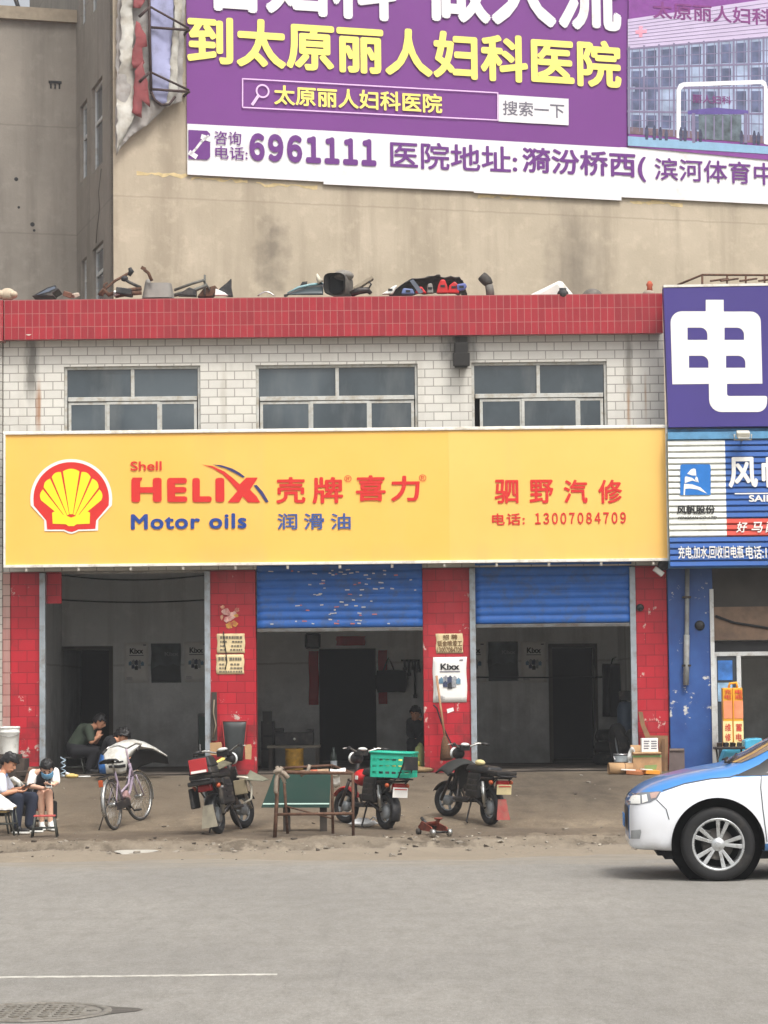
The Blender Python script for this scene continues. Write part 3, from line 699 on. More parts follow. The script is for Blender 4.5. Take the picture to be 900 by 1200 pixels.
TILE = brick('white_glazed_tile', C(212, 209, 200), C(202, 199, 191), C(146, 141, 133), 0.272, 0.136, 0.5, 0.008, 0.4, C(150, 142, 128), tile_runs, 0.4, 0.3)
REDT = brick('red_parapet_tile', C(160, 40, 50), C(138, 34, 44), C(164, 106, 102), 0.1085, 0.212, 0.0, 0.005, 0.3, C(122, 52, 52), None, 0.3, 0.3)
REDB = brick('red_painted_brick', C(182, 28, 44), C(158, 24, 38), C(128, 20, 32), 0.272, 0.172, 0.5, 0.006, 0.5, C(120, 30, 34), peel, 0.5, 0.35)
CONC = mat('stained_concrete', C(128, 122, 112), 0.9, var=0.2, scale=3, dirt=C(70, 66, 60), damt=0.5, bump=0.2)
INNER = plaster('inner_plaster', C(206, 210, 210), C(232, 233, 231), C(160, 159, 155))
def low_grime(t, base):
    x, y, z = t.xyz(); n = t.noise(2.2, 7, 0.65)
    return t.mix(t.math('MULTIPLY', t.ramp(t.math('ADD', z, t.ramp(n, 0, 1, -1.0, 1.0)), 1.9, 0.6), 0.7), base, C(112, 108, 104))
INNER = INNER[0].done(low_grime(INNER[0], INNER[1]), 0.9)
DFLOOR = mat('oily_floor', C(120, 110, 100), 0.75, var=0.3, scale=2, dirt=C(44, 40, 37), damt=0.6, dscale=1.5, bump=0.2)
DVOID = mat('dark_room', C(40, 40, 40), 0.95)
shop = empty('workshop_building', 'two storey workshop building with white tiled upper wall, red parapet and three garage bays', 'building', (0, FY, FLOOR))
XL, XR = FP.pix(4, 450)[0], FP.pix(783, 700)[0]
ZB0, ZB1 = fz(393), fz(346)
# upper wall
wins = [FP.rect(75, 429, 235, 545), FP.rect(300, 427, 490, 545), FP.rect(553, 424, 712, 545)]
ZL = fz(666)
mb = MB(); holed_wall(mb, FP, XL, XR, ZL, ZB0 + 0.05, wins, 0.25); mb.build('upper_wall', TILE, shop, True)
# roof slab with the tiled parapet band
OV = 0.24
mb = MB()
bandp = wall_plane(FY - OV)
ZB0, ZB1 = bandp.pix(450, 393.5)[1], bandp.pix(450, 347)[1]
xl2, xr2 = bandp.pix(5, 370)[0], bandp.pix(776.5, 370)[0]
mb.box(xl2, xr2, FY - OV, FY - OV + 0.16, ZB0, ZB1); mb.build('parapet', REDT, shop, True)
mb = MB(); mb.box(xl2 + .01, xr2 - .01, FY - OV + 0.163, FY + 9.2, ZB0 + 0.03, ZB1 - 0.25); mb.build('roof_slab', CONC, shop, True)
FRAMEM = mat('weathered_window_frame', C(184, 184, 178), 0.5, var=0.08, dirt=C(150, 138, 118), damt=0.4, dscale=9)
def glass_mat():
    t = NT('grimy_glass_with_reflections'); n = t.noise(1.4, 6, 0.6); s = t.noise(2.0, 5, 0.6, vec=t.mapping(scale=(1, 1, 0.3)))
    col = t.mix(t.ramp(n, 0.3, 0.7), C(44, 54, 60), C(66, 76, 82)); col = t.mix(t.ramp(s, 0.5, 0.8, 0, 0.4), col, C(132, 134, 132)); q_ = t.noise(.55, 2, .5, vec=t.mapping(loc=(3, 1, 8))); col = t.mix(t.ramp(q_, .5, .62, 0, .35), col, C(104, 114, 120))  # last mix: broad pale patches painted as uneven reflections
    t.l(t.ramp(n, 0.3, 0.8, 0.04, 0.16), t.b.inputs['Roughness']); m_ = t.done(col, 0.08, 0, 0.8); return m_
GLASS = glass_mat()
BAR = 0.075
for wi, (wb, tsp, bsp) in enumerate(zip(wins, (155, 395, 631), ((126, 186), (365, 432), (613, 677)))):
    u0, u1, v0, v1 = wb; W = wall_plane(FY + 0.10)
    zt = fz((467, 466, 463)[wi], (155, 395, 632)[wi])
    fr = MB()
    for e in ((u0, u0 + .045, v0, v1), (u1 - .045, u1, v0, v1), (u0 + .045, u1 - .045, v1 - .045, v1), (u0 + .06, u1 - .06, v0, v0 + .06), (u0 + .06, u1 - .06, zt - .034, zt + .034)): slab_uv(fr, W, *e, 0, 0.055)
    ut = FP.pix(tsp, 450)[0]; slab_uv(fr, W, ut - .028, ut + .028, zt + .034, v1 - .045, 0, 0.05)
    f = fr.build('window', FRAMEM, shop, True, bevel=0.006)
    g = MB(); slab_uv(g, W, u0 + .03, u1 - .03, zt, v1 - .03, 0.004, 0.012); g.build('pane', GLASS, f, True)
    edges = [u0 + .06] + [FP.pix(x, 490)[0] for x in bsp] + [u1 - .06]
    if wi == 2: edges[0] = FP.pix(562.5, 490)[0]
    for k in range(3):
        a, b = edges[k], edges[k + 1]; o_ = 0.012 if k != 1 else 0.03
        s_ = MB(); a2 = a - (0.02 if k == 1 else 0) ; b2 = b + (0.02 if k == 1 else 0)
        for e in ((a2 + .002, a2 + .047, v0 + .061, zt - .046), (b2 - .047, b2 - .002, v0 + .061, zt - .046), (a2 + .047, b2 - .047, zt - .085, zt - .046), (a2 + .047, b2 - .047, v0 + .061, v0 + .11)): slab_uv(s_, W, *e, o_, 0.022)
        so = s_.build('sash', FRAMEM, f, True)
        g = MB(); slab_uv(g, W, a2 + .04, b2 - .04, v0 + .1, zt - .08, o_ + .006, .008); g.build('pane', GLASS, f, True)
# room behind the upper windows
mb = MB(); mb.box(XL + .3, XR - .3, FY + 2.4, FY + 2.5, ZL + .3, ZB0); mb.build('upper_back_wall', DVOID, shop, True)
# things stuck to the panes
mb = MB(); W = wall_plane(FY + 0.09)
mb.prism([W.pp(x, y) for x, y in ((419, 429), (435, 429), (428, 434), (422, 434))], (0, -.004, 0)); mb.build('window_sticker', PAPER, shop, True)
mb = MB(); put_shape(mb, [[(688, 437), (694, 437), (697, 445), (700, 457), (686, 458), (688, 445)]], W, 0.0); mb.build('window_sticker', mat('cream_paper', C(206, 190, 160), .8, var=.1), shop, True)
mb = MB(); put_shape(mb, [[(463, 480), (484, 476), (486, 482), (470, 486), (462, 485)]], W, 0.0); mb.build('window_sticker', mat('reddish_smear', C(150, 120, 112), .8, var=.3), shop, True)
mb = MB(); put_shape(mb, [[(634, 470), (660, 468), (661, 474), (636, 477)]], W, 0.0); mb.build('window_sticker', mat('grey_paper', C(140, 144, 144), .8), shop, True)
# soot-black flue box under the slab
mb = MB(); q = FP.rect(531, 404, 549, 431)
mb.box(q[0] + .02, q[1] - .02, FY - .26, FY - .004, q[2], q[3]); mb.box(q[0] - .01, q[1] + .01, FY - .3, FY - .262, q[2] - .01, q[2] + .2)
mb.build('flue_box', mat('sooty_steel', C(38, 36, 34), .8, var=.3), shop, True, bevel=0.01)
mb = MB(); p = FP.pp(36, 399, .14); mb.lathe([(0, 0), (.09, 0), (.11, .04), (.05, .07), (0, .07)], p + Vector((0, 0, .02)), (0, 0, 1), 16); mb.build('soffit_lamp', mat('lamp_glass', C(190, 184, 170), .4), shop, True)

# ---- ground floor: piers, shutters, rooms
ZF = FLOOR
SB = wall_plane(FY)
def pier(x0, x1, m_=REDB, zlo=None, dep=0.35):
    b_ = MB(); b_.box(fx(x0), fx(x1), FY + .002, FY + dep, (ZF - 0.2) if zlo is None else zlo, ZL - .003)
    return b_.build('pier', m_, shop, True, bevel=0.012)
pier(12, 47); pier(246, 300); pier(496, 552); pier(745.5, 783)
mb = MB(); mb.box(fx(53.5), fx(71), FY + .1, FY + .16, fz(707, 62), ZL - .004); mb.build('bay_fascia', REDB, shop, True)
ZC = ZL + 0.45
XW = [-5.68, fx(273), fx(525), fx(766)]
mb = MB(); mb.box(XW[0] - .25, XW[0], FY + .36, 47.8, ZF - .1, ZC); mb.box(fx(12), XW[0] + .001, FY + .36, FY + .4, ZF - .1, ZC)
mb.build('inner_wall', INNER, shop, True)
for k in (1, 2, 3):
    mb = MB(); mb.box(XW[k] - .1, XW[k] + .1, FY + .352, 44.998, ZF - .1, ZC); mb.build('inner_wall', INNER, shop, True)
BWY = 45.0; BW = wall_plane(BWY)
def bz(py, px): return BW.pix(px, py)[1]
doors = [BW.rect(70, 762, 128, 900), BW.rect(374, 760, 441, 900), BW.rect(648, 759, 696, 900)]
doors = [(a, b, ZF - .1, d) for a, b, c, d in doors]
mb = MB(); holed_wall(mb, BW, XW[0] - .2, XW[3] + .1, ZF - .1, ZC, doors, 0.2); mb.build('back_wall', INNER, shop, True)
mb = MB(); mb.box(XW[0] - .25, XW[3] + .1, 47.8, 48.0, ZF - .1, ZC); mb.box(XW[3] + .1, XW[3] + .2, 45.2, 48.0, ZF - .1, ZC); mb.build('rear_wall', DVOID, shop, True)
mb = MB(); mb.box(XL + .2, XR - .1, FY + .26, 48.0, ZC + .001, ZC + .2); mb.box(XL + .2, XR - .1, FY + .262, FY + .40, ZL - .02, ZC); mb.build('ceiling', mat('sooty_ceiling', C(176, 174, 168), .9, var=.15, dirt=C(110, 106, 100), damt=.4), shop, True)
mb = MB(); mb.box(XL - .4, XR + .3, FY - .05, 48.0, ZF - .15, ZF); mb.build('floor', DFLOOR, shop, True)
for a, b, c, d in doors[:1] + doors[2:]:
    mb = MB(); w_ = BW
    for e in ((a - .07, a, c + .1, d + .07), (b, b + .07, c + .1, d + .07), (a, b, d, d + .07)): slab_uv(mb, BW, *e, 0.003, 0.03)
    mb.build('door_frame', mat('dark_door_frame', C(74, 68, 60), .7, var=.2), shop, True)
# stain bands, pipes and wires in the bays
mb = MB()
for x0, x1, y, sag in ((70, 242, 703, 3), (70, 242, 674, 6), (520, 735, 793, 1)):
    pts = [BW.pp(x0 + (x1 - x0) * i / 12, y + sag * math.sin(math.pi * i / 12), .03) for i in range(13)]; mb.tube(pts, 0.012, 6)
mb.build('electric_cable', INK, shop, True)
# steel guide rails of the shutters
RAIL = mat('zinc_rail', C(160, 168, 174), 0.45, 0.4, var=0.12, dirt=C(120, 108, 92), damt=0.35, dscale=6)
for x in (50, 243.5, 554.5, 742.5):
    mb = MB(); xc = fx(x); mb.box(xc - .045, xc - .03, FY - .03, FY + .06, ZF, ZL - .02); mb.box(xc + .03, xc + .045, FY - .03, FY + .06, ZF, ZL - .02); mb.box(xc - .045, xc + .045, FY - .05, FY - .03, ZF, ZL - .02)
    mb.build('guide_rail', RAIL, shop, True, bevel=0.004)
BLUES = mat('blue_shutter_paint', C(42, 104, 186), 0.42, 0.0, var=0.14, scale=4, dirt=C(70, 92, 128), damt=0.3, dscale=5, bump=0.08)
def shutter(x0, x1, ybot, name):
    xa, xb = fx(x0, 700), fx(x1, 700); z0 = fz(ybot, (x0 + x1) / 2); z1 = ZL + .2; pitch = 0.128
    n = int((z1 - z0 - .06) / pitch)
    def prof(t):
        return -0.030 * abs(math.sin(math.pi * t)) ** 0.7
    b_ = MB(); K = 7
    def f(u, v):
        s_ = v * n; return Vector((xa + (xb - xa) * u, FY + .02 + prof(s_) + 0.006 * mnoise.noise(Vector((u * 5, math.floor(s_) * 3.7, x0))), z0 + .06 + s_ * pitch + 0.004 * mnoise.noise(Vector((u * 3, s_ * .6, 4 + x0)))))
    b_.grid(f, 24, n * K); o = b_.build(name, BLUES, shop, True, recalc=False, solid=0.003)
    b_ = MB(); b_.box(xa, xb, FY - .018, FY + .03, z0, z0 + .055); b_.build('bottom_rail', mat('shutter_bottom_rail', C(108, 110, 110), .5, .4, var=.2, dirt=C(90, 74, 60), damt=.4, dscale=8), o, True, bevel=.006)
    return o, xa, xb, z0, z1
sh1, xa, xb, z0, z1 = shutter(301, 495, 740, 'shutter')
sh2, *_ = shutter(557, 740.5, 735, 'shutter')
tag(sh1, 'blue shutter dotted with small white stickers')
mb = MB(); rs = random.Random(11)
SP = wall_plane(FY - .018)
for i in range(74):
    px = rs.gauss(405, 46); py = rs.choice([669, 673, 679, 684, 690, 697, 704, 710, 716, 720, 727, 732]) + rs.uniform(-1.5, 1.5)
    if not 306 < px < 490: continue
    w_ = rs.uniform(2.2, 6); h_ = rs.uniform(1.0, 1.6); a = rs.uniform(-.12, .12)
    u, v = SP.pix(px, py); w_ /= 75; h_ /= 75
    q = [(u + dx * w_ - dy * h_ * a, v + dy * h_ + dx * w_ * a) for dx, dy in ((-.5, -.5), (.5, -.5), (.5, .5), (-.5, .5))]
    mb.prism([SP.at(*p_) for p_ in q], (0, -.003, 0), mi=0 if rs.random() < .8 else 1)
o = mb.build('sticker', [mat('sticker_white', C(206, 206, 204), .7, var=.15, scale=3), mat('sticker_red', C(200, 120, 110), .7, var=.2)], sh1, True); tag(o, kind='stuff')
# foundation strip under the piers
mb = MB(); mb.box(XL - .1, fx(47), FY - .02, FY + .3, ZF - .35, ZF + .16); mb.build('plinth', mat('broken_brick_plinth', C(96, 82, 72), .95, var=.35, scale=6, dirt=C(56, 48, 44), damt=.5, bump=.5, bscale=18), shop, True)
mb = MB(); mb.box(XL - .5, XR + 2, FY - .12, FY + .3, ZF - .5, ZF - .02); mb.build('threshold', DFLOOR, shop, True)

# left-hand neighbour (a sliver at the edge of the frame)
TILE2 = brick('grey_white_tile', C(186, 182, 172), C(172, 168, 158), C(120, 112, 104), 0.272, 0.136, 0.5, 0.008, 0.45, C(140, 130, 116), None, 0.4, .4)
nb = empty('tiled_neighbour', 'white tiled building at the left edge, separated from the workshop by a straight joint', 'building', (XL - 3, FY, FLOOR))
mb = MB(); mb.box(XL - 9, XL - .012, FY - .05, FY + 8, ZF - .4, ZB0 + .3); mb.build('wall', TILE2, nb, True)
mb = MB(); mb.box(XL - 9, xl2 - .012, FY - OV - .06, FY + 8.1, ZB0 - .02, ZB1 - .01); mb.build('parapet', REDT, nb, True)
mb = MB(); mb.box(XL - .01, fx(12), FY - .03, FY + .3, ZF - .2, ZL); mb.build('pier', brick('pink_smeared_brick', C(178, 150, 140), C(168, 120, 112), C(110, 90, 84), 0.272, 0.172, .5, .008, .7, C(150, 60, 60), None, .5, .5), shop, True)

# ------------------------------------------------------------------ the yellow oil sign
YF = wall_plane(39.42)
def sign_sheet(nm='yellow_sign_sheet', db=0):
    t = NT(nm); a = t.noise(.8, 4); s_ = t.noise(1.1, 6, .6, vec=t.mapping(scale=(1.6, 1, .12))); b = t.noise(30, 3)
    col = t.mix(t.ramp(a, .3, .7), C(238, 182 + db * .6, 80 + db * 1.5), C(241, 189 + db * .6, 90 + db * 1.5)); col = t.mix(t.ramp(s_, .52, .75, 0, .28), col, C(216, 176, 104)); col = t.mix(t.ramp(b, .6, .8, 0, .12), col, C(200, 160, 90))
    x = t.xyz()[2]; col = t.mix(t.math('MULTIPLY', t.ramp(x, YF.pix(394, 661)[1] + .35, YF.pix(394, 661)[1], 0, .3), t.ramp(s_, .4, .6)), col, C(196, 164, 110))
    t.bump(t.noise(1.6, 3), .15, .02); return t.done(col, .5)
YELS = sign_sheet()
SRED = mat('sign_red', C(206, 40, 34), 0.5, var=0.03); SBLUE = mat('sign_blue', C(26, 64, 140), 0.5, var=0.04); SNAVY = mat('sign_navy', C(52, 52, 104), 0.5)
SWHITE = mat('sign_white', C(232, 230, 224), 0.5, var=0.03); SYEL = mat('sign_bright_yellow', C(246, 220, 40), 0.5, var=0.02)
ys = empty('motor_oil_sign', 'long yellow motor oil sign with a red and yellow scallop emblem over the bays', 'sign', YF.pp(394, 660))
q = YF.rect(4, 506, 783.5, 660)
u0, u1 = q[0], q[1]; v0 = YF.pix(394, 661.5)[1]; v1 = YF.pix(394, 503)[1]
mb = MB(); 
um = YF.pix(527, 580)[0]
def sheet(a, b, o): mb.grid(lambda u, v: YF.at(a + (b - a) * u, v0 + .03 + (v1 - v0 - .06) * v, o - 0.004 + 0.004 * mnoise.noise(Vector(((a + (b - a) * u) * .7, v * 1.2, 3 + a)))), 60, 14)
sheet(u0 + .03, um, 0.0); mb.build('sign_face', YELS, ys, True, recalc=False)
mb = MB(); sheet(um - .01, u1 - .03, 0.003); mb.build('sign_face', sign_sheet('pale_yellow_sheet', 8), ys, True, recalc=False)
mb = MB(); mb.box(u0 + .02, u1 - .02, 39.46, 39.72, v0 + .01, v1 - .02); mb.build('sign_box', mat('sign_box_steel', C(150, 148, 142), .5, .3, dirt=C(104, 92, 78), damt=.4), ys, True)
mb = MB(); TRIM = mat('white_sign_trim', C(222, 218, 208), .5, var=.06, dirt=C(170, 160, 142), damt=.3, dscale=5)
for e in ((u0, u1, v1 - .035, v1), (u0, u1, v0, v0 + .045), (u0, u0 + .035, v0 + .045, v1 - .035), (u1 - .035, u1, v0 + .045, v1 - .035)): slab_uv(mb, YF, *e, -.04, .065)
slab_uv(mb, YF, u0 - .01, u1 + .03, v1 - .012, v1 + .018, -.06, .07)
mb.build('trim', TRIM, ys, True, bevel=.006)
for i in range(13):
    mb = MB(); p = YF.at(u0 + .35 + i * (u1 - u0 - .6) / 12, v0 - .03, -.02); mb.lathe([(0, -.03), (.022, -.03), (.022, .02), (.012, .03)], p, (0, 0, 1), 10); mb.tube([p, p + Vector((0, .05, .04))], .01, 6)
    mb.build('hook_bolt', TRIM, ys, True)
mb = MB()
for i in range(5):
    x = u0 + .4 + i * (u1 - u0 - .8) / 4
    for z in (v0 + .3, v1 - .3): mb.box(x - .03, x + .03, 39.72, FY + .0 - .002, z - .03, z + .03)
mb.build('bracket', DARKM, ys, True)
# scallop emblem, in zoomed-photo units (2.8125 per pixel, origin 0, 490)
Z = lambda x, y: (x / 2.8125, 490 + y / 2.8125)
def scallop(g):      # g: growth outwards in zoom units
    cx_, cy_, r_ = 235, 266, 112 + g
    top = [(cx_ + r_ * 1.03 * math.cos(R(a)), cy_ - r_ * math.sin(R(a))) for a in range(-6, 187, 6)]
    lo = [(cx_ - r_ * 1.02, cy_ + 22), (cx_ - 76 - g * .7, 338 - g * 0.1), (cx_ - 72 - g * .85, 362 + g * .55), (cx_ - 24, 362 + g * .55), (cx_ - 10, 368 + g * .6), (cx_ + 2, 370 + g * .6), (cx_ + 14, 366 + g * .6), (cx_ + 24, 362 + g * .55), (cx_ + 72 + g * .85, 360 + g * .55), (cx_ + 76 + g * .7, 338 - g * 0.1), (cx_ + r_ * 1.02, cy_ + 22)]
    return [Z(*p_) for p_ in top + lo]
mb = MB(); put_shape(mb, [scallop(19)], YF, .008); mb.build('emblem_border', SWHITE, ys, True)
mb = MB(); put_shape(mb, [scallop(9)], YF, .011); mb.build('emblem_field', SRED, ys, True)
mb = MB()
bx, by = 235, 352; angs = [203 - 7, 180 - 14, 131, 108, 90, 72, 49, 14, -16]
edges_ = [190, 164, 139, 115, 101.5, 78.5, 65, 41, 16, -10]
ee = [188, 161.5, 137, 113.5, 90 + 0, 66.5, 43, 18.5, -8]
bounds = [184, 158, 132.5, 108, 72, 47.5, 22, -4]
for a0, a1 in zip(bounds, bounds[1:]):
    m0, m1 = a0 - 2.1, a1 + 2.1; cx_, cy_, r_ = 235, 268, 98
    lobe = []
    for i in range(9):
        t_ = i / 8; a = m0 + (m1 - m0) * t_; k = 1 + 0.05 * math.sin(math.pi * t_) - .02
        lobe.append((cx_ + r_ * 1.03 * k * math.cos(R(a)), cy_ - r_ * k * math.sin(R(a))))
    def toward(p_, f): return (bx + (p_[0] - bx) * f, by + (p_[1] - by) * f)
    put_shape(mb, [[Z(*c_) for c_ in lobe + [toward(lobe[-1], .2), toward(lobe[0], .2)]]], YF, .014)
put_shape(mb, [[Z(*c_) for c_ in ((172, 312), (180, 308), (235, 328), (290, 308), (297, 312), (296, 348), (252, 350), (244, 356), (226, 356), (218, 350), (174, 348))]], YF, .0155)
mb.build('emblem_ribs', SYEL, ys, True)
def lettering(txt, box, m_, bold, parent, pl, off=.008, shear=0.0, name='lettering', spacing=1.0):
    b_ = MB(); put_text(b_, txt, pl, box, off, bold, shear, spacing); return b_.build(name, m_, parent, True)
lettering('Shell', (153, 540.5, 189.5, 551.5), SRED, .018, ys, YF)
for ch, x0, x1 in (('H', 154, 189.5), ('E', 196, 219.5), ('L', 225.5, 248), ('I', 252.5, 263)): lettering(ch, (x0, 560, x1, 588.5), SRED, .05, ys, YF)
mb = MB(); put_shape(mb, [[Z(*p_) for p_ in ((665, 153), (700, 158), (740, 176), (768, 198), (790, 218), (812, 196), (850, 196), (824, 236), (846, 258), (858, 278), (818, 278), (800, 258), (788, 278), (750, 278), (783, 240), (760, 212), (735, 186), (700, 164))]], YF, .008)
put_shape(mb, [[Z(*p_) for p_ in ((436, 196), (470, 196), (466, 206), (444, 212))]], YF, .0135); mb.build('lettering', SRED, ys, True)
mb = MB(); put_shape(mb, [[Z(*p_) for p_ in ((700, 153), (730, 155), (765, 166), (790, 180), (808, 194), (800, 196), (776, 182), (745, 166))]], YF, .010)
put_shape(mb, [[Z(*p_) for p_ in ((836, 222), (846, 220), (866, 242), (886, 276), (876, 278), (858, 250))]], YF, .010); mb.build('swoosh', SNAVY, ys, True)
lettering('Motor oils', (153.5, 602, 289, 620), SBLUE, .03, ys, YF, spacing=1.12)
lettering('壳', (323.5, 559, 358, 590), SRED, .024, ys, YF); lettering('牌', (366, 559, 402, 590), SRED, .024, ys, YF)
lettering('喜', (417, 557, 452, 587.5), SRED, .024, ys, YF); lettering('力', (458, 557.5, 492, 587.5), SRED, .024, ys, YF)
lettering('®', (403.5, 557, 412, 565), SRED, .0, ys, YF); lettering('®', (491, 556, 499.5, 564), SRED, .0, ys, YF)
for ch, x0, x1 in (('润', 325, 348.5), ('滑', 356, 380), ('油', 387.5, 411)): lettering(ch, (x0, 601.5, x1, 620.5), mat('sign_mid_blue', C(58, 84, 146), .5), .015, ys, YF)
for ch, x0 in (('驷', 579.5), ('野', 620.5), ('汽', 660.5), ('修', 701)): lettering(ch, (x0, 562, x0 + 28, 590), SRED, .024, ys, YF)
lettering('电话:', (576.5, 601.5, 615, 615.5), SRED, .02, ys, YF, spacing=1.15); lettering('１３００７０８４７０９', (627, 600.5, 733.5, 614), SRED, .026, ys, YF, spacing=.72)
# ------------------------------------------------------------------ the blue battery shop on the right
RB = empty('battery_shop', 'blue painted shop front with a pale framed doorway, right of the red pier', 'building', (fx(840), FY, FLOOR))
BLUEP = mat('blue_wall_paint', C(34, 74, 150), 0.55, var=0.12, scale=3, dirt=C(26, 44, 92), damt=0.45, dscale=2.2, bump=0.15)
def peelblue():
    t = NT('peeling_blue_paint'); o = t.xyz(); a = t.noise(2.5, 6, .6)
    col = t.mix(t.ramp(a, .3, .7), C(32, 68, 132), C(46, 88, 154))
    n = t.noise(6.5, 8, .7, vec=t.mapping(scale=(1, 1, 1.3), loc=(5, 2, 8))); band = t.math('MULTIPLY', t.ramp(o[2], 1.0, 1.5), t.ramp(o[2], 2.3, 1.8))
    col = t.mix(t.ramp(t.math('ADD', n, t.math('MULTIPLY', band, .06)), .645, .67), col, C(198, 196, 190))
    d = t.noise(1.4, 7, .65, vec=t.mapping(scale=(1, 1, .5), loc=(1, 7, 3))); col = t.mix(t.ramp(d, .54, .7, 0, .6), col, C(66, 36, 72))
    t.bump(n, .2, .01); return t.done(col, .5)
PBLUE = peelblue()
xa, xb = fx(783.5), fx(836); XE = fx(1120)
zlin = fz(668, 840)
mb = MB(); mb.box(xa, xb, FY - .06, FY + .3, ZF - .4, zlin + 2); mb.build('pier', PBLUE, RB, True, bevel=.01)
mb = MB(); mb.box(xb + .002, XE, FY + .02, FY + .2, fz(712, 870), zlin + 2.6); mb.build('fascia', mat('shaded_fascia', C(70, 66, 62), .8, var=.3, scale=2), RB, True)  # dark colour stands for the shadow under the sign
mb = MB(); mb.box(xb + .002, XE, FY - .02, FY + .05, fz(750, 870), fz(711, 870)); mb.build('header_board', mat('dusty_brown_board', C(128, 106, 88), .8, var=.15, scale=3, dirt=C(92, 76, 64), damt=.4), RB, True)
mb = MB(); mb.tube([FP.pp(838, 722, .04), FP.pp(860, 730, .04), FP.pp(880, 733, .04), FP.pp(905, 737, .04), FP.pp(960, 735, .04)], .02, 6); mb.build('loose_cable', INK, RB, True)
mb = MB(); mb.box(xb + .002, XE, FY + .3, FY + 4, ZF - .3, ZF + .001); mb.build('floor', DFLOOR, RB, True)
mb = MB(); mb.box(fx(783.5), XE, FY + 4, FY + 4.2, ZF - .3, zlin + 2); mb.box(XE - .1, XE, FY + .3, FY + 4, ZF - .3, zlin + 2); mb.box(xb - .3, xb - .1, FY + .31, FY + 4, ZF - .3, zlin + 2); mb.box(xb - .3, XE, FY + .21, FY + 4.2, zlin + .3, zlin + .5); mb.build('inner_wall', INNER, RB, True)
mb = MB(); mb.box(xa, XE, FY + .31, FY + 9, zlin + 2.05, zlin + 2.3); mb.build('roof', CONC, RB, True)
mb = MB(); mb.box(xb + .002, XE, FY + .06, FY + .2, fz(764, 870), fz(751, 870)); mb.build('header_shadow_gap', INK, RB, True)
DF = mat('door_frame_white', C(206, 208, 206), .45, var=.06, dirt=C(160, 152, 140), damt=.3, dscale=7)
fr = MB(); Dp = wall_plane(FY + .08)
xd = [fx(837.5), fx(866), fx(905), fx(960)]
zt = fz(766, 870)
slab_uv(fr, Dp, xb + .01, XE, zt - .035, zt + .03, 0, .06)
for x in xd: slab_uv(fr, Dp, x - .035, x + .035, ZF, zt - .035, 0, .06)
slab_uv(fr, Dp, xd[0] + .035, xd[1] - .035, ZF, ZF + .12, 0, .05)
do = fr.build('door', DF, RB, True, bevel=.005)
mb = MB(); slab_uv(mb, Dp, xd[0] + .03, xd[1] - .03, ZF + .1, zt - .03, .01, .012); mb.build('pane', mat('shop_glass', C(58, 66, 74), .06, var=.2, scale=1, spec=.8), do, True)
mb = MB(); slab(mb, Dp, (841, 774, 858, 797), .03, .004); mb.build('poster', mat('blue_poster', C(60, 120, 196), .5, var=.45, scale=5), do, True)
mb = MB(); slab(mb, Dp, (841, 800, 858, 822), .03, .004); mb.build('poster', mat('pale_poster', C(150, 186, 216), .5, var=.35, scale=6), do, True)
mb = MB(); slab_uv(mb, wall_plane(FY - .062), xb - .05, xb + .012, ZF, zlin - .3, 0, .03); mb.build('corner_strip', DF, RB, True)
# downpipe and socket on the blue pier
mb = MB(); D2 = wall_plane(FY - .06)
mb.tube([D2.pp(805, 664, .05), D2.pp(804.5, 740, .05), D2.pp(804, 752, .05)], .035, 10); mb.tube([D2.pp(804.2, 744, .06), D2.pp(803.5, 803, .06)], .045, 10); mb.build('downpipe', mat('grey_pipe', C(150, 152, 150), .5, var=.1, dirt=C(110, 100, 88), damt=.4), RB, True)
mb = MB()
for y in (700, 780): p = D2.pp(804.2, y, .05); mb.cbox(p, (.13, .1, .03))
mb.build('pipe_clip', DARKM, RB, True)
mb = MB(); p = D2.pp(820, 733, .0); mb.lathe([(0, .05), (.05, .05), (.075, .03), (.08, 0)], p, (0, -1, 0), 16); mb.build('bell_push', BLACK, RB, True)

# purple sign with one big character
PS = wall_plane(39.25)
SPUR = mat('violet_sign_sheet', C(64, 52, 124), .5, var=.06, scale=.8)
vs_ = empty('violet_shop_sign', 'violet sign board with one huge white character above the blue battery sign', 'sign', PS.pp(870, 500))
mb = MB(); a, b, c, d = [PS.pix(*p_) for p_ in ((777.5, 337), (1120, 331), (1120, 497), (783.5, 500.5))]
mb.prism([PS.at(*q_, -.0) for q_ in (a, b, c, d)], (0, .22, 0)); mb.build('sign_board', SPUR, vs_, True)
mb = MB(); mb.prism([PS.at(a[0], a[1] + .003, .01), PS.at(b[0], b[1] + .003, .01), PS.at(b[0], b[1] + .04, .01), PS.at(a[0], a[1] + .04, .01)], (0, .24, 0)); mb.build('top_trim', TRIM, vs_, True)
V = lambda x, y: (760 + x / 6.314, 330 + y / 6.314)
outer = [(423, 135), (555, 135), (556, 222)] + [(755 + 75 * math.sin(R(t_)), 297 - 75 * math.cos(R(t_))) for t_ in range(0, 91, 15)] + [(842, 755), (580, 757), (580, 830), (584, 842), (596, 847)] + [(862, 846), (874, 850), (878, 862), (876, 890)] + [(806 + 70 * math.cos(R(t_)), 895 + 70 * math.sin(R(t_))) for t_ in range(0, 91, 15)] + [(540 - 92 * math.sin(R(t_)), 873 + 92 * math.cos(R(t_))) for t_ in range(0, 91, 15)] + [(446, 757), (176, 760), (163, 310)] + [(245 - 82 * math.cos(R(t_)), 302 - 82 * math.sin(R(t_))) for t_ in range(0, 91, 15)] + [(423, 220)]
def hol(x0, y0, x1, y1, r_=52): return [(x0, y0), (x1 - r_, y0)] + [(x1 - r_ + r_ * math.sin(R(t_)), y0 + r_ - r_ * math.cos(R(t_))) for t_ in range(15, 91, 15)] + [(x1, y1), (x0, y1)]
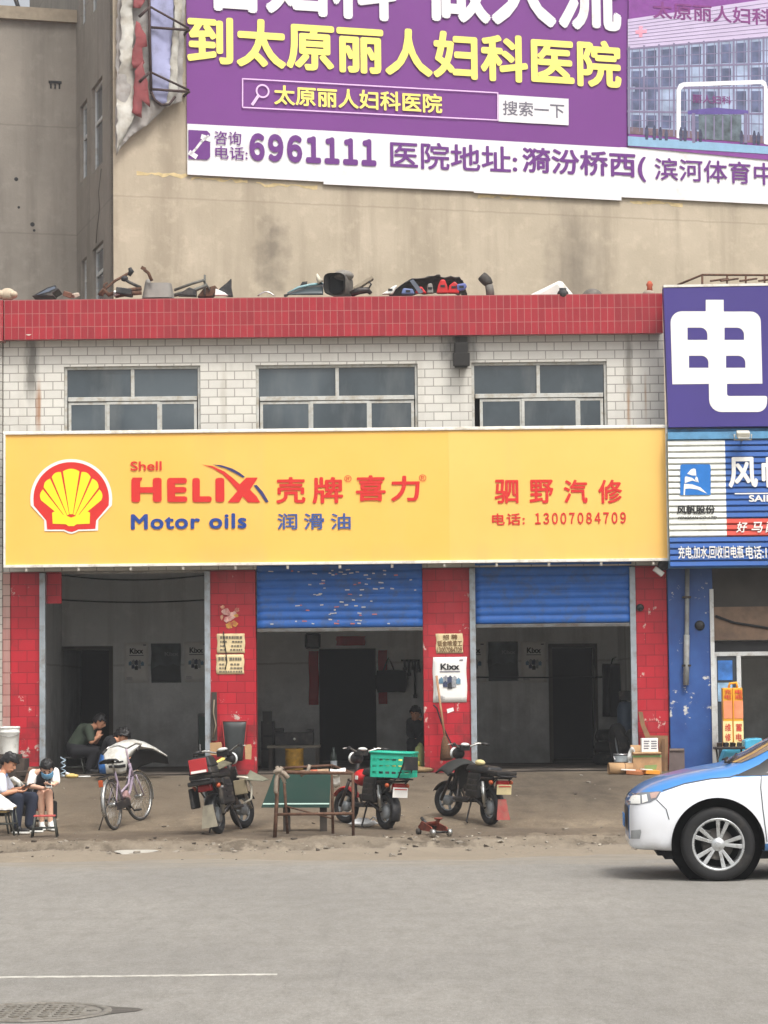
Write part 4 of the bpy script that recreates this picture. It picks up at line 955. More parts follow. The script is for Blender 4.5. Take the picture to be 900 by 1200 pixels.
mb = MB(); put_shape(mb, [[V(*p_) for p_ in lp] for lp in (outer, hol(288, 341, 435, 432), hol(562, 341, 706, 432), hol(299, 549, 443, 638), hol(573, 549, 716, 638))], PS, .006); mb.build('character', SWHITE, vs_, True)
mb = MB(); mb.prism([PS.at(b[0] - 3.2, v_, .006) for v_ in (c[1] + .4,)] + [PS.at(b[0] - .6, c[1] + .4, .006), PS.at(b[0] - .6, b[1] - .4, .006), PS.at(b[0] - 3.2, b[1] - .4, .006)], (0, -.002, 0)); bpy.data.meshes.remove(mb.mesh('unused'))

# blue slatted battery sign
BS = wall_plane(39.2)
SLW = mat('white_slat', C(222, 224, 216), .5, var=.05, dirt=C(180, 174, 158), damt=.25, dscale=3); SLB = mat('blue_slat', C(28, 84, 158), .5, var=.07, scale=2, dirt=C(50, 90, 140), damt=.3); SLR = mat('red_slat', C(196, 66, 52), .55, var=.06)
bs = empty('battery_sign', 'blue and white slatted battery sign with a sail emblem below the violet board', 'sign', BS.pp(860, 666))
us0, us1 = BS.pix(784, 590)[0], BS.pix(1120, 590)[0]; vt, vb = BS.pix(840, 516)[1], BS.pix(840, 665)[1]
ns = 21; hp = (vt - vb) / ns
xs = BS.pix(850.5, 570)[0]
zones = [('white_panel', SLW, us0, xs, 0, 16), ('blue_panel', SLB, xs, us1, 0, 13), ('red_panel', SLR, xs, us1, 13, 16), ('blue_panel', SLB, us0, us1, 16, 21)]
for nm, m_, a, b, i0, i1 in zones:
    mb = MB()
    for i in range(i0, i1):
        z1_, z0_ = vt - i * hp, vt - (i + 1) * hp
        mb.prism([Vector((a, 39.2, z0_ + .012)), Vector((a, 39.185, z0_ + .03)), Vector((a, 39.2, z1_)), Vector((a, 39.25, z1_)), Vector((a, 39.25, z0_ + .006))], (b - a, 0, 0))
    mb.build(nm, m_, bs, True)
mb = MB(); mb.box(us0, us1, 39.252, 39.5, vb, vt + .02); mb.build('sign_box', mat('sky_blue_flashing', C(92, 146, 184), .5, .2, var=.12, dirt=C(70, 92, 110), damt=.4), bs, True)
mb = MB(); mb.box(us0, us1, 39.17, 39.62, vt + .02, vt + .13); mb.box(us0, us1, 39.4, 39.9, vt + .131, vt + .2); mb.build('flashing', mat('sky_blue_flashing', C(92, 146, 184)), bs, True)
BL = BS.off(.022)
K = lambda x, y: (770 + x / 6.315, 490 + y / 6.315)
mb = MB(); put_shape(mb, [[K(*p_) for p_ in [(172, 352), (184, 341), (386, 341), (397, 352), (397, 568), (205, 570), (172, 570)]]], BL, 0.0); mb.build('emblem_field', mat('emblem_blue', C(30, 112, 190), .5), bs, True)
mb = MB()
for lp in ([(222, 412), (250, 380), (272, 372), (286, 378), (290, 425), (258, 424)], [(205, 440), (212, 430), (260, 442), (300, 474), (262, 462), (235, 470), (205, 482)], [(200, 486), (260, 490), (320, 512), (372, 560), (300, 528), (240, 520), (208, 524), (206, 570), (195, 570)], [(288, 430), (300, 440), (308, 478), (280, 452)]): put_shape(mb, [[K(*p_) for p_ in lp]], BL, .004)
mb.build('emblem_sail', SWHITE, bs, True)
lettering('风帆股份', (793, 592, 838, 602.5), INK, .03, bs, BL, 0); lettering('FENGFAN CO.,LTD', (794.5, 605, 840, 608.6), INK, .02, bs, BL, 0, shear=.2)
lettering('风', (853.5, 535.5, 888, 571.5), SWHITE, .03, bs, BL, 0); lettering('帆', (892.5, 535.5, 929, 571.5), SWHITE, .03, bs, BL, 0)
mb = MB(); slab(mb, BL, (861, 577, 1020, 578.4), 0, .003); mb.build('underline', SWHITE, bs, True)
lettering('SAIL', (877.5, 580, 905, 588), SWHITE, .03, bs, BL, 0)
for ch, x0 in (('好', 862.5), ('马', 880.5), ('配', 897)): lettering(ch, (x0, 611.5, x0 + 13.5, 624), SWHITE, .02, bs, BL, 0, shear=.2)
lettering('充电,加水,回收旧电瓶', (794.8, 639.5, 871.5, 655), SWHITE, .015, bs, BL, 0); lettering('电话:18', (874, 639.5, 905, 655), SWHITE, .015, bs, BL, 0)
# floodlight over the sign
fl = empty('flood_light', 'small pale floodlight on the ledge above the slatted battery sign', 'lamp', BS.pp(868, 514, .15))
mb = MB(); p = BS.pp(868.5, 510.5, .22); mb.cbox(p, (.2, .12, .09), (R(25), 0, 0)); mb.build('housing', mat('lamp_housing', C(196, 192, 176), .5, var=.1), fl, True, bevel=.015)
mb = MB(); mb.cbox(p + Vector((0, -.03, -.055)), (.17, .09, .012), (R(25), 0, 0)); mb.build('lens', mat('lamp_lens', C(160, 162, 160), .1), fl, True)
mb = MB(); mb.tube([p + Vector((-.13, .02, .0)), p + Vector((-.13, .05, -.08)), p + Vector((.13, .05, -.08)), p + Vector((.13, .02, 0))], .012, 6); mb.tube([p + Vector((0, .05, -.08)), p + Vector((0, .2, -.08))], .015, 6); mb.build('bracket', mat('lamp_bracket', C(170, 164, 148), .5), fl, True)
# lattice of steel bars on the roof above the violet sign
LP = wall_plane(40.6)
lt = empty('roof_frame', 'light welded frame of thin rusty bars on the roof over the violet sign', 'frame', LP.pp(850, 336))
mb = MB(); lp = lambda x, y, o=0: LP.pp(x, y, o)
mb.tube([lp(794, 334), lp(823, 322), lp(1000, 323)], .018, 6)
mb.tube([lp(823, 322), lp(823, 345)], .018, 6)
mb.build('top_rail', RUST, lt, True)
for x in (829, 841, 852, 863, 874, 885, 896, 907, 918):
    mb = MB(); mb.tube([lp(x, 334, .4), lp(x + 27, 323, -.3)] if x % 2 else [lp(x, 322.5), lp(x, 340)], .016, 6); mb.build('bar', RUST, lt, True)
# security camera and socket on the last red pier
cm = empty('security_camera', 'small white camera under the right end of the yellow sign', 'camera', FP.pp(771, 668, .3))
mb = MB(); p = FP.pp(769, 671, .34); mb.cbox(p, (.17, .1, .08), (0, R(38), 0)); mb.build('housing', WHITE, cm, True, bevel=.012)
mb = MB(); mb.tube([p + Vector((.05, .02, .02)), p + Vector((.1, .1, .1)), p + Vector((.11, .32, .1))], .018, 6); mb.build('arm', DARKM, cm, True)
mb = MB(); p = FP.pp(775, 663, .3); mb.lathe([(0, -.05), (.08, -.05), (.09, 0), (.08, .05), (0, .05)], p, (0, -1, 0), 16); mb.build('junction_box', BLACK, cm, True)
mb = MB(); p = FP.pp(750, 712, .0); mb.lathe([(0, .05), (.05, .05), (.06, .02), (.06, 0)], p, (0, -1, 0), 14); tag(mb.build('wall_socket', BLACK), 'round black fitting on the red pier under the security camera', 'socket')
# ------------------------------------------------------------------ scrap thrown on the parapet
RP = wall_plane(39.95)
RZ = ZB1
def rp(x, y, o=0.0): return RP.pp(x, y, o)           # o > 0 comes towards the street
def roof_thing(name, label, cat, px): 
    p = rp(px, 346); p.z = RZ; return empty(name, label, cat, p, group=None)
SCR = mat('scrap_black', C(40, 40, 42), .6, var=.35, dirt=C(100, 94, 86), damt=.35, dscale=6)
GREYP = mat('faded_grey_plastic', C(130, 126, 120), .65, var=.12, dirt=C(98, 90, 80), damt=.3)
TEAL = mat('dark_teal_panel', C(46, 58, 62), .35, var=.2, dirt=C(96, 92, 86), damt=.3)
def pl_prism(mb, pts, o, d, mi=0): mb.prism([rp(x, y, o) for x, y in pts], (0, d, 0), mi)
MB_ = MB
t = roof_thing('folded_sheet', 'folded black sheet lying flat at the left end of the parapet', 'sheet', 55)
mb = MB(); pl_prism(mb, [(38, 348), (56, 338), (66, 335), (70, 340), (62, 345), (64, 348)], .1, .5); mb.build('cover', SCR, t, True, bevel=.01)
mb = MB(); pl_prism(mb, [(44, 347), (57, 339.5), (65, 337), (66, 339), (58, 343)], .11, .01); mb.build('lining', mat('slate_blue_lining', C(96, 106, 120), .5, var=.2), t, True)
t = roof_thing('rubble_bag', 'small pale bag of rubble beside the folded black sheet', 'bag', 8)
mb = MB(); 
for x, r, k in ((3, .09, 1), (10, .13, 2), (16, .08, 3)): mb.ball(rp(x, 346.5, .1), (r, .12, r * .8), 12, 8)
mb.build('sack', mat('dusty_sack', C(186, 170, 148), .9, var=.15), t, True)
t = roof_thing('brick_fragment', 'broken brown brick lumps between the black sheet and the bent handlebars', 'brick', 84)
mb = MB(); mb.cbox(rp(79, 345), (.14, .16, .08), (0.2, .3, .2)); mb.build('lump', mat('broken_brick', C(120, 84, 68), .95, var=.3, scale=9), t, True, bevel=.01)
mb = MB(); mb.cbox(rp(88, 346), (.1, .12, .06), (0.1, -.4, .6)); mb.build('lump', mat('pale_mortar', C(180, 166, 150), .95, var=.2, scale=9), t, True, bevel=.01)
t = roof_thing('bent_handlebar', 'bent scooter handlebar with two raised mirror stalks on the parapet', 'handlebar', 140)
mb = MB(); mb.tube([rp(119, 347), rp(124, 338), rp(135, 329), rp(153, 319)], .022, 8); mb.tube([rp(122, 345), rp(122, 334), rp(126, 331)], .02, 7); mb.build('tube', RUST, t, True)
mb = MB(); mb.tube([rp(151, 323), rp(154, 318), rp(152, 314)], [.03, .045, .03], 8); mb.build('grip', SCR, t, True)
mb = MB(); mb.tube([rp(146, 327), rp(152, 331), rp(165, 337)], .025, 8); mb.ball(rp(146, 326.5), (.06, .05, .05), 10, 8); mb.build('stalk', SCR, t, True)
mb = MB(); mb.tube([rp(178, 329), rp(174, 320), rp(169, 316)], .026, 8); mb.cbox(rp(168, 314.5), (.07, .06, .05), (0, .5, 0)); mb.build('stalk', RUST, t, True)
t = roof_thing('scrap_tubes', 'tangle of dark scooter frame tubes lying left of the grey plastic tub', 'scrap', 148)
mb = MB(); mb.tube([rp(126, 346), rp(140, 341), rp(166, 338)], .03, 8); mb.tube([rp(135, 347), rp(152, 344), rp(166, 343)], .035, 8); mb.tube([rp(116, 346), rp(121, 339), rp(128, 346)], .03, 8); mb.build('tube', RUST, t, True)
mb = MB(); mb.cbox(rp(146, 342.5), (.25, .3, .1), (0, .15, 0)); mb.build('battery_tray', SCR, t, True, bevel=.015)
mb = MB(); mb.cbox(rp(136, 344), (.1, .15, .08), (0, -.3, .3)); mb.build('lamp', STEEL, t, True, bevel=.015)
t = roof_thing('plastic_tub', 'faded grey plastic tub turned upside down on the parapet', 'tub', 184)
mb = MB()
def tub(u, v):
    a = 2 * math.pi * u; k = 1 - .18 * v; n = 4
    c_, s_ = math.cos(a), math.sin(a); r_ = (abs(c_) ** n + abs(s_) ** n) ** (-1 / n)
    return rp(184, 348) + Vector((.255 * r_ * c_ * k, .22 * r_ * s_ * k + .25, .24 * v + .0))
mb.grid(tub, 40, 6); top = [tub(i / 40, 1) + Vector((0, 0, .0)) for i in range(40)]; mb.face(top)
mb.build('shell', GREYP, t, True)
mb = MB(); mb.ball(rp(172, 331, -.2), (.05, .05, .09), 10, 8); mb.build('handle', GREYP, t, True)
t = roof_thing('luggage_rack', 'thin dark tube rack with a triangular end, right of the grey tub', 'rack', 226)
mb = MB(); mb.tube([rp(204, 340), rp(226, 332), rp(240, 328)], .022, 8); mb.tube([rp(204, 346), rp(228, 340), rp(243, 334)], .03, 8); mb.tube([rp(240, 346), rp(240, 322)], .018, 6); mb.tube([rp(238, 328), rp(246, 340)], .018, 6); mb.build('tube', mat('grey_green_tube', C(96, 96, 90), .6, .3, var=.2), t, True)
mb = MB(); pl_prism(mb, [(208, 346), (222, 337), (230, 340), (230, 347)], .05, .2); mb.build('cover', SCR, t, True, bevel=.01)
mb = MB(); pl_prism(mb, [(231, 347), (238, 338), (252, 334), (256, 339), (248, 347)], -.02, .25); mb.build('bracket', RUST, t, True, bevel=.01)
t = roof_thing('broken_fairing', 'white and black broken fairing standing on edge on the parapet', 'fairing', 262)
mb = MB(); pl_prism(mb, [(253, 339), (258, 341), (264, 344), (268, 347), (252, 347)], .08, .1); mb.build('fin', WHITE, t, True, bevel=.01)
mb = MB(); pl_prism(mb, [(256, 339), (266, 331), (271, 326), (271, 336), (273, 347), (266, 347)], .0, .12); mb.build('panel', SCR, t, True, bevel=.01)
t = roof_thing('wire_hoop', 'thin pale wire hoop lying on the parapet before the teal panel', 'hoop', 312)
mb = MB(); mb.tube([rp(302 + i * 2, 347 - 5 * math.sin(math.pi * i / 10)) for i in range(11)], .01, 6); mb.build('wire', STEEL, t, True)
t = roof_thing('teal_fairing', 'dark teal scooter body panel leaning on a grey box on the parapet', 'fairing', 356)
mb = MB()
def pan(u, v):
    x = 333 + 46 * u; top = 347 - 18 * math.sin(math.pi * .5 * min(1, u * 1.25)) ** .8; return rp(x, 347 + (top - 347) * v, .12 - .4 * v * v)
mb.grid(pan, 16, 8); mb.build('shell', TEAL, t, True, solid=.015, recalc=False)
mb = MB(); mb.tube([rp(337, 345, .14), rp(350, 338, .1), rp(364, 334, .02), rp(378, 331.5, -.06)], [.008, .02, .022, .02], 6); mb.build('stripe', mat('pale_teal_stripe', C(120, 156, 160), .4), t, True)
mb = MB(); pl_prism(mb, [(351, 334), (354, 329), (360, 328.5), (359, 333)], -.1, .06); mb.build('fin', SCR, t, True)
mb = MB(); mb.tube([rp(376, 331), rp(373, 326), rp(371, 321)], [.05, .035, .015], 8); mb.build('horn', mat('cream_plastic', C(200, 192, 172), .5), t, True)
t = roof_thing('battery_box', 'grey open ended battery box with a black mouth on the parapet', 'battery box', 394)
mb = MB()
def bx_(u, v, s=1.0, o=0):
    a = 2 * math.pi * u; c_, s_ = math.cos(a), math.sin(a); n = 4; r_ = (abs(c_) ** n + abs(s_) ** n) ** (-1 / n)
    p = rp(392, 334); return p + Vector((.17 * r_ * c_ * s + .12 * v, -.12 + .5 * v, .175 * r_ * s_ * s + .03 * v))
mb.grid(lambda u, v: bx_(u, v), 40, 6)
mb.grid(lambda u, v: bx_(u, v * .8 + .01, .86), 40, 5); mb.face([bx_(i / 40, .81, .86) for i in range(40)])
o = mb.build('shell', mat('grey_black_case', C(72, 70, 68), .5, var=.2, dirt=C(110, 104, 96), damt=.3), t, True, recalc=False)
mb = MB(); mb.ball(rp(402, 321, -.2), (.17, .2, .09), 14, 8); mb.build('lid', GREYP, t, True)
mb = MB(); mb.face([bx_(i / 40, .5, .87) for i in range(40)]); mb.build('mouth', INK, t, True)
t = roof_thing('silver_plank', 'dented silver silencer and plank resting right of the grey box', 'silencer', 426)
mb = MB(); mb.prism([rp(414, 336), rp(436, 322.5), rp(438, 326), rp(416, 340)], (0, .2, 0)); mb.build('plank', mat('weathered_plank', C(140, 130, 112), .8, var=.25), t, True, bevel=.008)
mb = MB(); mb.tube([rp(411, 345), rp(420, 341), rp(431, 340), rp(435, 344)], [.05, .06, .05, .03], 10); mb.build('muffler', DARKM, t, True)
mb = MB(); mb.tube([rp(431, 340), rp(435, 333), rp(432, 330)], .015, 6); mb.build('stay', DARKM, t, True)
t = roof_thing('scrap_heap_cover', 'crumpled black sheet covering red, blue and white scooter scraps on the parapet', 'sheet', 498)
mb = MB()
prof_ = [(456, 347), (462, 342), (475, 331), (485, 328), (497, 327), (508, 324), (515, 322.5), (516, 326), (528, 325), (538, 327), (542, 330), (547, 346)]
def cov(u, v):
    s_ = u * (len(prof_) - 1); i = min(int(s_), len(prof_) - 2); f = s_ - i; x = prof_[i][0] + (prof_[i + 1][0] - prof_[i][0]) * f; y = prof_[i][1] + (prof_[i + 1][1] - prof_[i][1]) * f
    p = rp(x, y, .1 - .7 * v); p.z = RZ + (p.z - RZ) * (1 - .5 * v) + .03 * mnoise.noise(Vector((u * 14, v * 4, 2))); return p
mb.grid(cov, 44, 6); mb.build('sheet', SCR, t, True, solid=.012, recalc=False)
heap = [('red_casing', 'red scooter casing upright in the middle of the heap', 518, REDP, [(511, 346), (513, 337), (516, 330), (521, 330), (524, 338), (525, 346)]), ('red_casing', 'red scooter casing leaning at the right of the heap', 530, REDP, [(524, 346), (526, 337), (532, 332), (536, 335), (538, 346)]), ('red_casing', 'small red scooter casing low at the left of the heap', 494, REDP, [(486, 346), (489, 339), (494, 338), (500, 346)]), ('blue_casing', 'blue scooter casing at the right end of the heap', 540, mat('faded_blue_plastic', C(86, 94, 150), .5, var=.15), [(532, 336), (545, 334), (547, 338), (544, 342), (534, 344)]), ('grey_casing', 'grey mudguard piece between the red casings', 506, GREYP, [(500, 346), (501, 335), (506, 334), (508, 346)]), ('blue_bottle', 'small dull blue casing at the left foot of the heap', 480, mat('dull_blue_plastic', C(96, 110, 150), .5), [(470, 347), (472, 340), (484, 341), (486, 347)]), ('white_casing', 'white curved casing at the far left of the heap', 461, WHITE, [(447, 347), (454, 343), (460, 338), (466, 336), (460, 347)])]
for nm, lb, px, m_, pts in heap:
    t = roof_thing(nm, lb, 'casing', px); q = MB(); q.prism([rp(x, y, .22) for x, y in pts], (0, .12, 0)); q.build('shell', m_, t, True, bevel=.02)
    q = MB(); cx_ = sum(p_[0] for p_ in pts) / len(pts); cy_ = sum(p_[1] for p_ in pts) / len(pts); q.cbox(rp(cx_, cy_, .225), (.07, .01, .035)); q.build('slot', INK, t, True)
t = roof_thing('leaning_board', 'narrow dark board leaning across the scrap heap', 'board', 486)
mb = MB(); mb.prism([rp(480, 332, .24), rp(484, 330, .24), rp(496, 345, .24), rp(491, 347, .24)], (0, .03, 0)); mb.build('plank', mat('blue_grey_board', C(92, 98, 110), .7, var=.2), t, True)
t = roof_thing('stove_pipe', 'short dark stove pipe with a bent cowl on the parapet', 'pipe', 574)
mb = MB(); mb.tube([rp(575, 350), rp(574, 340), rp(573, 334)], .065, 12); mb.build('pipe', mat('pipe_grey', C(104, 100, 94), .7, .2, var=.2), t, True)
mb = MB(); mb.tube([rp(574, 334), rp(571, 330), rp(566, 325), rp(564, 323)], [.06, .085, .085, .075], 12); mb.build('cowl', mat('pipe_soot', C(70, 66, 62), .7, .2, var=.25), t, True)
t = roof_thing('white_slab', 'white foam slab tilted against the wall behind the parapet', 'foam slab', 646)
mb = MB(); mb.prism([rp(619, 346.5), rp(655, 329), rp(659, 330), rp(673, 346.5)], (0, .12, 0)); mb.build('slab', WHITE, t, True, bevel=.012)
mb = MB(); mb.prism([rp(632, 345, .003), rp(653, 333, .003), rp(664, 345, .003)], (0, .02, 0)); mb.build('recess', mat('foam_recess', C(206, 204, 196), .6), t, True)
t = roof_thing('helmet_shell', 'dusty dark dome shell lying near the right end of the parapet', 'helmet', 695)
mb = MB(); mb.ball(rp(695, 347, -.15), (.17, .2, .14), 18, 10); mb.build('dome', mat('dusty_dark_shell', C(98, 92, 86), .7, var=.2, dirt=C(140, 128, 112), damt=.4), t, True)
t = roof_thing('red_stub', 'small brick red stub on a mortar lump at the right end of the parapet', 'stub', 760)
mb = MB(); mb.ball(rp(760, 345, .05), (.1, .1, .06), 12, 8); mb.build('lump', mat('mortar_lump', C(150, 138, 124), .95, var=.2), t, True)
mb = MB(); mb.lathe([(0, .0), (.05, 0), (.04, .08), (.055, .12), (.03, .17), (0, .18)], rp(761, 343, .05), (0, 0, 1), 12); mb.build('knob', mat('brick_red_clay', C(170, 84, 60), .8, var=.2), t, True)
t = roof_thing('dark_pot', 'small dark pot tucked against the white foam slab', 'pot', 658)
mb = MB(); mb.ball(rp(659, 346, .12), (.09, .1, .08), 12, 8); mb.lathe([(.05, .05), (.06, .09), (.05, .09)], rp(659, 346, .12), n=12); mb.build('body', SCR, t, True)
# ------------------------------------------------------------------ bills, posters and things in and by the bays
def bill(name, label, cat, pl, box, m_, lines=None, texts=(), group=None, tilt=0.0):
    o = pl.off(0.006); u0, u1, v0, v1 = o.rect(*box)
    r_ = empty(name, label, cat, o.at((u0 + u1) / 2, v0), group=group)
    b_ = MB(); b_.grid(lambda u, v: o.at(u0 + (u1 - u0) * u + .006 * math.sin(v * 9 + box[0]), v0 + (v1 - v0) * v, .004 + .006 * abs(mnoise.noise(Vector((u * 2 + box[0], v * 2, 1))))), 6, 8); b_.build('sheet', m_, r_, True, recalc=False, solid=.001)
    if lines:
        b_ = MB(); rr_ = random.Random(int(box[0]))
        for x0, y0, x1, h in lines:
            x = x0
            while x < x1 - 1:
                w_ = min(x1 - x, rr_.uniform(1.6, 3.4)); slab(b_, o, (x, y0, x + w_, y0 + h), .014, .001); x += w_ + rr_.uniform(.5, 1.2)
        q = b_.build('print', mat('faded_ink', C(112, 104, 90), .8, var=.2), r_, True); tag(q, kind='stuff')
    for tx, bx2, m2, bo in texts:
        b_ = MB(); put_text(b_, tx, o, bx2, .014, bo); b_.build('lettering', m2, r_, True)
    return r_, o
CREAM = mat('cream_bill', C(222, 202, 158), .8, var=.08, scale=3, dirt=C(190, 166, 124), damt=.3)
PF = wall_plane(FY + .002)
bill('repair_notice', 'upper cream notice of two on the pier between the first two bays', 'notice', PF, (254.5, 742.5, 287, 765.5), CREAM, [(258, 745.5, 284, 3), (258, 751, 266, 2), (272, 751, 284, 2), (258, 756, 265, 2), (271, 756, 283, 2), (258, 760.5, 266, 2), (270, 760.5, 284, 2)])
bill('repair_notice', 'lower cream notice, torn at its top edge, between the first two bays', 'notice', PF, (253.5, 767, 286, 790), CREAM, [(256, 770, 266, 4), (269, 770.5, 283, 3.4), (257, 777.5, 264, 2), (270, 777.5, 282, 2), (257, 782, 265, 2), (270, 782, 284, 2), (257, 786, 284, 2)])
# torn paper picture: what is left of it, bare coloured scraps
o = PF.off(.004); r_ = empty('torn_picture', 'torn pink and yellow paper scraps pasted above the cream notices', 'poster', PF.pp(269, 738))
for nm, cols, boxes in (('pink_scrap', C(216, 176, 164), [(260, 712, 270, 722), (268, 715, 278, 727), (262, 721, 272, 730)]), ('tan_scrap', C(196, 150, 120), [(258, 709, 264, 714), (275, 711, 281, 718), (258, 720, 262, 727)]), ('mustard_scrap', C(204, 152, 74), [(264, 729, 273, 738), (271, 727, 279, 735), (274, 719, 280, 724)])):
    mb = MB(); rs = random.Random(len(nm))
    for i_, (x0, y0, x1, y1) in enumerate(boxes):
        cx_, cy_ = (x0 + x1) / 2, (y0 + y1) / 2
        put_shape(mb, [[(cx_ + (x1 - x0) * .5 * math.cos(k * .52) * rs.uniform(.6, 1.15), cy_ + (y1 - y0) * .5 * math.sin(k * .52) * rs.uniform(.6, 1.15)) for k in range(12)]], o, .002 + .002 * i_ + .006 * (len(nm) % 3))
    mb.build(nm, mat(nm, cols, .85, var=.35, scale=14, dirt=C(170, 60, 66), damt=.45, dscale=12), r_, True)
mb = MB(); mb.tube([PF.pp(x, y, .03) for x, y in ((262, 740), (263, 752), (265, 765), (266, 775), (264, 785))], .008, 5); tag(mb.build('loose_wire', INK), 'thin black wire hanging over the cream notices', 'wire')
TAN = mat('tan_letters', C(120, 92, 62), .8)
bill('job_notice', 'cream job notice with brown characters above the engine oil poster', 'notice', PF, (511, 742.5, 542.5, 765.5), CREAM, None, [('招 聘', (519, 743.5, 536, 749.5), TAN, .02), ('钣金喷漆工', (512.5, 750.5, 541.5, 757.5), TAN, .02), ('13007084709', (512.5, 758.5, 541.5, 764.5), TAN, .02)])
def oil_poster(label, pl, box, dim=False):
    x0, y0, x1, y1 = box; w_, h_ = x1 - x0, y1 - y0; X = lambda f: x0 + w_ * f; Y = lambda f: y0 + h_ * f
    r_, o = bill('oil_poster', label, 'poster', pl, box, PAPER, None, [('Kixx', (X(.22), Y(.14), X(.78), Y(.28)), INK, .035)], group='engine oil posters')
    b_ = MB(); slab(b_, o, (X(.78), Y(.05), X(.9), Y(.075)), .014, .001); slab(b_, o, (X(.2), Y(.31), X(.8), Y(.33)), .014, .001)
    for k in range(4): slab(b_, o, (X(.08), Y(.86 + .022 * k), X(.3 + .05 * (k % 2)), Y(.868 + .022 * k)), .014, .001)
    b_.build('small_print', GREYT, r_, True)
    for k, (fx_, fy_, s_, m_) in enumerate(((.24, .52, .13, 'blue'), (.37, .49, .15, 'grey'), (.5, .5, .16, 'navy'), (.63, .5, .15, 'grey'), (.75, .53, .13, 'blue'), (.36, .6, .13, 'navy'), (.5, .63, .14, 'dark'), (.62, .6, .13, 'grey'))):
        mm = {'blue': mat('print_blue_can', C(96, 132, 156), .6, var=.4, scale=30), 'grey': mat('print_grey_can', C(150, 152, 156), .6, var=.4, scale=30), 'navy': mat('print_navy_can', C(58, 66, 92), .6, var=.4, scale=30), 'dark': mat('print_dark_can', C(40, 42, 48), .6, var=.4, scale=30)}[m_]
        b_ = MB(); a, b, s2 = X(fx_), Y(fy_), s_ * w_
        put_shape(b_, [[(a - s2 * .5, b + s2 * .65), (a + s2 * .5, b + s2 * .65), (a + s2 * .5, b - s2 * .4), (a + s2 * .25, b - s2 * .55), (a + s2 * .22, b - s2 * .75), (a - s2 * .1, b - s2 * .75), (a - s2 * .15, b - s2 * .55), (a - s2 * .5, b - s2 * .4)]], o, .0145 + .001 * k); b_.build('printed_can', mm, r_, True)
oil_poster('white engine oil poster on the red pier under the cream job notice', PF, (507.5, 770, 547, 823))
oil_poster('white engine oil poster beside the dark doorway of the first bay', BW, (146, 753, 174, 800))
oil_poster('white engine oil poster half hidden by the rail at the right of the first bay', BW, (216, 752, 244, 799))
oil_poster('white engine oil poster left of the dark landscape in the third bay', BW, (538, 752, 570, 800))
oil_poster('white engine oil poster right of the dark landscape in the third bay', BW, (611, 752, 640, 800))
LAND = mat('dark_landscape_print', C(70, 78, 80), .6, var=.6, scale=4)
for box, lb in (((177, 754, 212, 800), 'dark landscape poster between the two white posters in the first bay'), ((572, 752, 607, 798), 'dark landscape poster between the two white posters in the third bay')):
    r_, o = bill('landscape_poster', lb, 'poster', BW, box, LAND, None, [('Kixx', (box[0] + 16, box[1] + 10, box[2] - 3, box[1] + 14.5), mat('dim_print', C(120, 124, 124), .7), .03)])
    mb = MB(); x0, y0, x1, y1 = box; put_shape(mb, [[(x0 + 1, y1 - 1), (x1 - 1, y1 - 1), (x1 - 1, y0 + 27), (x0 + 26, y0 + 24), (x0 + 18, y0 + 27), (x0 + 10, y0 + 25), (x0 + 1, y0 + 30)]], o, .013); mb.build('printed_hills', mat('print_hills', C(44, 50, 52), .6, var=.4, scale=5), r_, True)
# red couplets round the middle doorway
COUP = mat('red_couplet_paper', C(170, 36, 40), .7, var=.15, scale=4)
for nm, box, lb in (('door_couplet', (362, 763, 373.5, 826), 'narrow red paper couplet left of the middle doorway'), ('door_couplet', (443.5, 762, 454, 825), 'narrow red paper couplet right of the middle doorway, behind the black bag'), ('door_banner', (394, 745.5, 428, 756.5), 'wide red paper banner above the middle doorway')):
    bill(nm, lb, 'couplet', BW, box, COUP)
# middle bay: wall box, workbench, engine tin, barrel, cabinet, bag, stool pile
def w(x, y, Y): return P(x, y, Y)
def floor_at(px, Y): p = P(px, 890, Y); p.z = FLOOR; return p
r_, o = bill('wall_frame', 'empty dark wire frame on the back wall left of the red banner', 'frame', BW, (359, 744, 374, 758), mat('grey_board', C(120, 120, 116), .8))
mb = MB()
for a, b in (((358.5, 743), (374.5, 743)), ((374.5, 743), (374.5, 759)), ((374.5, 759), (358.5, 759)), ((358.5, 759), (358.5, 743))): mb.tube([o.pp(*a, .02), o.pp(*b, .02)], .018, 6)
mb.build('rim', INK, r_, True)
YB = 42.2
t = empty('workbench', 'low dark workbench with a pale edge in the middle bay', 'workbench', floor_at(345, YB))
a, b = w(313, 874, YB), w(375, 873, YB)
DKWOOD = mat('oily_wood', C(58, 52, 46), .8, var=.3); 
mb = MB(); mb.box(a.x, b.x, YB, YB + .6, a.z - .04, a.z); mb.build('top', mat('worn_bench_edge', C(116, 110, 98), .7, var=.25), t, True)
for x in (a.x + .05, b.x - .05):
    for y in (YB + .05, YB + .55): mb = MB(); mb.box(x - .03, x + .03, y - .03, y + .03, FLOOR, a.z - .04); mb.build('leg', DKWOOD, t, True)
t = empty('bench_machine', 'black bench machine with a small light on the workbench', 'machine', (w(345, 874, YB).x, YB + .3, a.z))
mb = MB(); p0, p1 = w(322, 872, YB + .3), w(368, 858, YB + .3); mb.box(p0.x, p1.x, YB + .12, YB + .5, a.z, p1.z); q0 = w(326, 853, YB + .3); mb.box(p0.x, p0.x + .15, YB + .14, YB + .48, p1.z, q0.z); mb.box(p1.x - .12, p1.x, YB + .14, YB + .48, p1.z, q0.z - .02); mb.build('body', SCR, t, True, bevel=.02)
mb = MB(); mb.ball(w(345, 866, YB + .115), .022, 8, 6); mb.build('knob', WHITE, t, True)
t = empty('oil_drum', 'yellow dented drum standing under the workbench', 'drum', floor_at(345, YB - .1))
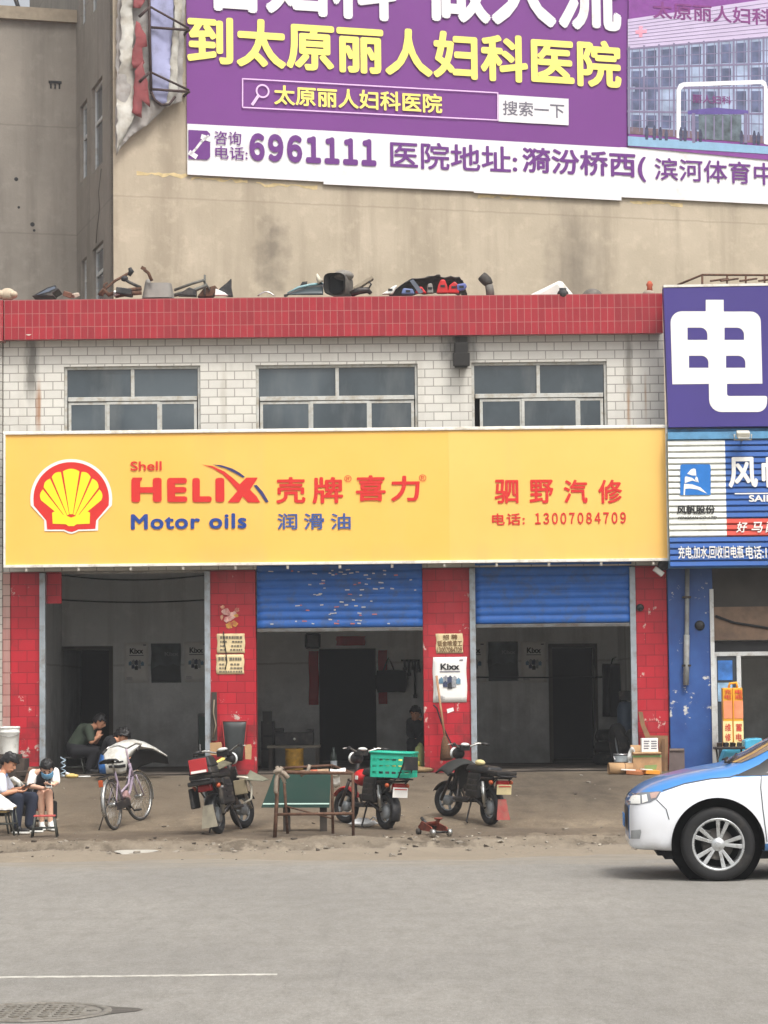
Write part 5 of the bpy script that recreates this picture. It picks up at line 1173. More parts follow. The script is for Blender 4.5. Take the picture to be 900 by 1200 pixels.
p0, p1 = w(334, 897, YB - .1), w(356, 877, YB - .1); rr = (p1.x - p0.x) / 2; hh = p1.z - FLOOR
mb = MB(); mb.lathe([(0, 0), (rr, 0), (rr, .02), (rr * .97, .03), (rr * .97, hh * .5), (rr, hh * .52), (rr * .97, hh * .55), (rr * .97, hh - .03), (rr, hh - .02), (rr, hh), (0, hh - .01)], n=24); mb.build('drum', mat('mustard_drum', C(196, 150, 50), .6, var=.25, dirt=C(96, 76, 44), damt=.5, dscale=6), t)
mb = MB(); mb.lathe([(0, hh + .01), (.04, hh + .01), (.045, hh - .01)], (rr * .5, 0, 0), n=10); mb.build('bung', DARKM, t)
t = empty('tool_cabinet', 'tall black tool cabinet at the left of the middle bay', 'cabinet', floor_at(313, 43.2))
p0, p1 = w(306, 890, 43.2), w(321, 845, 43.2)
mb = MB(); mb.box(p0.x, p1.x, 43.2, 43.7, FLOOR, p1.z); mb.build('carcass', SCR, t, True, bevel=.01)
for k in range(4): z_ = FLOOR + .12 + k * .22; mb = MB(); mb.box(p0.x + .03, p1.x - .03, 43.185, 43.199, z_, z_ + .18); mb.box(p0.x + .08, p1.x - .08, 43.17, 43.185, z_ + .13, z_ + .145); mb.build('drawer', mat('dark_drawer', C(64, 62, 60), .5, var=.2), t, True)
t = empty('hanging_bag', 'black cloth bag hanging on the wall right of the middle doorway', 'bag', BW.pp(460, 812, .1))
mb = MB(); 
def bag(u, v):
    a_ = 2 * math.pi * u; wdt = .24 + .05 * math.sin(v * 3); n = 3; c_, s_ = math.cos(a_), math.sin(a_); r_ = (abs(c_) ** n + abs(s_) ** n) ** (-1 / n)
    return BW.pp(459, 811, .12) + Vector((wdt * r_ * c_ + .02 * mnoise.noise(Vector((u * 5, v * 4, 1))), .1 * r_ * s_ * (1 - .4 * v), .38 * v + .02 * mnoise.noise(Vector((u * 6, 2, 0)))))
mb.grid(bag, 28, 10); mb.face([bag(i / 28, 0) for i in range(28)]); mb.face([bag(i / 28, 1) for i in range(28)]); mb.build('body', mat('black_cloth', C(30, 30, 32), .9, var=.2), t, True)
mb = MB(); mb.tube([BW.pp(449, 786, .12), BW.pp(453, 776, .08), BW.pp(455, 771, .05), BW.pp(458, 776, .08), BW.pp(462, 786, .12)], .012, 6); mb.build('strap', INK, t, True)
t = empty('hanging_tools', 'row of dark hand tools hanging right of the black bag', 'tool rack', BW.pp(484, 776, .1))
mb = MB(); mb.tube([BW.pp(470, 774, .05), BW.pp(492, 774, .05)], .015, 6); mb.build('rail', INK, t, True)
for x, l in ((474, 10), (479, 16), (484, 9), (486, 42), (490, 12)): mb = MB(); mb.tube([BW.pp(x, 774, .07), BW.pp(x + .5, 774 + l, .07)], .022, 6); mb.cbox(BW.pp(x + .5, 774 + l, .07), (.07, .04, .06)); mb.build('tool', INK, t, True)
t = empty('floor_bottle', 'slim dark bottle standing on the floor before the middle doorway', 'bottle', floor_at(391, 41.2))
mb = MB(); mb.lathe([(0, 0), (.05, 0), (.055, .2), (.05, .26), (.022, .32), (.022, .38), (0, .38)], n=14); mb.build('bottle', mat('dark_bottle', C(36, 44, 40), .2), t)
mb = MB(); mb.lathe([(.056, .08), (.056, .17)], n=14); mb.build('label', mat('pale_label', C(150, 156, 160), .6), t)
# bags on the threshold at the right of the middle bay
def sack(name, label, px, py, rx, ry, rz, m_, Y, knot=True, seed=1):
    p = P(px, py, Y); p.z = max(FLOOR, pave(Y)); t = empty(name, label, 'bag', p); b_ = MB()
    def f(u, v):
        a_ = 2 * math.pi * u; e = math.pi * v; d = 1 + .16 * mnoise.noise(Vector((math.cos(a_) * 2 + seed, math.sin(a_) * 2, e * 1.4))) + .07 * mnoise.noise(Vector((math.cos(a_) * 6 + seed, math.sin(a_) * 6, e * 5)))
        return Vector((rx * math.sin(e) ** .8 * math.cos(a_) * d, ry * math.sin(e) ** .8 * math.sin(a_) * d, max(0.0, rz * (1 - math.cos(e)) * .5 * d + .0)))
    b_.grid(f, 28, 16); b_.build('sack', m_, t)
    if knot: b_ = MB(); b_.lathe([(0, 0), (.02, .0), (.015, .03), (.05, .07), (.03, .09), (0, .06)], (0.02, 0, rz * .97), (.2, 0, 1), 10); b_.build('knot', m_, t)
    return t
sack('plastic_bag', 'green plastic bag on the doorstep of the middle bay', 452, 889, .13, .12, .2, mat('green_bag', C(58, 122, 84), .4, var=.2), 40.3, True, 1)
sack('plastic_bag', 'yellow plastic bag between the green bag and the pier', 476, 890, .22, .15, .22, mat('yellow_bag', C(196, 188, 82), .45, var=.2), 40.25, True, 5)
sack('grain_sack', 'olive sack leaning against the pier at the right of the middle bay', 492, 888, .09, .14, .42, mat('olive_sack', C(112, 118, 74), .8, var=.2), 40.35, False, 8)
sack('straw_bundle', 'flat straw coloured bundle in front of the yellow bag', 487, 894, .3, .1, .09, mat('straw', C(134, 112, 80), .95, var=.3, scale=20), 40.02, False, 11)
# third bay: tyres, bucket, air compressor
t = empty('tyre_stack', 'leaning stack of dark tyres at the right of the third bay', 'tyres', floor_at(716, 43.2))
for k in range(3):
    mb = MB(); mb.ring((0.0 + .03 * k, 0, .1 + .2 * k), (0, 0, 1), .22, .1, 24, 10, sq=1.0); mb.build('tyre', RUBBER, t)
def upright_tyre(label, px, Y, R0, r_, tilt):
    p = floor_at(px, Y); t = empty('worn_tyre', label, 'tyre', p, (0, R(tilt), 0)); mb = MB(); mb.ring((0, 0, R0 + r_), (1, .15, 0), R0, r_, 30, 10, sq=1.1); mb.build('tread', RUBBER, t)
    mb = MB(); mb.ring((0, 0, R0 + r_), (1, .15, 0), R0 - r_ * .9, .02, 30, 6); mb.build('rim', GREYM, t)
upright_tyre('worn tyre standing on edge beside the right rail of the third bay', 730, 40.9, .28, .09, -8)
upright_tyre('worn tyre standing on edge against the last pier, nearest the rail', 738, 40.5, .24, .08, 4)
t = empty('hanging_coat', 'dark work coat hanging on the wall at the right of the third bay', 'coat', P(722, 830, 44.6))
mb = MB()
def coat(u, v): x = 706 + 24 * u; y = 778 + 62 * v; return P(x + 3 * math.sin(u * 9), y, 44.7 - .12 * math.sin(u * math.pi) + .05 * math.sin(u * 12 + v))
mb.grid(coat, 20, 10); mb.build('cloth', mat('dark_coat', C(42, 44, 50), .9, var=.2), t, True, solid=.02, recalc=False)
mb = MB(); mb.tube([P(716, 779, 44.62), P(718, 772, 44.7), P(722, 770, 44.9)], .012, 6); mb.build('hook', DARKM, t, True)
t = empty('air_compressor', 'blue grey air compressor tank standing inside the third bay', 'compressor', floor_at(734, 41.8))
mb = MB(); mb.lathe([(0, .1), (.1, .12), (.14, .2), (.14, .95), (.1, 1.05), (0, 1.08)], n=20); mb.build('tank', mat('compressor_blue', C(56, 72, 90), .5, var=.2), t)
mb = MB(); mb.cbox((0, 0, 1.16), (.2, .16, .16)); mb.build('motor', SCR, t, bevel=.02)
for a_ in range(3): mb = MB(); mb.tube([(.1 * math.cos(a_ * 2.1), .1 * math.sin(a_ * 2.1), .16), (.13 * math.cos(a_ * 2.1), .13 * math.sin(a_ * 2.1), 0)], .015, 6); mb.build('leg', DARKM, t)
t = empty('paint_bucket', 'grey metal bucket with a white band by the right rail', 'bucket', P(728, 897, 39.9)); t.location.z = FLOOR
mb = MB(); mb.lathe([(0, 0), (.095, 0), (.115, .25), (.12, .25), (.11, .24), (.09, .02), (0, .02)], n=24); mb.build('pail', mat('dull_tin', C(96, 100, 104), .45, .5, var=.2), t)
mb = MB(); mb.lathe([(.109, .14), (.1175, .235)], n=24); mb.build('band', mat('bucket_label', C(156, 164, 168), .6, var=.25, scale=12), t)
mb = MB(); mb.tube([(.12 * math.cos(R(a_)), -.02 - .06 * math.sin(R(a_)), .24 - .1 * math.sin(R(a_))) for a_ in range(0, 181, 15)], .005, 5); mb.build('handle', STEEL, t)
mb = MB(); mb.lathe([(.118, .255), (.119, .265), (.12, .25)], n=24); mb.build('rim', STEEL, t)
# first bay: fan heater, bottles, black case
t = empty('tall_cabinet', 'tall dark cabinet against the right wall of the first bay', 'cabinet', floor_at(239, 41.5))
p0, p1 = w(232, 890, 41.5), w(245, 836, 41.5)
mb = MB(); mb.box(p0.x, p1.x, 41.5, 42.0, FLOOR, p1.z); mb.build('carcass', SCR, t, True, bevel=.02)
mb = MB(); mb.box(p0.x + .02, p1.x - .02, 41.48, 41.498, FLOOR + .1, p1.z - .05); mb.build('door', mat('dark_green_door', C(36, 52, 46), .6), t, True)
mb = MB(); mb.box(p0.x + .03, p0.x + .05, 41.455, 41.48, FLOOR + .35, FLOOR + .45); mb.build('handle', STEEL, t, True)
t = empty('blue_canister', 'small blue canister low beside the tall dark cabinet', 'canister', floor_at(229, 41.0))
mb = MB(); mb.lathe([(0, 0), (.09, 0), (.09, .16), (.05, .2), (.03, .2), (.03, .24), (0, .24)], n=16); mb.build('body', mat('blue_canister', C(44, 90, 150), .5), t)
mb = MB(); mb.lathe([(0, .27), (.036, .27), (.036, .238)], n=12); mb.build('cap', BLACK, t)
t = empty('spring_stand', 'thin pale coil stand at the doorstep left of the man in green', 'stand', P(74, 905, 39.9)); t.location.z = FLOOR
mb = MB(); pts = [(.035 * math.cos(i * .9), .035 * math.sin(i * .9), .012 * i) for i in range(26)]; mb.tube(pts, .009, 6); mb.build('coil', mat('pale_blue_coil', C(170, 190, 204), .4), t)
mb = MB(); mb.lathe([(0, 0), (.06, 0), (.06, .015), (0, .02)], n=14); mb.build('foot', GREYM, t)
# bits leaning on piers
t = empty('seat_back', 'black padded seat back with red piping propped against the pier behind the left electric bike', 'seat back', PG(276, 915)); t.location = P(276, 893, 39.7)
mb = MB()
def sb(u, v):
    wd = 14.5 - 4.5 * (1 - v); x = 275 + wd * (2 * u - 1) ; y = 891 - 46 * v
    return P(x, y, 39.85 - .10 * (1 - (2 * u - 1) ** 4) * (1 - (2 * v - 1) ** 6) * .45 + .06 * v)
mb.grid(sb, 14, 14); mb.build('pad', mat('black_vinyl', C(38, 42, 42), .45, var=.2), t, True, solid=.05, recalc=False)
mb = MB(); mb.tube([sb(*q_) + Vector((0, -.03, 0)) for q_ in [(0, k / 10) for k in range(11)] + [(k / 8, 1) for k in range(1, 9)] + [(1, 1 - k / 10) for k in range(1, 11)]], .012, 6); mb.build('piping', mat('red_piping', C(150, 40, 40), .6), t, True)
for (pts, m_, lb) in (([(247.5, 811), (254, 811), (254.5, 868), (247, 868)], mat('dark_plank', C(62, 56, 50), .85, var=.3), 'narrow dark plank leaning on the left edge of the pier'), ):
    t = empty('leaning_plank', lb, 'plank', P(250, 893, 39.9)); mb = MB(); mb.prism([P(x, y, 39.9) for x, y in pts], (0, .04, 0)); mb.build('board', m_, t, True)
    mb = MB(); mb.tube([P(251, 820, 39.88), P(250, 835, 39.87), P(253, 850, 39.88), P(250, 864, 39.88)], .012, 6); mb.build('cord', mat('grey_cord', C(130, 118, 100), .8), t, True)
for (x0, y0, x1, y1, lb, Y) in ((246, 869.5, 260, 885, 'small square cardboard piece under the dark plank', 39.8), (287, 872, 295, 890, 'rounded cardboard piece right of the black seat back', 39.7)):
    t = empty('cardboard_piece', lb, 'cardboard', P((x0 + x1) / 2, y1, Y)); mb = MB(); mb.prism([P(x0, y0 + 1, Y), P(x1 - 1, y0, Y), P(x1, y0 + 3, Y), P(x1 - .5, y1, Y), P(x0 + .5, y1 - .4, Y)], (0, .02, 0)); mb.build('sheet', CARD, t, True)
t = empty('broom', 'wooden handled broom leaning on the pier under the engine oil poster', 'broom', PG(522, 903))
mb = MB(); a, b = P(511.5, 792, 39.93), P(521, 862, 39.75); mb.tube([a, b], .018, 8); mb.build('handle', mat('broom_handle', C(166, 128, 96), .7, var=.15), t, True)
mb = MB(); c_ = P(523, 890, 39.66); mb.tube([b, b.lerp(c_, .3), c_], [.02, .06, .1], 8); mb.build('brush', mat('broom_bristle', C(92, 66, 46), .95, var=.3, scale=30), t, True)
mb = MB(); mb.tube([P(x, y, 39.9) for x, y in ((508, 826), (512, 830), (517, 846), (524, 862), (531, 876), (528, 884))], .012, 6); tag(mb.build('lock_cable', INK), 'thin black cable drooping down the pier right of the broom', 'cable')
mb = MB(); put_shape(mb, [[(523.5, 831), (531, 829), (532, 833), (524.5, 836)]], PF, .006); tag(mb.build('paper_scrap', PAPER), 'small white paper scrap stuck low on the pier by the broom', 'paper')
# boxes and boards by the last pier
Y0 = 39.45
t = empty('cardboard_box', 'brown cardboard box with green tape by the last red pier', 'box', P(759, 905, Y0)); t.location.z = pave(Y0)
p0, p1 = P(742, 905, Y0), P(775, 881.5, Y0); zb = pave(Y0); hz = p1.z - zb
GRT = mat('green_tape', C(112, 150, 88), .5)
mb = MB(); mb.box(p0.x, p1.x, Y0, Y0 + .36, zb, p1.z); mb.build('carton', CARD, t, True, bevel=.008)
mb = MB(); mb.box(p0.x - .002, p1.x + .002, Y0 - .003, Y0 + .1, p1.z - .075, p1.z - .045); mb.build('tape', GRT, t, True)
mb = MB(); put_shape(mb, [[(755, 897), (770, 896), (769, 902), (756, 903)]], wall_plane(Y0), .004); mb.build('printed_mark', mat('green_print', C(120, 146, 92), .7), t, True)
for s_ in (0, 1): mb = MB(); yy = Y0 + .36 * s_; mb.prism([(p0.x, yy, p1.z), (p1.x, yy, p1.z), (p1.x - .01, yy + (-.05 if s_ == 0 else .08), p1.z - (.015 if s_ == 0 else -.1)), (p0.x + .01, yy + (-.05 if s_ == 0 else .08), p1.z - (.015 if s_ == 0 else -.1))], (0, .004, .004)); mb.build('flap', CARD, t, True)
t = empty('white_carton', 'white carton with printed lines standing on the brown cardboard box', 'box', P(761, 881, Y0 + .1)); q0, q1 = P(752, 881.3, Y0 + .08), P(771, 865, Y0 + .08)
mb = MB(); mb.box(q0.x, q1.x, Y0 + .08, Y0 + .24, p1.z + .002, q1.z); mb.build('carton', PAPER, t, True, bevel=.005)
mb = MB(); Wc = wall_plane(Y0 + .08)
for k in range(4): slab(mb, Wc, (754.5, 868 + 2.8 * k, 761 - (k % 2), 869.2 + 2.8 * k), .003, .001); slab(mb, Wc, (763, 868 + 2.8 * k, 769.5, 869.2 + 2.8 * k), .003, .001)
tag(mb.build('print', GREYT, t, True), kind='stuff')
t = empty('leaning_board', 'jagged brown board leaning on the last pier behind the boxes', 'board', P(779, 905, 39.8)); mb = MB(); mb.prism([P(x, y, 39.85) for x, y in ((748, 834), (753, 834), (756, 850), (762, 862), (783, 862), (783, 905), (774, 906), (772, 868), (757, 866), (751, 850))], (0, .03, 0)); mb.build('board', mat('weathered_brown_board', C(134, 104, 76), .85, var=.25), t, True)
mb = MB(); mb.cbox(P(777, 885, 39.82), (.05, .012, .5), (0, .03, 0)); mb.build('batten', mat('batten_wood', C(112, 84, 60), .85), t, True)
t = empty('grey_board', 'square grey board leaning on the blue pier', 'board', P(793, 906, 39.7)); mb = MB(); mb.prism([P(x, y, 39.8) for x, y in ((784.5, 877), (802, 877), (802.5, 907), (784, 907))], (0, .03, 0)); mb.build('sheet', mat('grey_plywood', C(104, 92, 90), .8, var=.15), t, True)
mb = MB(); mb.cbox(P(793, 878.5, 39.79), (.22, .03, .025)); mb.build('edge_strip', mat('board_edge', C(128, 114, 106), .8), t, True)
t = empty('paper_roll', 'rolled brown paper lying left of the cardboard box', 'roll', P(727, 902, 39.5)); t.location.z = pave(39.5)
a, b = P(713, 896.5, 39.45), P(741, 899, 39.5); a.z, b.z = pave(39.45) + .09, pave(39.5) + .08
mb = MB(); mb.tube([a, b], .085, 20, cap=False); mb.build('roll', CARD, t, True, solid=.008)
mb = MB(); mb.tube([a + Vector((.005, 0, 0)), b - Vector((.01, 0, 0))], .05, 16, cap=False); mb.build('inner_turn', mat('roll_inner', C(140, 110, 80), .9), t, True, solid=.006)
mb = MB(); mb.tube([a.lerp(b, .65) + Vector((0, 0, 0)), a.lerp(b, .68)], .089, 20, cap=False); mb.build('tie', mat('roll_string', C(120, 90, 66), .9), t, True, solid=.004)
for k, (px, py, m_, lb, rz) in enumerate(((762, 905.5, mat('orange_carton', C(226, 150, 56), .6, var=.1), 'orange flat packet lying open on the ground before the cardboard box', .5), (745, 906, mat('brick_packet', C(176, 112, 74), .7, var=.2), 'reddish flat packet lying left of the orange one', -.4))):
    p = PG(px, py + 2); t = empty('flat_packet', lb, 'packet', p, (0, 0, rz)); mb = MB(); mb.cbox((0, 0, .04), (.26, .16, .06), (.1, .06, 0)); mb.build('carton', m_, t, bevel=.006)
    mb = MB(); mb.cbox((-.1, -.05, .078), (.22, .05, .012), (.1, .05, .2)); mb.build('leaflet', PAPER, t)
p = PG(752, 904); t = empty('white_stick', 'white strip lying between the two flat packets', 'strip', p, (0, 0, -.6)); mb = MB(); mb.cbox((0, 0, .06), (.3, .05, .02), (0, .2, 0)); mb.build('strip', PAPER, t, bevel=.004); mb = MB(); mb.cbox((.1, 0, .085), (.06, .051, .01), (0, .2, 0)); mb.build('stamp', mat('orange_carton', C(226, 150, 56)), t)
t = empty('plastic_sheet', 'crumpled white plastic sheet between the bucket and the cardboard box', 'sheet', P(739, 900, 39.6)); mb = MB()
mb.grid(lambda u, v: P(735 + 9 * u + 2 * (1 - v), 903 - 28 * v * (.6 + .4 * math.sin(u * 2.5)), 39.6 + .06 * mnoise.noise(Vector((u * 4, v * 5, 2)))), 10, 12); mb.build('film', mat('milky_film', C(196, 198, 196), .35), t, True, solid=.004, recalc=False)
# yellow and red shop stand
Y1 = 39.3
t = empty('advert_stand', 'tall yellow and cream advertising box with red characters outside the blue shop', 'advertising stand', P(859, 905, Y1)); t.location.z = pave(Y1)
q = lambda y: P(859, y, Y1).z; xa_, xb_ = P(845, 840, Y1).x, P(872.5, 840, Y1).x; zb = pave(Y1); xm = (xa_ + xb_) / 2
ORG = mat('amber_panel', C(226, 160, 40), .5, var=.1, scale=4)
mb = MB(); mb.box(xa_ + .03, xm - .004, Y1, Y1 + .16, zb + .1, q(806)); mb.box(xm + .004, xb_ - .02, Y1 + .02, Y1 + .18, zb + .1, q(806)); mb.build('body', ORG, t, True, bevel=.01)
S1 = wall_plane(Y1)
mb = MB(); slab(mb, S1, (848, 821, 858, 842), .003, .003); slab(mb, S1, (860.5, 821, 871, 842), -.017, .003); mb.build('panel', mat('salmon_panel', C(226, 140, 100), .5, var=.15, scale=8), t, True)
mb = MB(); slab(mb, S1, (847.5, 845, 858.3, 884), .003, .003); slab(mb, S1, (860.3, 845, 871.6, 884), -.017, .003); mb.build('panel', mat('cream_panel', C(238, 214, 150), .5, var=.06), t, True)
RCH = mat('red_characters', C(206, 70, 50), .6)
for k, ch in enumerate('维修'): lettering(ch, (849.5, 848 + 11.5 * k, 856.5, 857 + 11.5 * k), RCH, .02, t, S1, .008)
for k, ch in enumerate('蓄电'): lettering(ch, (862.5, 848 + 11.5 * k, 869.8, 857 + 11.5 * k), RCH, .02, t, S1, -.011)
for k in range(2): lettering('电瓶'[k], (861.5, 808 + 6 * k, 870.5, 813.5 + 6 * k), RCH, .015, t, S1, -.011); lettering('充电'[k], (849, 808 + 6 * k, 857, 813.5 + 6 * k), RCH, .015, t, S1, .008)
mb = MB(); mb.tube([P(854, 806, Y1 + .08), P(855, 801, Y1 + .08), P(863, 800, Y1 + .08), P(864, 806, Y1 + .08)], .02, 6); mb.build('carry_handle', ORG, t, True)
for x in (xa_ + .06, xb_ - .06): mb = MB(); mb.box(x - .03, x + .03, Y1 + .02, Y1 + .14, zb, zb + .1); mb.build('foot', BLACK, t, True)
# turquoise battery carts
TURQ = mat('turquoise_plastic', C(72, 164, 196), .45, var=.12)
def cart(label, pts, Y, d, hood=True):
    p = P(sum(x for x, y in pts) / len(pts), 900, Y); p.z = pave(Y); t = empty('charger_cart', label, 'cart', p); b_ = MB(); b_.prism([P(x, y, Y) for x, y in pts], (0, d, 0)); b_.build('hood', TURQ, t, True, bevel=.02)
    xs_ = [P(x, y, Y).x for x, y in pts]; zmin = min(P(x, y, Y).z for x, y in pts)
    b_ = MB(); b_.box(min(xs_) + .05, max(xs_) - .05, Y + .05, Y + d - .05, p.z + .1, zmin + .002); b_.build('chassis', SCR, t, True)
    for x in (min(xs_) + .1, max(xs_) - .1): b_ = MB(); b_.lathe([(0, -.03), (.09, -.03), (.1, 0), (.09, .03), (0, .03)], (x, Y + .05, p.z + .1), (0, 1, 0), 16); b_.build('wheel', RUBBER, t, True)
cart('turquoise sloped cart hood by the doorway of the blue shop', [(844, 896), (850, 880), (856, 876), (872, 875), (876, 884), (880, 896)], 38.6, .4)
cart('turquoise hood of a second cart, further right and higher', [(873, 878), (873, 868), (880, 865.5), (893, 865), (894, 872), (888, 878)], 38.9, .4)
t = empty('metal_tray', 'dark tray of tools on a folding stand by the turquoise cart', 'tray', P(850, 900, 38.4)); t.location.z = pave(38.4)
mb = MB(); a, b = P(837, 876, 38.4), P(873, 873, 38.4); mb.box(a.x, b.x, 38.35, 38.55, a.z - .03, a.z + .01); mb.build('tray', DARKM, t, True, bevel=.008)
for x in (a.x + .04, b.x - .05): mb = MB(); mb.tube([(x, 38.45, a.z - .03), (x + .04, 38.4, pave(38.4))], .015, 6); mb.build('leg', DARKM, t, True)
for k in range(4): mb = MB(); mb.cbox((a.x + .08 + .1 * k, 38.43, a.z + .04), (.07, .06, .06), (.2, 0, .4 * k)); mb.build('tool', SCR if k % 2 else DARKM, t, True)
# white bucket on the rubble at the left
Yb = 39.3
t = empty('brick_stump', 'blackened broken brick stump below the white pail', 'brick stump', P(12, 905, Yb)); zt_ = P(12, 884, Yb).z
mb = MB(); rs = random.Random(5); zb = pave(Yb) - .05; xq = P(30, 890, Yb).x
mb.box(-6.6, xq - .02, Yb + .03, Yb + .55, zb, zt_ - .07)
for i in range(22): mb.cbox((rs.uniform(-6.5, xq), Yb + rs.uniform(0, .1), rs.uniform(zb, zt_ - .1)), (.22, .12, .07), (rs.uniform(-.3, .3), rs.uniform(-.4, .4), rs.uniform(-.5, .5)))
for i in range(7): mb.cbox((-6.45 + i * .13, Yb + .15, zt_ - .038), (.125, .3, .075), (0, 0, rs.uniform(-.03, .03)))
mb.build('masonry', mat('blackened_brick', C(84, 72, 64), .95, var=.4, scale=5, dirt=C(44, 38, 35), damt=.6, bump=.4, bscale=20), t, True, bevel=.006)
mb = MB(); mb.cbox((xq + .1, Yb + .05, zb + .1), (.2, .16, .3), (0, .3, 0)); mb.build('loose_brick', mat('brown_loose_brick', C(120, 92, 76), .95, var=.3), t, True, bevel=.01)
t = empty('white_pail', 'white plastic pail with a lid standing on the brick stump at the left edge', 'pail', P(11, 884, Yb + .15)); t.location.z = zt_
a, b = P(-1, 850, Yb + .15), P(23.5, 850, Yb + .15); rt_ = (b.x - a.x) / 2; h_ = P(11, 852, Yb + .15).z - zt_
mb = MB(); mb.lathe([(0, 0.001), (rt_ * .84, 0.001), (rt_ * .86, .015), (rt_ * .96, h_ * .78), (rt_ * .99, h_ * .79), (rt_ * .99, h_ * .84), (rt_ * .97, h_ * .85), (rt_ * .98, h_ * .95)], n=32); mb.build('pail', WHITE, t)
mb = MB(); mb.lathe([(rt_ * 1.0, h_ * .94), (rt_ * 1.03, h_ * .95), (rt_ * 1.03, h_), (rt_ * .97, h_ + .01), (rt_ * .95, h_ - .005), (0, h_ - .005)], n=32); mb.build('lid', WHITE, t)
mb = MB(); mb.tube([(rt_ * math.cos(R(a_)), -.01 - rt_ * math.sin(R(a_)), h_ * .8 - .06 * math.sin(R(a_))) for a_ in range(0, 181, 12)], .005, 5); mb.build('handle', mat('pail_wire', C(170, 170, 166), .4, .5), t)
# litter at the doorstep
p = P(83, 906, 39.75); p.z = pave(39.75)
t = empty('food_wrapper', 'crumpled yellow wrapper on the doorstep of the first bay', 'wrapper', p); mb = MB(); mb.ball((0, 0, .035), (.09, .06, .04), 10, 6); mb.ball((.07, .01, .03), (.05, .05, .03), 8, 6); o = mb.build('wrapper', mat('yellow_wrapper', C(206, 180, 110), .6, var=.2, scale=20), t); mb = MB(); mb.cbox((-.05, -.02, .07), (.06, .05, .02), (.4, .3, .2)); mb.build('corner', PAPER, t)
a, b = P(92, 905.5, 39.75), P(106, 905, 39.75); mb = MB(); mb.tube([Vector((a.x, a.y, pave(39.75) + .02)), Vector((b.x, b.y, pave(39.75) + .02))], .012, 6); tag(mb.build('white_rod', WHITE), 'short white rod lying beside the yellow wrapper', 'rod')
mb = MB(); p = PG(158, 1000)
pts = [(p.x + .22 * math.cos(a_) * (1 + .3 * math.sin(3 * a_)), p.y + .5 * math.sin(a_) * (1 + .2 * math.cos(2 * a_)), pave(p.y) + .012) for a_ in [i * .35 for i in range(18)]]
mb.prism(pts, (0, 0, .006)); tag(mb.build('flattened_paper', mat('grey_flat_paper', C(176, 172, 162), .8, var=.15)), 'flattened grey paper lying in the dusty gutter', 'paper')
# ------------------------------------------------------------------ two-wheelers and other things on the forecourt
CHROME = mat('dull_chrome', C(176, 176, 172), .3, .85, var=.12, dirt=C(120, 104, 88), damt=.3, dscale=10)
SEATM = mat('black_seat_vinyl', C(26, 26, 28), .55, var=.2, dirt=C(84, 76, 66), damt=.2, dscale=6)
DUST = mat('dusty_black_panel', C(28, 27, 27), .6, var=.3, dirt=C(84, 76, 66), damt=.25, dscale=5)
LENS = mat('clear_lens', C(206, 210, 206), .12, spec=.8)
AMBER = mat('amber_lens', C(170, 78, 40), .3, dirt=C(110, 90, 76), damt=.4); TAILR = mat('red_lens', C(140, 24, 26), .3)
def wheel(parent, c, R0, r_, steer=0.0, spokes=0, rimm=CHROME, hub=.05, rimw=.03, tyre=RUBBER):
    ax = Vector((math.sin(steer), -math.cos(steer), 0)).normalized() * -1
    w_ = empty('wheel', None, None); w_.parent = parent; w_.location = c
    b_ = MB(); b_.ring((0, 0, 0), ax, R0 - r_, r_, 36, 10); b_.build('tyre', tyre, w_)
    q = MB(); q.ring((0, 0, 0), ax, R0 - 2 * r_ + .004, rimw * .45, 36, 8, sq=1.4)
    q.lathe([(0, -.05), (hub, -.05), (hub * 1.15, -.03), (hub * 1.15, .03), (hub, .05), (0, .05)], (0, 0, 0), ax, 16)
    qr = ax.to_track_quat('Z', 'Y'); rr_ = R0 - 2 * r_
    if spokes:
        for k in range(spokes):
            a = 2 * math.pi * k / spokes; s_ = 1 if k % 2 else -1
            q.tube([qr @ Vector((hub * math.cos(a + .5 * s_), hub * math.sin(a + .5 * s_), .03 * s_)), qr @ Vector((rr_ * math.cos(a), rr_ * math.sin(a), 0))], .0022, 4)
    else:
        for k in range(5):
            a = 2 * math.pi * k / 5; u_ = qr @ Vector((math.cos(a), math.sin(a), 0)); q.tube([u_ * hub, u_ * rr_], [.022, .016], 6)
    q.build('rim', rimm, w_); return w_
def rbox(mb, x0, x1, y0, y1, z0, z1, tx=0, ty=0):          # box with a top narrower by tx, ty
    v = [mb.bm.verts.new(p) for p in ((x0, y0, z0), (x1, y0, z0), (x1, y1, z0), (x0, y1, z0), (x0 + tx, y0 + ty, z1), (x1 - tx, y0 + ty, z1), (x1 - tx, y1 - ty, z1), (x0 + tx, y1 - ty, z1))]
    for q in ((3, 2, 1, 0), (4, 5, 6, 7), (0, 1, 5, 4), (1, 2, 6, 5), (2, 3, 7, 6), (3, 0, 4, 7)): mb.bm.faces.new([v[i] for i in q])
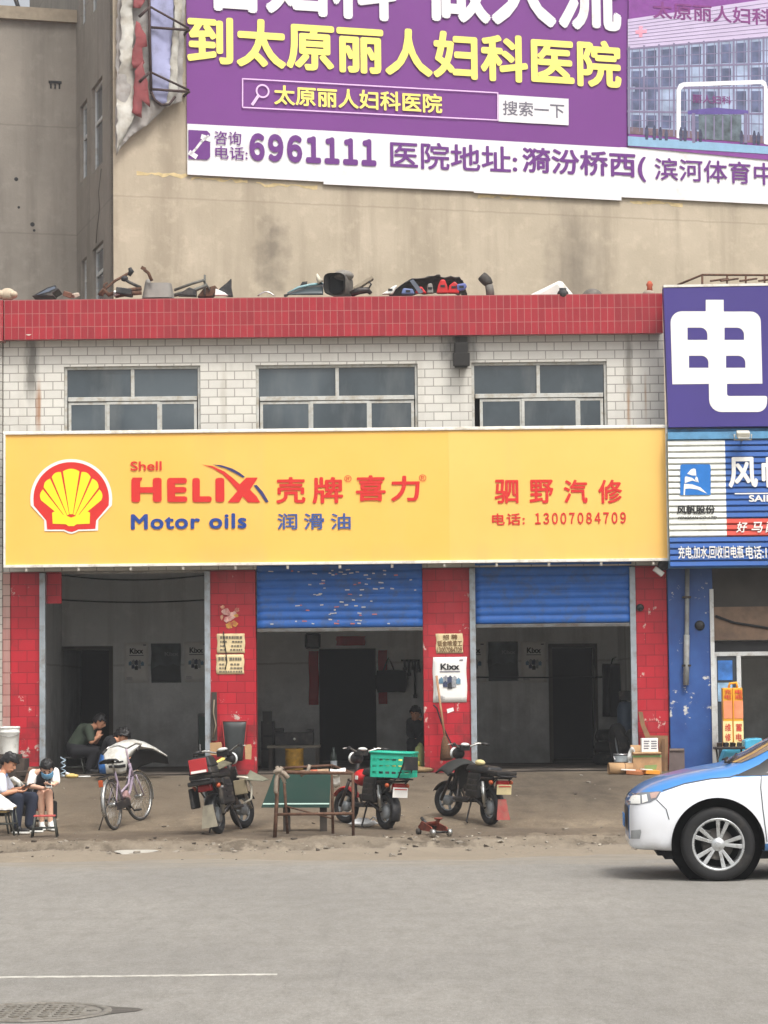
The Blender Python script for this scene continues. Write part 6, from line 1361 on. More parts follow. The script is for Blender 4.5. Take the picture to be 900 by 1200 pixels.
def ebike(label, rear_px, heading, lean, wb=1.08, body=DUST, panel=DUST, plate='red', flap=None, steer=0.0, guard=False, tank=None, boxy=True, shield=True, number='', backrest=False, size=1.0):
    p = PG(*rear_px); d = Vector((math.cos(R(heading)), math.sin(R(heading)), 0)); f = p + d * wb; f.z = pave(f.y); p.z = pave(p.y)
    pitch = math.atan2(f.z - p.z, wb)
    t = empty('electric_bike', label, 'electric bike', p, group='electric bikes parked on the forecourt')
    t.rotation_euler = (Matrix.Rotation(R(heading), 3, 'Z') @ Matrix.Rotation(-pitch, 3, 'Y') @ Matrix.Rotation(R(lean), 3, 'X')).to_euler()
    Rw = .225; B = lambda n, mb, m_, par=t, **k: mb.build(n, m_, par, **k)
    t.scale = (size,) * 3
    wheel(t, (0, 0, Rw), Rw, .048, 0, 0, GREYM, .085); wheel(t, (wb, 0, Rw), Rw, .045, steer, 0, GREYM, .06)
    mb = MB(); mb.tube([(0, .09, Rw), (.3, .1, .34), (.42, .1, .27), (.75, .08, .25), (wb - .28, .03, .4), (wb - .19, 0, .62)], .019, 8); mb.tube([(0, -.09, Rw), (.3, -.1, .34), (.42, -.1, .27), (.75, -.08, .25), (wb - .28, -.03, .4)], .019, 8)
    mb.tube([(.3, .1, .34), (.1, .1, .6), (-.3, .1, .63)], .015, 8); mb.tube([(.3, -.1, .34), (.1, -.1, .6), (-.3, -.1, .63)], .015, 8); mb.tube([(wb - .17, 0, .52), (wb - .24, 0, .8)], .03, 10); mb.cbox((.3, 0, .34), (.06, .2, .05)); B('frame', mb, DARKM)
    mb = MB()
    for s_ in (-1, 1): mb.tube([(0, .085 * s_, Rw + .01), (.05, .11 * s_, .56)], .022, 8); mb.tube([(.012, .088 * s_, Rw + .07), (.045, .107 * s_, .5)], .03, 10)
    B('shock_absorber', mb, CHROME)
    mb = MB(); rbox(mb, .4, wb - .3, -.13, .13, .26, .3, 0, .01); B('footboard', mb, DUST, bevel=.012)
    mb = MB(); rbox(mb, .1, .47, -.13, .13, .33, .66, .03, .015); B('battery_case', mb, panel, bevel=.03)
    mb = MB(); 
    for s_ in (-1, 1):
        for k in range(3): mb.cbox((.28, .128 * s_, .42 + .07 * k), (.24, .012, .02))
    B('side_vents', mb, BLACK)
    mb = MB(); rbox(mb, -.1, .5, -.125, .125, .66, .76, .035, .02); B('seat', mb, SEATM, bevel=.035)
    mb = MB()
    for y in (-.11, -.04, .04, .11): mb.tube([(-.08, y, .66), (-.4, y, .66)], .01, 6)
    for x in (-.12, -.26, -.4): mb.tube([(x, -.12, .66), (x, .12, .66)], .011, 6)
    mb.tube([(-.34, .1, .655), (-.02, .1, .45)], .01, 6); mb.tube([(-.34, -.1, .655), (-.02, -.1, .45)], .01, 6); rk = B('rack', mb, BLACK)
    if boxy: mb = MB(); rbox(mb, -.36, -.1, -.15, .15, .672, .72, .0, .0); B('rack_board', mb, DUST, bevel=.01)
    # rear mudguard, lamp, plate, flap
    def guard_arc(cx_, a0, a1, w_, steer_=0.0):
        b_ = MB(); r_ = Rw + .035
        def g(u, v):
            a = R(a0 + (a1 - a0) * u); y = w_ * (2 * v - 1); rr_ = r_ - .02 * (2 * v - 1) ** 2; x = rr_ * math.cos(a)
            return Vector((cx_ + x * math.cos(steer_) - y * math.sin(steer_), x * math.sin(steer_) + y * math.cos(steer_), Rw + rr_ * math.sin(a)))
        b_.grid(g, 18, 6); return b_
    guard_arc(0, 60, 205, .065).build('rear_mudguard', BLACK, t, solid=.006, recalc=False)
    guard_arc(wb, 25, 150, .06, steer).build('front_mudguard', body, t, solid=.006, recalc=False)
    mb = MB(); rbox(mb, -.3, -.22, -.09, .09, .52, .6, 0, .01); B('tail_lamp', mb, TAILR, bevel=.015)
    mb = MB()
    for s_ in (-1, 1): mb.ball((-.22, .15 * s_, .57), (.035, .03, .03), 10, 8); 
    B('indicator', mb, AMBER)
    pm = {'red': mat('red_plate', C(166, 44, 48), .5, var=.06), 'white': mat('white_plate', C(224, 222, 216), .5, var=.05), 'cream': mat('cream_plate', C(196, 182, 140), .6, var=.12)}[plate]
    pz0, px_ = (.74, -.40) if plate == 'red' else (.42, -.30)
    mb = MB(); rbox(mb, px_ - .012, px_, -.11, .11, pz0, pz0 + (.17 if plate == 'red' else .13)); po = B('number_plate', mb, pm, bevel=.006)
    PLm = Plane((px_ - .013, .11, pz0), (0, -1, 0)); mb = MB()
    if plate == 'red': slab_uv(mb, PLm, .015, .205, .006, .035, .002, .002)
    else: slab_uv(mb, PLm, .02, .2, .1, .112, .002, .002)
    B('plate_strip', mb, WHITE if plate == 'red' else REDP, po)
    if number: 
        mb = MB(); put_text_uv(mb, number, PLm, .03, .19, .03 if plate != 'red' else .06, .09 if plate != 'red' else .13, .003, .01); B('number', mb, WHITE if plate == 'red' else GREYT, po)
    if flap:
        mb = MB(); mb.prism([(-.27, -.06, .36), (-.27, .06, .36), (-.33, .1, .1), (-.33, -.1, .1)], (.008, 0, 0)); B('mud_flap', mb, flap)
    # steering
    st = empty('steering', None, None); st.parent = t; st.location = (wb - .2, 0, 0); st.rotation_euler = (0, 0, steer * .8)
    hx = lambda x: x - (wb - .2)
    mb = MB()
    for s_ in (-1, 1): mb.tube([(hx(wb - .15), .07 * s_, .56), (hx(wb), .075 * s_, Rw)], .022, 8)
    mb.tube([(hx(wb - .15), -.08, .57), (hx(wb - .15), .08, .57)], .025, 8); mb.tube([(hx(wb - .24), 0, .8), (hx(wb - .27), 0, .93)], .022, 8); mb.build('fork', CHROME if guard else DARKM, st)
    mb = MB(); mb.tube([(hx(wb - .42), .34, .99), (hx(wb - .33), .24, 1.0), (hx(wb - .28), .1, .95), (hx(wb - .28), -.1, .95), (hx(wb - .33), -.24, 1.0), (hx(wb - .42), -.34, .99)], .013, 8); mb.build('handlebar', CHROME, st)
    for s_ in (-1, 1):
        mb = MB(); mb.tube([(hx(wb - .36), .27 * s_, 1.0), (hx(wb - .43), .35 * s_, .99)], .02, 8); mb.build('grip', BLACK, st)
        mb = MB(); mb.tube([(hx(wb - .29), .2 * s_, 1.0), (hx(wb - .3), .33 * s_, .985)], .007, 6); mb.build('brake_lever', CHROME, st)
    mb = MB(); mb.ball((hx(wb - .2), 0, .86), (.08, .09, .08), 14, 10); mb.cbox((hx(wb - .28), 0, .94), (.1, .16, .07)); mb.build('headlamp_cowl', BLACK if tank else panel, st)
    mb = MB(); mb.ball((hx(wb - .12), 0, .86), (.03, .075, .075), 14, 8); mb.build('headlamp', LENS, st)
    mb = MB(); mb.ball((hx(wb - .31), 0, .985), (.05, .07, .025), 12, 8); mb.build('gauge', LENS, st)
    if shield:
        mb = MB(); mb.grid(lambda u, v: Vector((hx(wb - .2) - .05 * (2 * u - 1) ** 2 - .13 * v * .3, .17 * (2 * u - 1) * (1 - .25 * v), .36 + .4 * v)), 10, 8); mb.build('leg_shield', body, st, solid=.012, recalc=False)
    if tank: mb = MB(); mb.ball((wb - .38, 0, .62), (.15, .12, .11), 16, 10); B('tank', mb, tank); mb = MB(); mb.cbox((wb - .42, .118, .62), (.06, .01, .05)); mb.cbox((wb - .42, -.118, .62), (.06, .01, .05)); B('badge', mb, WHITE)
    if guard:
        for s_ in (-1, 1): mb = MB(); mb.tube([(wb - .32, .13 * s_, .3), (wb - .3, .23 * s_, .34), (wb - .28, .25 * s_, .48), (wb - .3, .22 * s_, .6), (wb - .33, .1 * s_, .63)], .014, 8); B('crash_bar', mb, mat('white_crash_bar', C(206, 200, 184), .4, .3, var=.1))
    mb = MB(); mb.tube([(.32, .1, .3), (.26, .2, .03), (.2, .22, .015)], .012, 7); mb.tube([(.32, -.1, .3), (.26, -.2, .03), (.2, -.22, .015)], .012, 7); B('kickstand', mb, DARKM)
    if backrest: mb = MB(); mb.tube([(-.36, .08, .66), (-.5, .08, .9)], .01, 6); mb.tube([(-.36, -.08, .66), (-.5, -.08, .9)], .01, 6); rbox(mb, -.53, -.5, -.11, .11, .78, .95, 0, .01); B('backrest', mb, SEATM, bevel=.012)
    return t, p
e1, p1 = ebike('dusty black electric bike with red plate and white crash bars, left of the rusty rack', (257, 977.5), 77, -9, plate='red', flap=mat('grey_mud_flap', C(128, 122, 106), .8, var=.25, dirt=C(90, 82, 70), damt=.4), guard=True, steer=R(-20), size=1.06)
mb = MB(); mb.prism([(.0, -.03, .775), (.56, -.05, .86), (.56, -.012, .868), (0, .01, .783)], (0, 0, .02)); mb.build('yellow_strip', mat('yellow_strap', C(222, 204, 110), .6), e1)
mb = MB(); rbox(mb, -.38, -.02, -.15, .15, .722, .80, .03, .02); rbox(mb, -.30, .02, -.13, .15, .803, .93, .06, .04); mb.build('tail_box', DUST, e1, bevel=.02)
mb = MB(); rbox(mb, -.40, -.12, -.17, .17, .60, .655); mb.cbox((-.2, .17, .46), (.26, .05, .24)); mb.cbox((-.16, -.17, .44), (.2, .05, .2)); mb.build('side_case', DUST, e1, bevel=.015)
mb = MB(); mb.grid(lambda u, v: Vector((-.1 + .55 * u, -.16 + .32 * v, .80 + .05 * u - .05 * (2 * v - 1) ** 2 + .01 * mnoise.noise(Vector((u * 5, v * 5, 1))))), 12, 8); mb.build('seat_cover', mat('olive_cover', C(96, 92, 74), .8, var=.2), e1, solid=.01, recalc=False)
mb = MB(); mb.grid(lambda u, v: Vector((.72 + .3 * u, -.2 - .22 * v, .58 + .1 * u * (1 - v) - .05 * v)), 6, 6); mb.build('knee_guard', mat('grey_green_flap', C(112, 112, 96), .7, var=.2), e1, solid=.01, recalc=False)
mb = MB(); mb.cbox((.78, -.12, .5), (.05, .16, .18)); mb.build('parcel', mat('drab_parcel', C(132, 120, 96), .8, var=.15), e1, bevel=.01)
e2, p2 = ebike('red electric bike with a white plate carrying a green crate', (452, 972), 121, 3, wb=1.02, body=REDP, panel=DUST, plate='white', tank=REDP, steer=R(12), shield=False, backrest=True, boxy=False)
e3, p3 = ebike('dusty black electric bike with a red mud flap standing before the last pier', (574, 967), 119, 2, wb=1.08, plate='cream', flap=mat('red_mud_flap', C(150, 66, 62), .8, var=.25, dirt=C(120, 100, 86), damt=.5, dscale=7), steer=R(22), boxy=True)
mb = MB(); mb.grid(lambda u, v: Vector((.62 + .32 * u, -.3 + .6 * v, .74 + .05 * math.sin(u * 3) - .16 * (2 * v - 1) ** 2)), 10, 12); mb.build('hand_muff', mat('grey_quilted_muff', C(44, 44, 42), .85, var=.2), e3, solid=.02, recalc=False)
mb = MB(); mb.ball((.22, .06, .79), (.09, .06, .04), 10, 8); mb.build('rag', mat('pale_rag', C(196, 182, 132), .9), e3)
# crate on the red bike
c0 = mat_of(e2) @ Vector((-.16, 0.02, .674)); t = empty('plastic_crate', 'turquoise green slatted crate on the rack of the red bike', 'crate', c0, (0, R(2), R(-14)))
GRC = mat('green_crate_plastic', C(34, 166, 138), .45, var=.1, scale=5); L_, W_, H_ = .5, .36, .31
mb = MB()
for k, (z0, z1) in enumerate(((0, .045), (.075, .125), (.155, .2), (.235, .31))):
    e = .012 * z0 / .3
    mb.box(-L_ / 2 - e, L_ / 2 + e, -W_ / 2 - e, -W_ / 2 - e + .012, z0, z1); mb.box(-L_ / 2 - e, L_ / 2 + e, W_ / 2 + e - .012, W_ / 2 + e, z0, z1)
    mb.box(-L_ / 2 - e, -L_ / 2 - e + .012, -W_ / 2 - e + .012, W_ / 2 + e - .012, z0, z1 - (.07 if k == 3 else 0)); mb.box(L_ / 2 + e - .012, L_ / 2 + e, -W_ / 2 - e + .012, W_ / 2 + e - .012, z0, z1 - (.07 if k == 3 else 0))
mb.build('slats', GRC, t)
mb = MB()
for i in range(7):
    x = -L_ / 2 + i * L_ / 6
    for y in (-W_ / 2 - .004, W_ / 2 - .01): mb.box(x - .014, x + .014, y, y + .014, .001, H_ - .004)
for i in range(5):
    y = -W_ / 2 + i * W_ / 4
    for x in (-L_ / 2 - .004, L_ / 2 - .01): mb.box(x, x + .014, y - .014, y + .014, .0015, H_ - .005)
mb.build('ribs', GRC, t)
mb = MB(); mb.box(-L_ / 2 + .013, L_ / 2 - .013, -W_ / 2 + .013, W_ / 2 - .013, .002, .016); mb.build('base', GRC, t)
mb = MB(); r_ = .012; mb.tube([(-L_ / 2 - .015, -W_ / 2 - .015, H_), (L_ / 2 + .015, -W_ / 2 - .015, H_), (L_ / 2 + .015, W_ / 2 + .015, H_), (-L_ / 2 - .015, W_ / 2 + .015, H_)], .016, 6, closed=True); mb.build('rim', GRC, t)
pw = PG(425, 969); t = empty('white_bag', 'white plastic bag lying under the red bike', 'bag', pw); mb = MB()
mb.grid(lambda u, v: Vector((.17 * math.sin(math.pi * v) * math.cos(2 * math.pi * u), .1 * math.sin(math.pi * v) * math.sin(2 * math.pi * u), .05 + .055 * -math.cos(math.pi * v))) * (1 + .35 * mnoise.noise(Vector((math.cos(6.28 * u) * 2, math.sin(6.28 * u) * 2, v * 6)))), 26, 14); mb.build('sack', mat('white_film', C(222, 222, 220), .4, var=.05), t)
mb = MB(); mb.tube([(.1, -.02, .09), (.14, -.04, .13), (.18, -.05, .1)], .012, 6); mb.build('handle', mat('white_film', C(222, 222, 220)), t)

# bicycle
def bicycle():
    hd, Rb, wb = 76, .325, 1.02
    p = PG(135, 972.5); t = empty('bicycle', 'pale lilac town bicycle with a black saddle parked by the car bumper', 'bicycle', p); d = Vector((math.cos(R(hd)), math.sin(R(hd)), 0)); f = p + d * wb
    t.rotation_euler = (Matrix.Rotation(R(hd), 3, 'Z') @ Matrix.Rotation(-math.atan2(pave(f.y) - pave(p.y), wb), 3, 'Y') @ Matrix.Rotation(R(-6), 3, 'X')).to_euler()
    LIL = mat('pale_lilac_paint', C(150, 135, 150), .35, .1, var=.08, dirt=C(140, 120, 112), damt=.25); st_ = R(-13)
    TW = mat('grey_tyre', C(62, 60, 58), .8, var=.2)
    wheel(t, (0, 0, Rb), Rb, .02, 0, 32, CHROME, .03, .03, TW); wheel(t, (wb, 0, Rb), Rb, .02, st_, 32, CHROME, .025, .03, TW)
    bb = Vector((.43, 0, .28)); stp = Vector((.24, 0, .74)); hd_ = Vector((wb - .19, 0, .78)); hb = Vector((wb - .13, 0, .6))
    mb = MB(); mb.tube([bb, stp], .017, 8); mb.tube([hb, Vector((.72, 0, .42)), bb], .02, 8); mb.tube([hd_ + Vector((.02, 0, -.06)), Vector((.7, 0, .52)), Vector((.36, 0, .44))], .016, 8); mb.tube([hd_, hb], .022, 8)
    for s_ in (-1, 1): mb.tube([bb + Vector((-.02, .03 * s_, 0)), (0, .06 * s_, Rb)], .011, 7); mb.tube([stp + Vector((.015, .02 * s_, -.12)), (0, .06 * s_, Rb)], .009, 7)
    mb.build('frame', LIL, t)
    mb = MB()
    def sad(u, v): x = -.14 + .27 * u; w_ = .1 * (1 - u) ** .7 + .03; a = math.pi * v; return Vector((.2 + x, w_ * math.cos(a) * 1.0, .86 + .045 * math.sin(a) - .02 * u))
    mb.grid(sad, 12, 10); mb.build('saddle', SEATM, t, solid=.02, recalc=False)
    mb = MB(); mb.tube([stp + Vector((0, 0, -.02)), (.2, 0, .85)], .013, 8); mb.build('seat_post', CHROME, t)
    def fend(cx_, a0, a1, steer):
        b_ = MB(); r_ = Rb + .022
        def g(u, v):
            a = R(a0 + (a1 - a0) * u); y = .026 * (2 * v - 1); rr_ = r_ - .012 * (2 * v - 1) ** 2; x = rr_ * math.cos(a)
            return Vector((cx_ + x * math.cos(steer) - y * math.sin(steer), x * math.sin(steer) + y * math.cos(steer), Rb + rr_ * math.sin(a)))
        b_.grid(g, 26, 4); return b_
    fend(0, 50, 200, 0).build('mudguard', CHROME, t, solid=.003, recalc=False); fend(wb, -15, 130, st_).build('mudguard', CHROME, t, solid=.003, recalc=False)
    mb = MB(); mb.box(-.3, .08, -.06, -.05, .7, .71); mb.box(-.3, .08, .05, .06, .7, .71)
    for x in (-.29, -.17, -.05, .06): mb.box(x, x + .012, -.05, .05, .701, .709)
    mb.tube([(-.2, .055, .7), (0, .065, Rb)], .006, 6); mb.tube([(-.2, -.055, .7), (0, -.065, Rb)], .006, 6); mb.build('carrier', BLACK, t)
    mb = MB(); mb.cbox((-.31, 0, .63), (.025, .06, .09)); mb.build('reflector', AMBER, t, bevel=.008)
    stg = empty('steering', None, None); stg.parent = t; stg.location = (wb - .16, 0, 0); stg.rotation_euler = (0, 0, st_)
    mb = MB()
    for s_ in (-1, 1): mb.tube([(.04, .04 * s_, .62), (.09, .045 * s_, .5), (.16, .05 * s_, Rb)], .01, 7)
    mb.tube([(.03, 0, .6), (-.03, 0, .8), (-.05, 0, .98)], .014, 8); mb.build('fork', LIL, stg)
    mb = MB(); mb.tube([(-.2, .27, .96), (-.08, .26, 1.02), (-.02, .14, 1.03), (-.03, 0, .98), (-.02, -.14, 1.03), (-.08, -.26, 1.02), (-.2, -.27, .96)], .011, 8); mb.build('handlebar', CHROME, stg)
    for s_ in (-1, 1): mb = MB(); mb.tube([(-.12, .265 * s_, 1.0), (-.22, .272 * s_, .95)], .017, 8); mb.build('grip', BLACK, stg)
    mb = MB(); mb.lathe([(.02, -.008), (.09, -.008), (.09, .008), (.02, .008)], bb + Vector((0, -.06, 0)), (0, 1, 0), 24); mb.lathe([(0, -.06), (.03, -.06), (.03, .06), (0, .06)], bb, (0, 1, 0), 14)
    mb.tube([bb + Vector((0, -.075, 0)), bb + Vector((.14, -.08, -.1))], .01, 6); mb.tube([bb + Vector((0, .075, 0)), bb + Vector((-.14, .08, .1))], .01, 6); mb.tube([bb + Vector((0, -.06, .085)), (0, -.06, Rb + .04)], .006, 5); mb.tube([bb + Vector((0, -.06, -.085)), (0, -.06, Rb - .04)], .006, 5); mb.build('crank', DARKM, t)
    for q in (bb + Vector((.14, -.13, -.1)), bb + Vector((-.14, .13, .1))): mb = MB(); mb.cbox(q, (.09, .09, .025)); mb.build('pedal', BLACK, t, bevel=.005)
    mb = MB(); mb.cbox((.22, -.075, .3), (.5, .012, .1)); mb.build('chain_guard', BLACK, t, bevel=.005)
    mb = MB(); mb.tube([(.02, .08, Rb), (-.06, .2, .02), (-.05, .22, .01)], .009, 6); mb.build('kickstand', DARKM, t)
    mb = MB(); mb.cbox((.55, 0, .36), (.12, .08, .16), (0, R(-40), 0)); mb.build('frame_bag', mat('pinkish_bag', C(150, 118, 116), .8, var=.2), t, bevel=.02)
bicycle()

# blue and white bumper skin lying on the doorstep
YBm = 39.2
t = empty('car_bumper', 'loose white and blue car bumper skin standing behind the bicycle', 'bumper', P(145, 905, YBm)); t.location.z = pave(YBm)
topc = [(115, 895), (118, 884), (126, 876.5), (136, 871), (146, 867.5), (156, 866.5), (168, 869), (182, 876), (196, 885.5)]
lowc = [(117, 906), (121, 907), (131, 906), (141, 907), (147.5, 905), (150, 890), (160, 877), (178, 877.5), (196, 886.5)]
def lerpc(c_, u):
    s_ = u * (len(c_) - 1); i = min(int(s_), len(c_) - 2); f_ = s_ - i; return c_[i][0] + (c_[i + 1][0] - c_[i][0]) * f_, c_[i][1] + (c_[i + 1][1] - c_[i][1]) * f_
def bump_pt(u, v, o=0):
    a, b = lerpc(topc, u), lerpc(lowc, u); return P(a[0] + (b[0] - a[0]) * v, a[1] + (b[1] - a[1]) * v, YBm + .34 * (u - .35) ** 2 * 2 + .18 * (1 - v) ** 2 - .1 * math.sin(math.pi * v) + o)
BUW, BUB = mat('bumper_white', C(200, 200, 194), .35, var=.06, dirt=C(150, 140, 124), damt=.35, dscale=6), mat('bumper_blue', C(40, 92, 152), .35, var=.12)
mb = MB(); mb.grid(lambda u, v: bump_pt(.17 + .83 * u, v), 40, 12); mb.build('white_skin', BUW, t, True, solid=.008, recalc=False)
mb = MB(); mb.grid(lambda u, v: bump_pt(.17 * u, v), 10, 12); mb.build('blue_skin', BUB, t, True, solid=.008, recalc=False)
mb = MB()
for v0_, v1_, u0_, u1_ in ((.55, .6, .2, .46), (.68, .78, .22, .5)): mb.grid(lambda u, v: bump_pt(u0_ + (u1_ - u0_) * u, v0_ + (v1_ - v0_) * v + .06 * u, -.012), 12, 2)
mb.build('grille_slot', INK, t, True, recalc=False)
mb = MB(); mb.grid(lambda u, v: bump_pt(.58 + .42 * u, 1) + Vector((0, .1 + .12 * v, -.02 - (.4 - .3 * u) * v)), 16, 6); mb.build('underside', INK, t, True, recalc=False, solid=.006)

# rusty rack and green board
def leg_px(px, py, Y): p = P(px, py, Y); return p
base = PG(323, 981); Yr = base.y; Yk = Yr + .55
t = empty('rusty_rack', 'rusty square frame stand with rags tied on top, before the green board', 'rack', PG(368, 981))
gz = lambda p: Vector((p.x, p.y, pave(p.y)))
fl0, fl1 = gz(P(322, 981, Yr)), gz(P(414, 980, Yr)); ft0, ft1 = P(326, 905, Yr + .06), P(413.5, 906, Yr + .06)
bl0, bl1 = gz(P(337, 970, Yk)), gz(P(390, 968, Yk)); bt0, bt1 = P(332, 900, Yk), P(389, 897, Yk)
for a, b in ((fl0, ft0), (fl1, ft1), (bl0, bt0), (bl1, bt1)): mb = MB(); mb.tube([a, b], .024 if a is fl0 else .018, 6); mb.build('leg', RUST, t, True)
mb = MB(); mb.tube([ft0, ft1], .02, 6); mb.tube([bt0, bt1], .016, 6); mb.tube([ft0, bt0], .016, 6); mb.tube([ft1, bt1], .016, 6); mb.build('top_frame', RUST, t, True)
mb = MB(); mb.tube([fl0.lerp(ft0, .35), fl1.lerp(ft1, .36)], .018, 6); mb.tube([bl0.lerp(bt0, .3), bl1.lerp(bt1, .3)], .014, 6); mb.tube([bl0.lerp(bt0, .42), bl1.lerp(bt1, .22)], .01, 6); mb.build('cross_bar', RUST, t, True)
t = empty('rag_bundle', 'grey rags and cord knotted round the left corner of the rusty rack', 'rags', ft0); mb = MB(); RAG = mat('grey_rag', C(140, 128, 114), .95, var=.25, scale=12)
for k, pts in enumerate(([(324, 898), (327, 904), (331, 910), (334, 918)], [(331, 899), (326, 905), (324, 914), (323, 926), (324, 930)], [(325, 903), (333, 906), (338, 912)], [(321, 906), (325, 903), (330, 903)])): mb.tube([P(x, y, Yr - .02 - .015 * k) for x, y in pts], [.02, .035, .03, .02][:len(pts)] if len(pts) == 4 else .028, 7)
mb.build('rag', RAG, t, True)
mb = MB(); mb.tube([P(352, 909, Yr + .1), P(361, 903, Yr + .1), P(363, 896, Yr + .1)], .022, 6); mb.build('knot', RAG, t, True)
t = empty('wooden_pole', 'pale wooden pole lying along the top of the rusty rack', 'pole', P(360, 904, Yr + .2)); mb = MB(); mb.tube([P(336, 905, Yr + .2), P(352, 905.5, Yr + .2)], .022, 8); mb.tube([P(352, 905.5, Yr + .2), P(385, 903.5, Yr + .22)], .028, 8); mb.build('shaft', mat('pole_wood', C(168, 140, 112), .8, var=.2, scale=14), t, True)
mb = MB(); mb.tube([P(364, 904.8, Yr + .2), P(372, 904.4, Yr + .21)], .03, 8); mb.build('red_band', mat('orange_band', C(176, 96, 70), .7), t, True)
t = empty('white_clipboard', 'crumpled white papers clipped on the rack beside the red bike', 'papers', P(398, 905, Yr + .2)); mb = MB(); mb.grid(lambda u, v: P(387 + 18 * u, 901 + 5 * v + math.sin(u * 5), Yr + .2 - .05 * v), 8, 4); mb.build('sheet', PAPER, t, True, solid=.006, recalc=False); mb = MB(); mb.grid(lambda u, v: P(390 + 8 * u + v, 908 + 14 * v + math.sin(u * 5), Yr + .25 + .03 * math.sin(v * 7)), 8, 8); mb.build('hanging_sheet', mat('grey_print_sheet', C(196, 192, 182), .8, var=.2, scale=12), t, True, solid=.004, recalc=False)
Yg = Yk + .28
t = empty('green_board', 'dark green board with a pale lower stripe propped on short posts behind the rusty rack', 'board', gz(P(345, 965, Yg)))
GB = mat('dark_green_board', C(18, 48, 40), .85, var=.15, scale=3, dirt=C(34, 52, 44), damt=.3)
o4 = [P(306, 946.5, Yg), P(386, 946.5, Yg), P(388, 903, Yg + .3), P(322, 904.5, Yg + .3)]
mb = MB(); mb.prism(o4, (0, .03, .0)); mb.build('panel', GB, t, True, bevel=.006)
def gb(u, v): a = o4[0].lerp(o4[1], u); b = o4[3].lerp(o4[2], u); return a.lerp(b, v)
mb = MB(); mb.prism([gb(.005, .09) + Vector((0, -.003, 0)), gb(.995, .09) + Vector((0, -.003, 0)), gb(.995, .125) + Vector((0, -.003, 0)), gb(.005, .125) + Vector((0, -.003, 0))], (0, -.004, 0)); mb.build('stripe', mat('pale_green_stripe', C(170, 196, 184), .6), t, True)
for x in (336, 379): a = gz(P(x, 968, Yg + .1)); mb = MB(); mb.box(a.x - .045, a.x + .045, a.y, a.y + .08, a.z, P(x, 940, Yg + .1).z); mb.build('leg', DKWOOD, t, True)

# red trolley jack
pj = PG(517, 980); t = empty('trolley_jack', 'small red trolley jack on the ground between the two right-hand electric bikes', 'jack', pj, (0, 0, R(112)))
JR = mat('worn_red_enamel', C(136, 62, 46), .6, .1, var=.25, dirt=C(70, 52, 44), damt=.4, dscale=8)
for s_ in (-1, 1): mb = MB(); mb.prism([(-.02, .1 * s_, .05), (.5, .075 * s_, .06), (.52, .075 * s_, .1), (.38, .085 * s_, .17), (.05, .1 * s_, .11)], (0, .012, 0)); mb.build('side_plate', JR, t)
mb = MB(); mb.tube([(.48, 0, .11), (.15, 0, .15), (.06, 0, .2)], [.04, .03, .02], 8); mb.lathe([(0, 0), (.05, 0), (.055, .02), (.02, .025), (0, .02)], (.08, 0, .2), n=14); mb.build('lift_arm', JR, t)
mb = MB(); mb.tube([(.2, 0, .1), (.46, 0, .12)], .03, 10); mb.build('ram', DARKM, t)
for x, y, r_ in ((0, .11, .045), (0, -.11, .045), (.47, .1, .04), (.47, -.1, .04)): mb = MB(); mb.lathe([(0, -.022), (r_, -.022), (r_, .022), (0, .022)], (x, y, r_), (0, 1, 0), 16); mb.build('wheel', CHROME if x == 0 else BLACK, t)
mb = MB(); mb.tube([(.46, 0, .13), (.56, .02, .2)], .022, 8); mb.build('handle_socket', BLACK, t)
mb = MB(); mb.tube([(0, -.1, .05), (0, .1, .05)], .014, 8); mb.build('axle', DARKM, t)

# stools
def stool(label, pl_, seat_px, size, hgt, seatm, rot=0.0, cat='stool'):
    t = empty('folding_stool', label, cat, pl_, (0, 0, rot), group=None); w_, d_ = size
    mb = MB(); mb.box(-w_ / 2, w_ / 2, -d_ / 2, d_ / 2, hgt - .018, hgt); mb.build('seat', seatm, t, bevel=.008)
    LG = mat('grey_green_legs', C(72, 74, 70), .5, .4, var=.2)
    for x in (-1, 1):
        for y in (-1, 1): mb = MB(); mb.tube([(x * w_ * .42, y * d_ * .42, hgt - .016), (x * w_ * .58, y * d_ * .55, 0)], .013, 8); mb.build('leg', LG, t)
    mb = MB(); k = .45
    q = [(x * w_ * .5, y * d_ * .5, hgt * .42) for x, y in ((-1, -1), (1, -1), (1, 1), (-1, 1))]; mb.tube(q, .008, 6, closed=True); mb.build('brace', LG, t)
    return t
ps = PG(51, 981.5); ps.y += .12; ps.z = pave(ps.y)
stool('empty low stool with a red seat before the woman in the face mask', ps, None, (.27, .2), .27, mat('red_stool_seat', C(176, 70, 66), .5, var=.12, dirt=C(120, 70, 60), damt=.25), R(4))
ps2 = PG(4, 980); ps2.y += .1; ps2.z = pave(ps2.y)
stool('low stool at the left edge of the photo with a pale cloth on it', ps2, None, (.26, .22), .36, mat('straw_seat', C(196, 168, 110), .7, var=.15), R(-5))
t = empty('white_cloth', 'white cloth hanging over the stool at the left edge', 'cloth', (ps2.x, ps2.y, ps2.z + .36)); mb = MB()
def clo(u, v):
    x = -.13 + .27 * u; f_ = v * 1.6
    z = .362 + .2 * (1 - u) * max(0, 1 - f_) if f_ < 1 else .362 - .06 * (f_ - 1); y = .1 - .24 * min(1, f_)
    return ps2 + Vector((x * (1 - .1 * v), y - .012 * math.sin(u * 14) * v, z + .008 * mnoise.noise(Vector((u * 6, v * 5, 3)))))
mb.grid(clo, 20, 20); mb.build('fabric', mat('white_cotton', C(228, 226, 222), .9, var=.04), t, True, solid=.006, recalc=False)
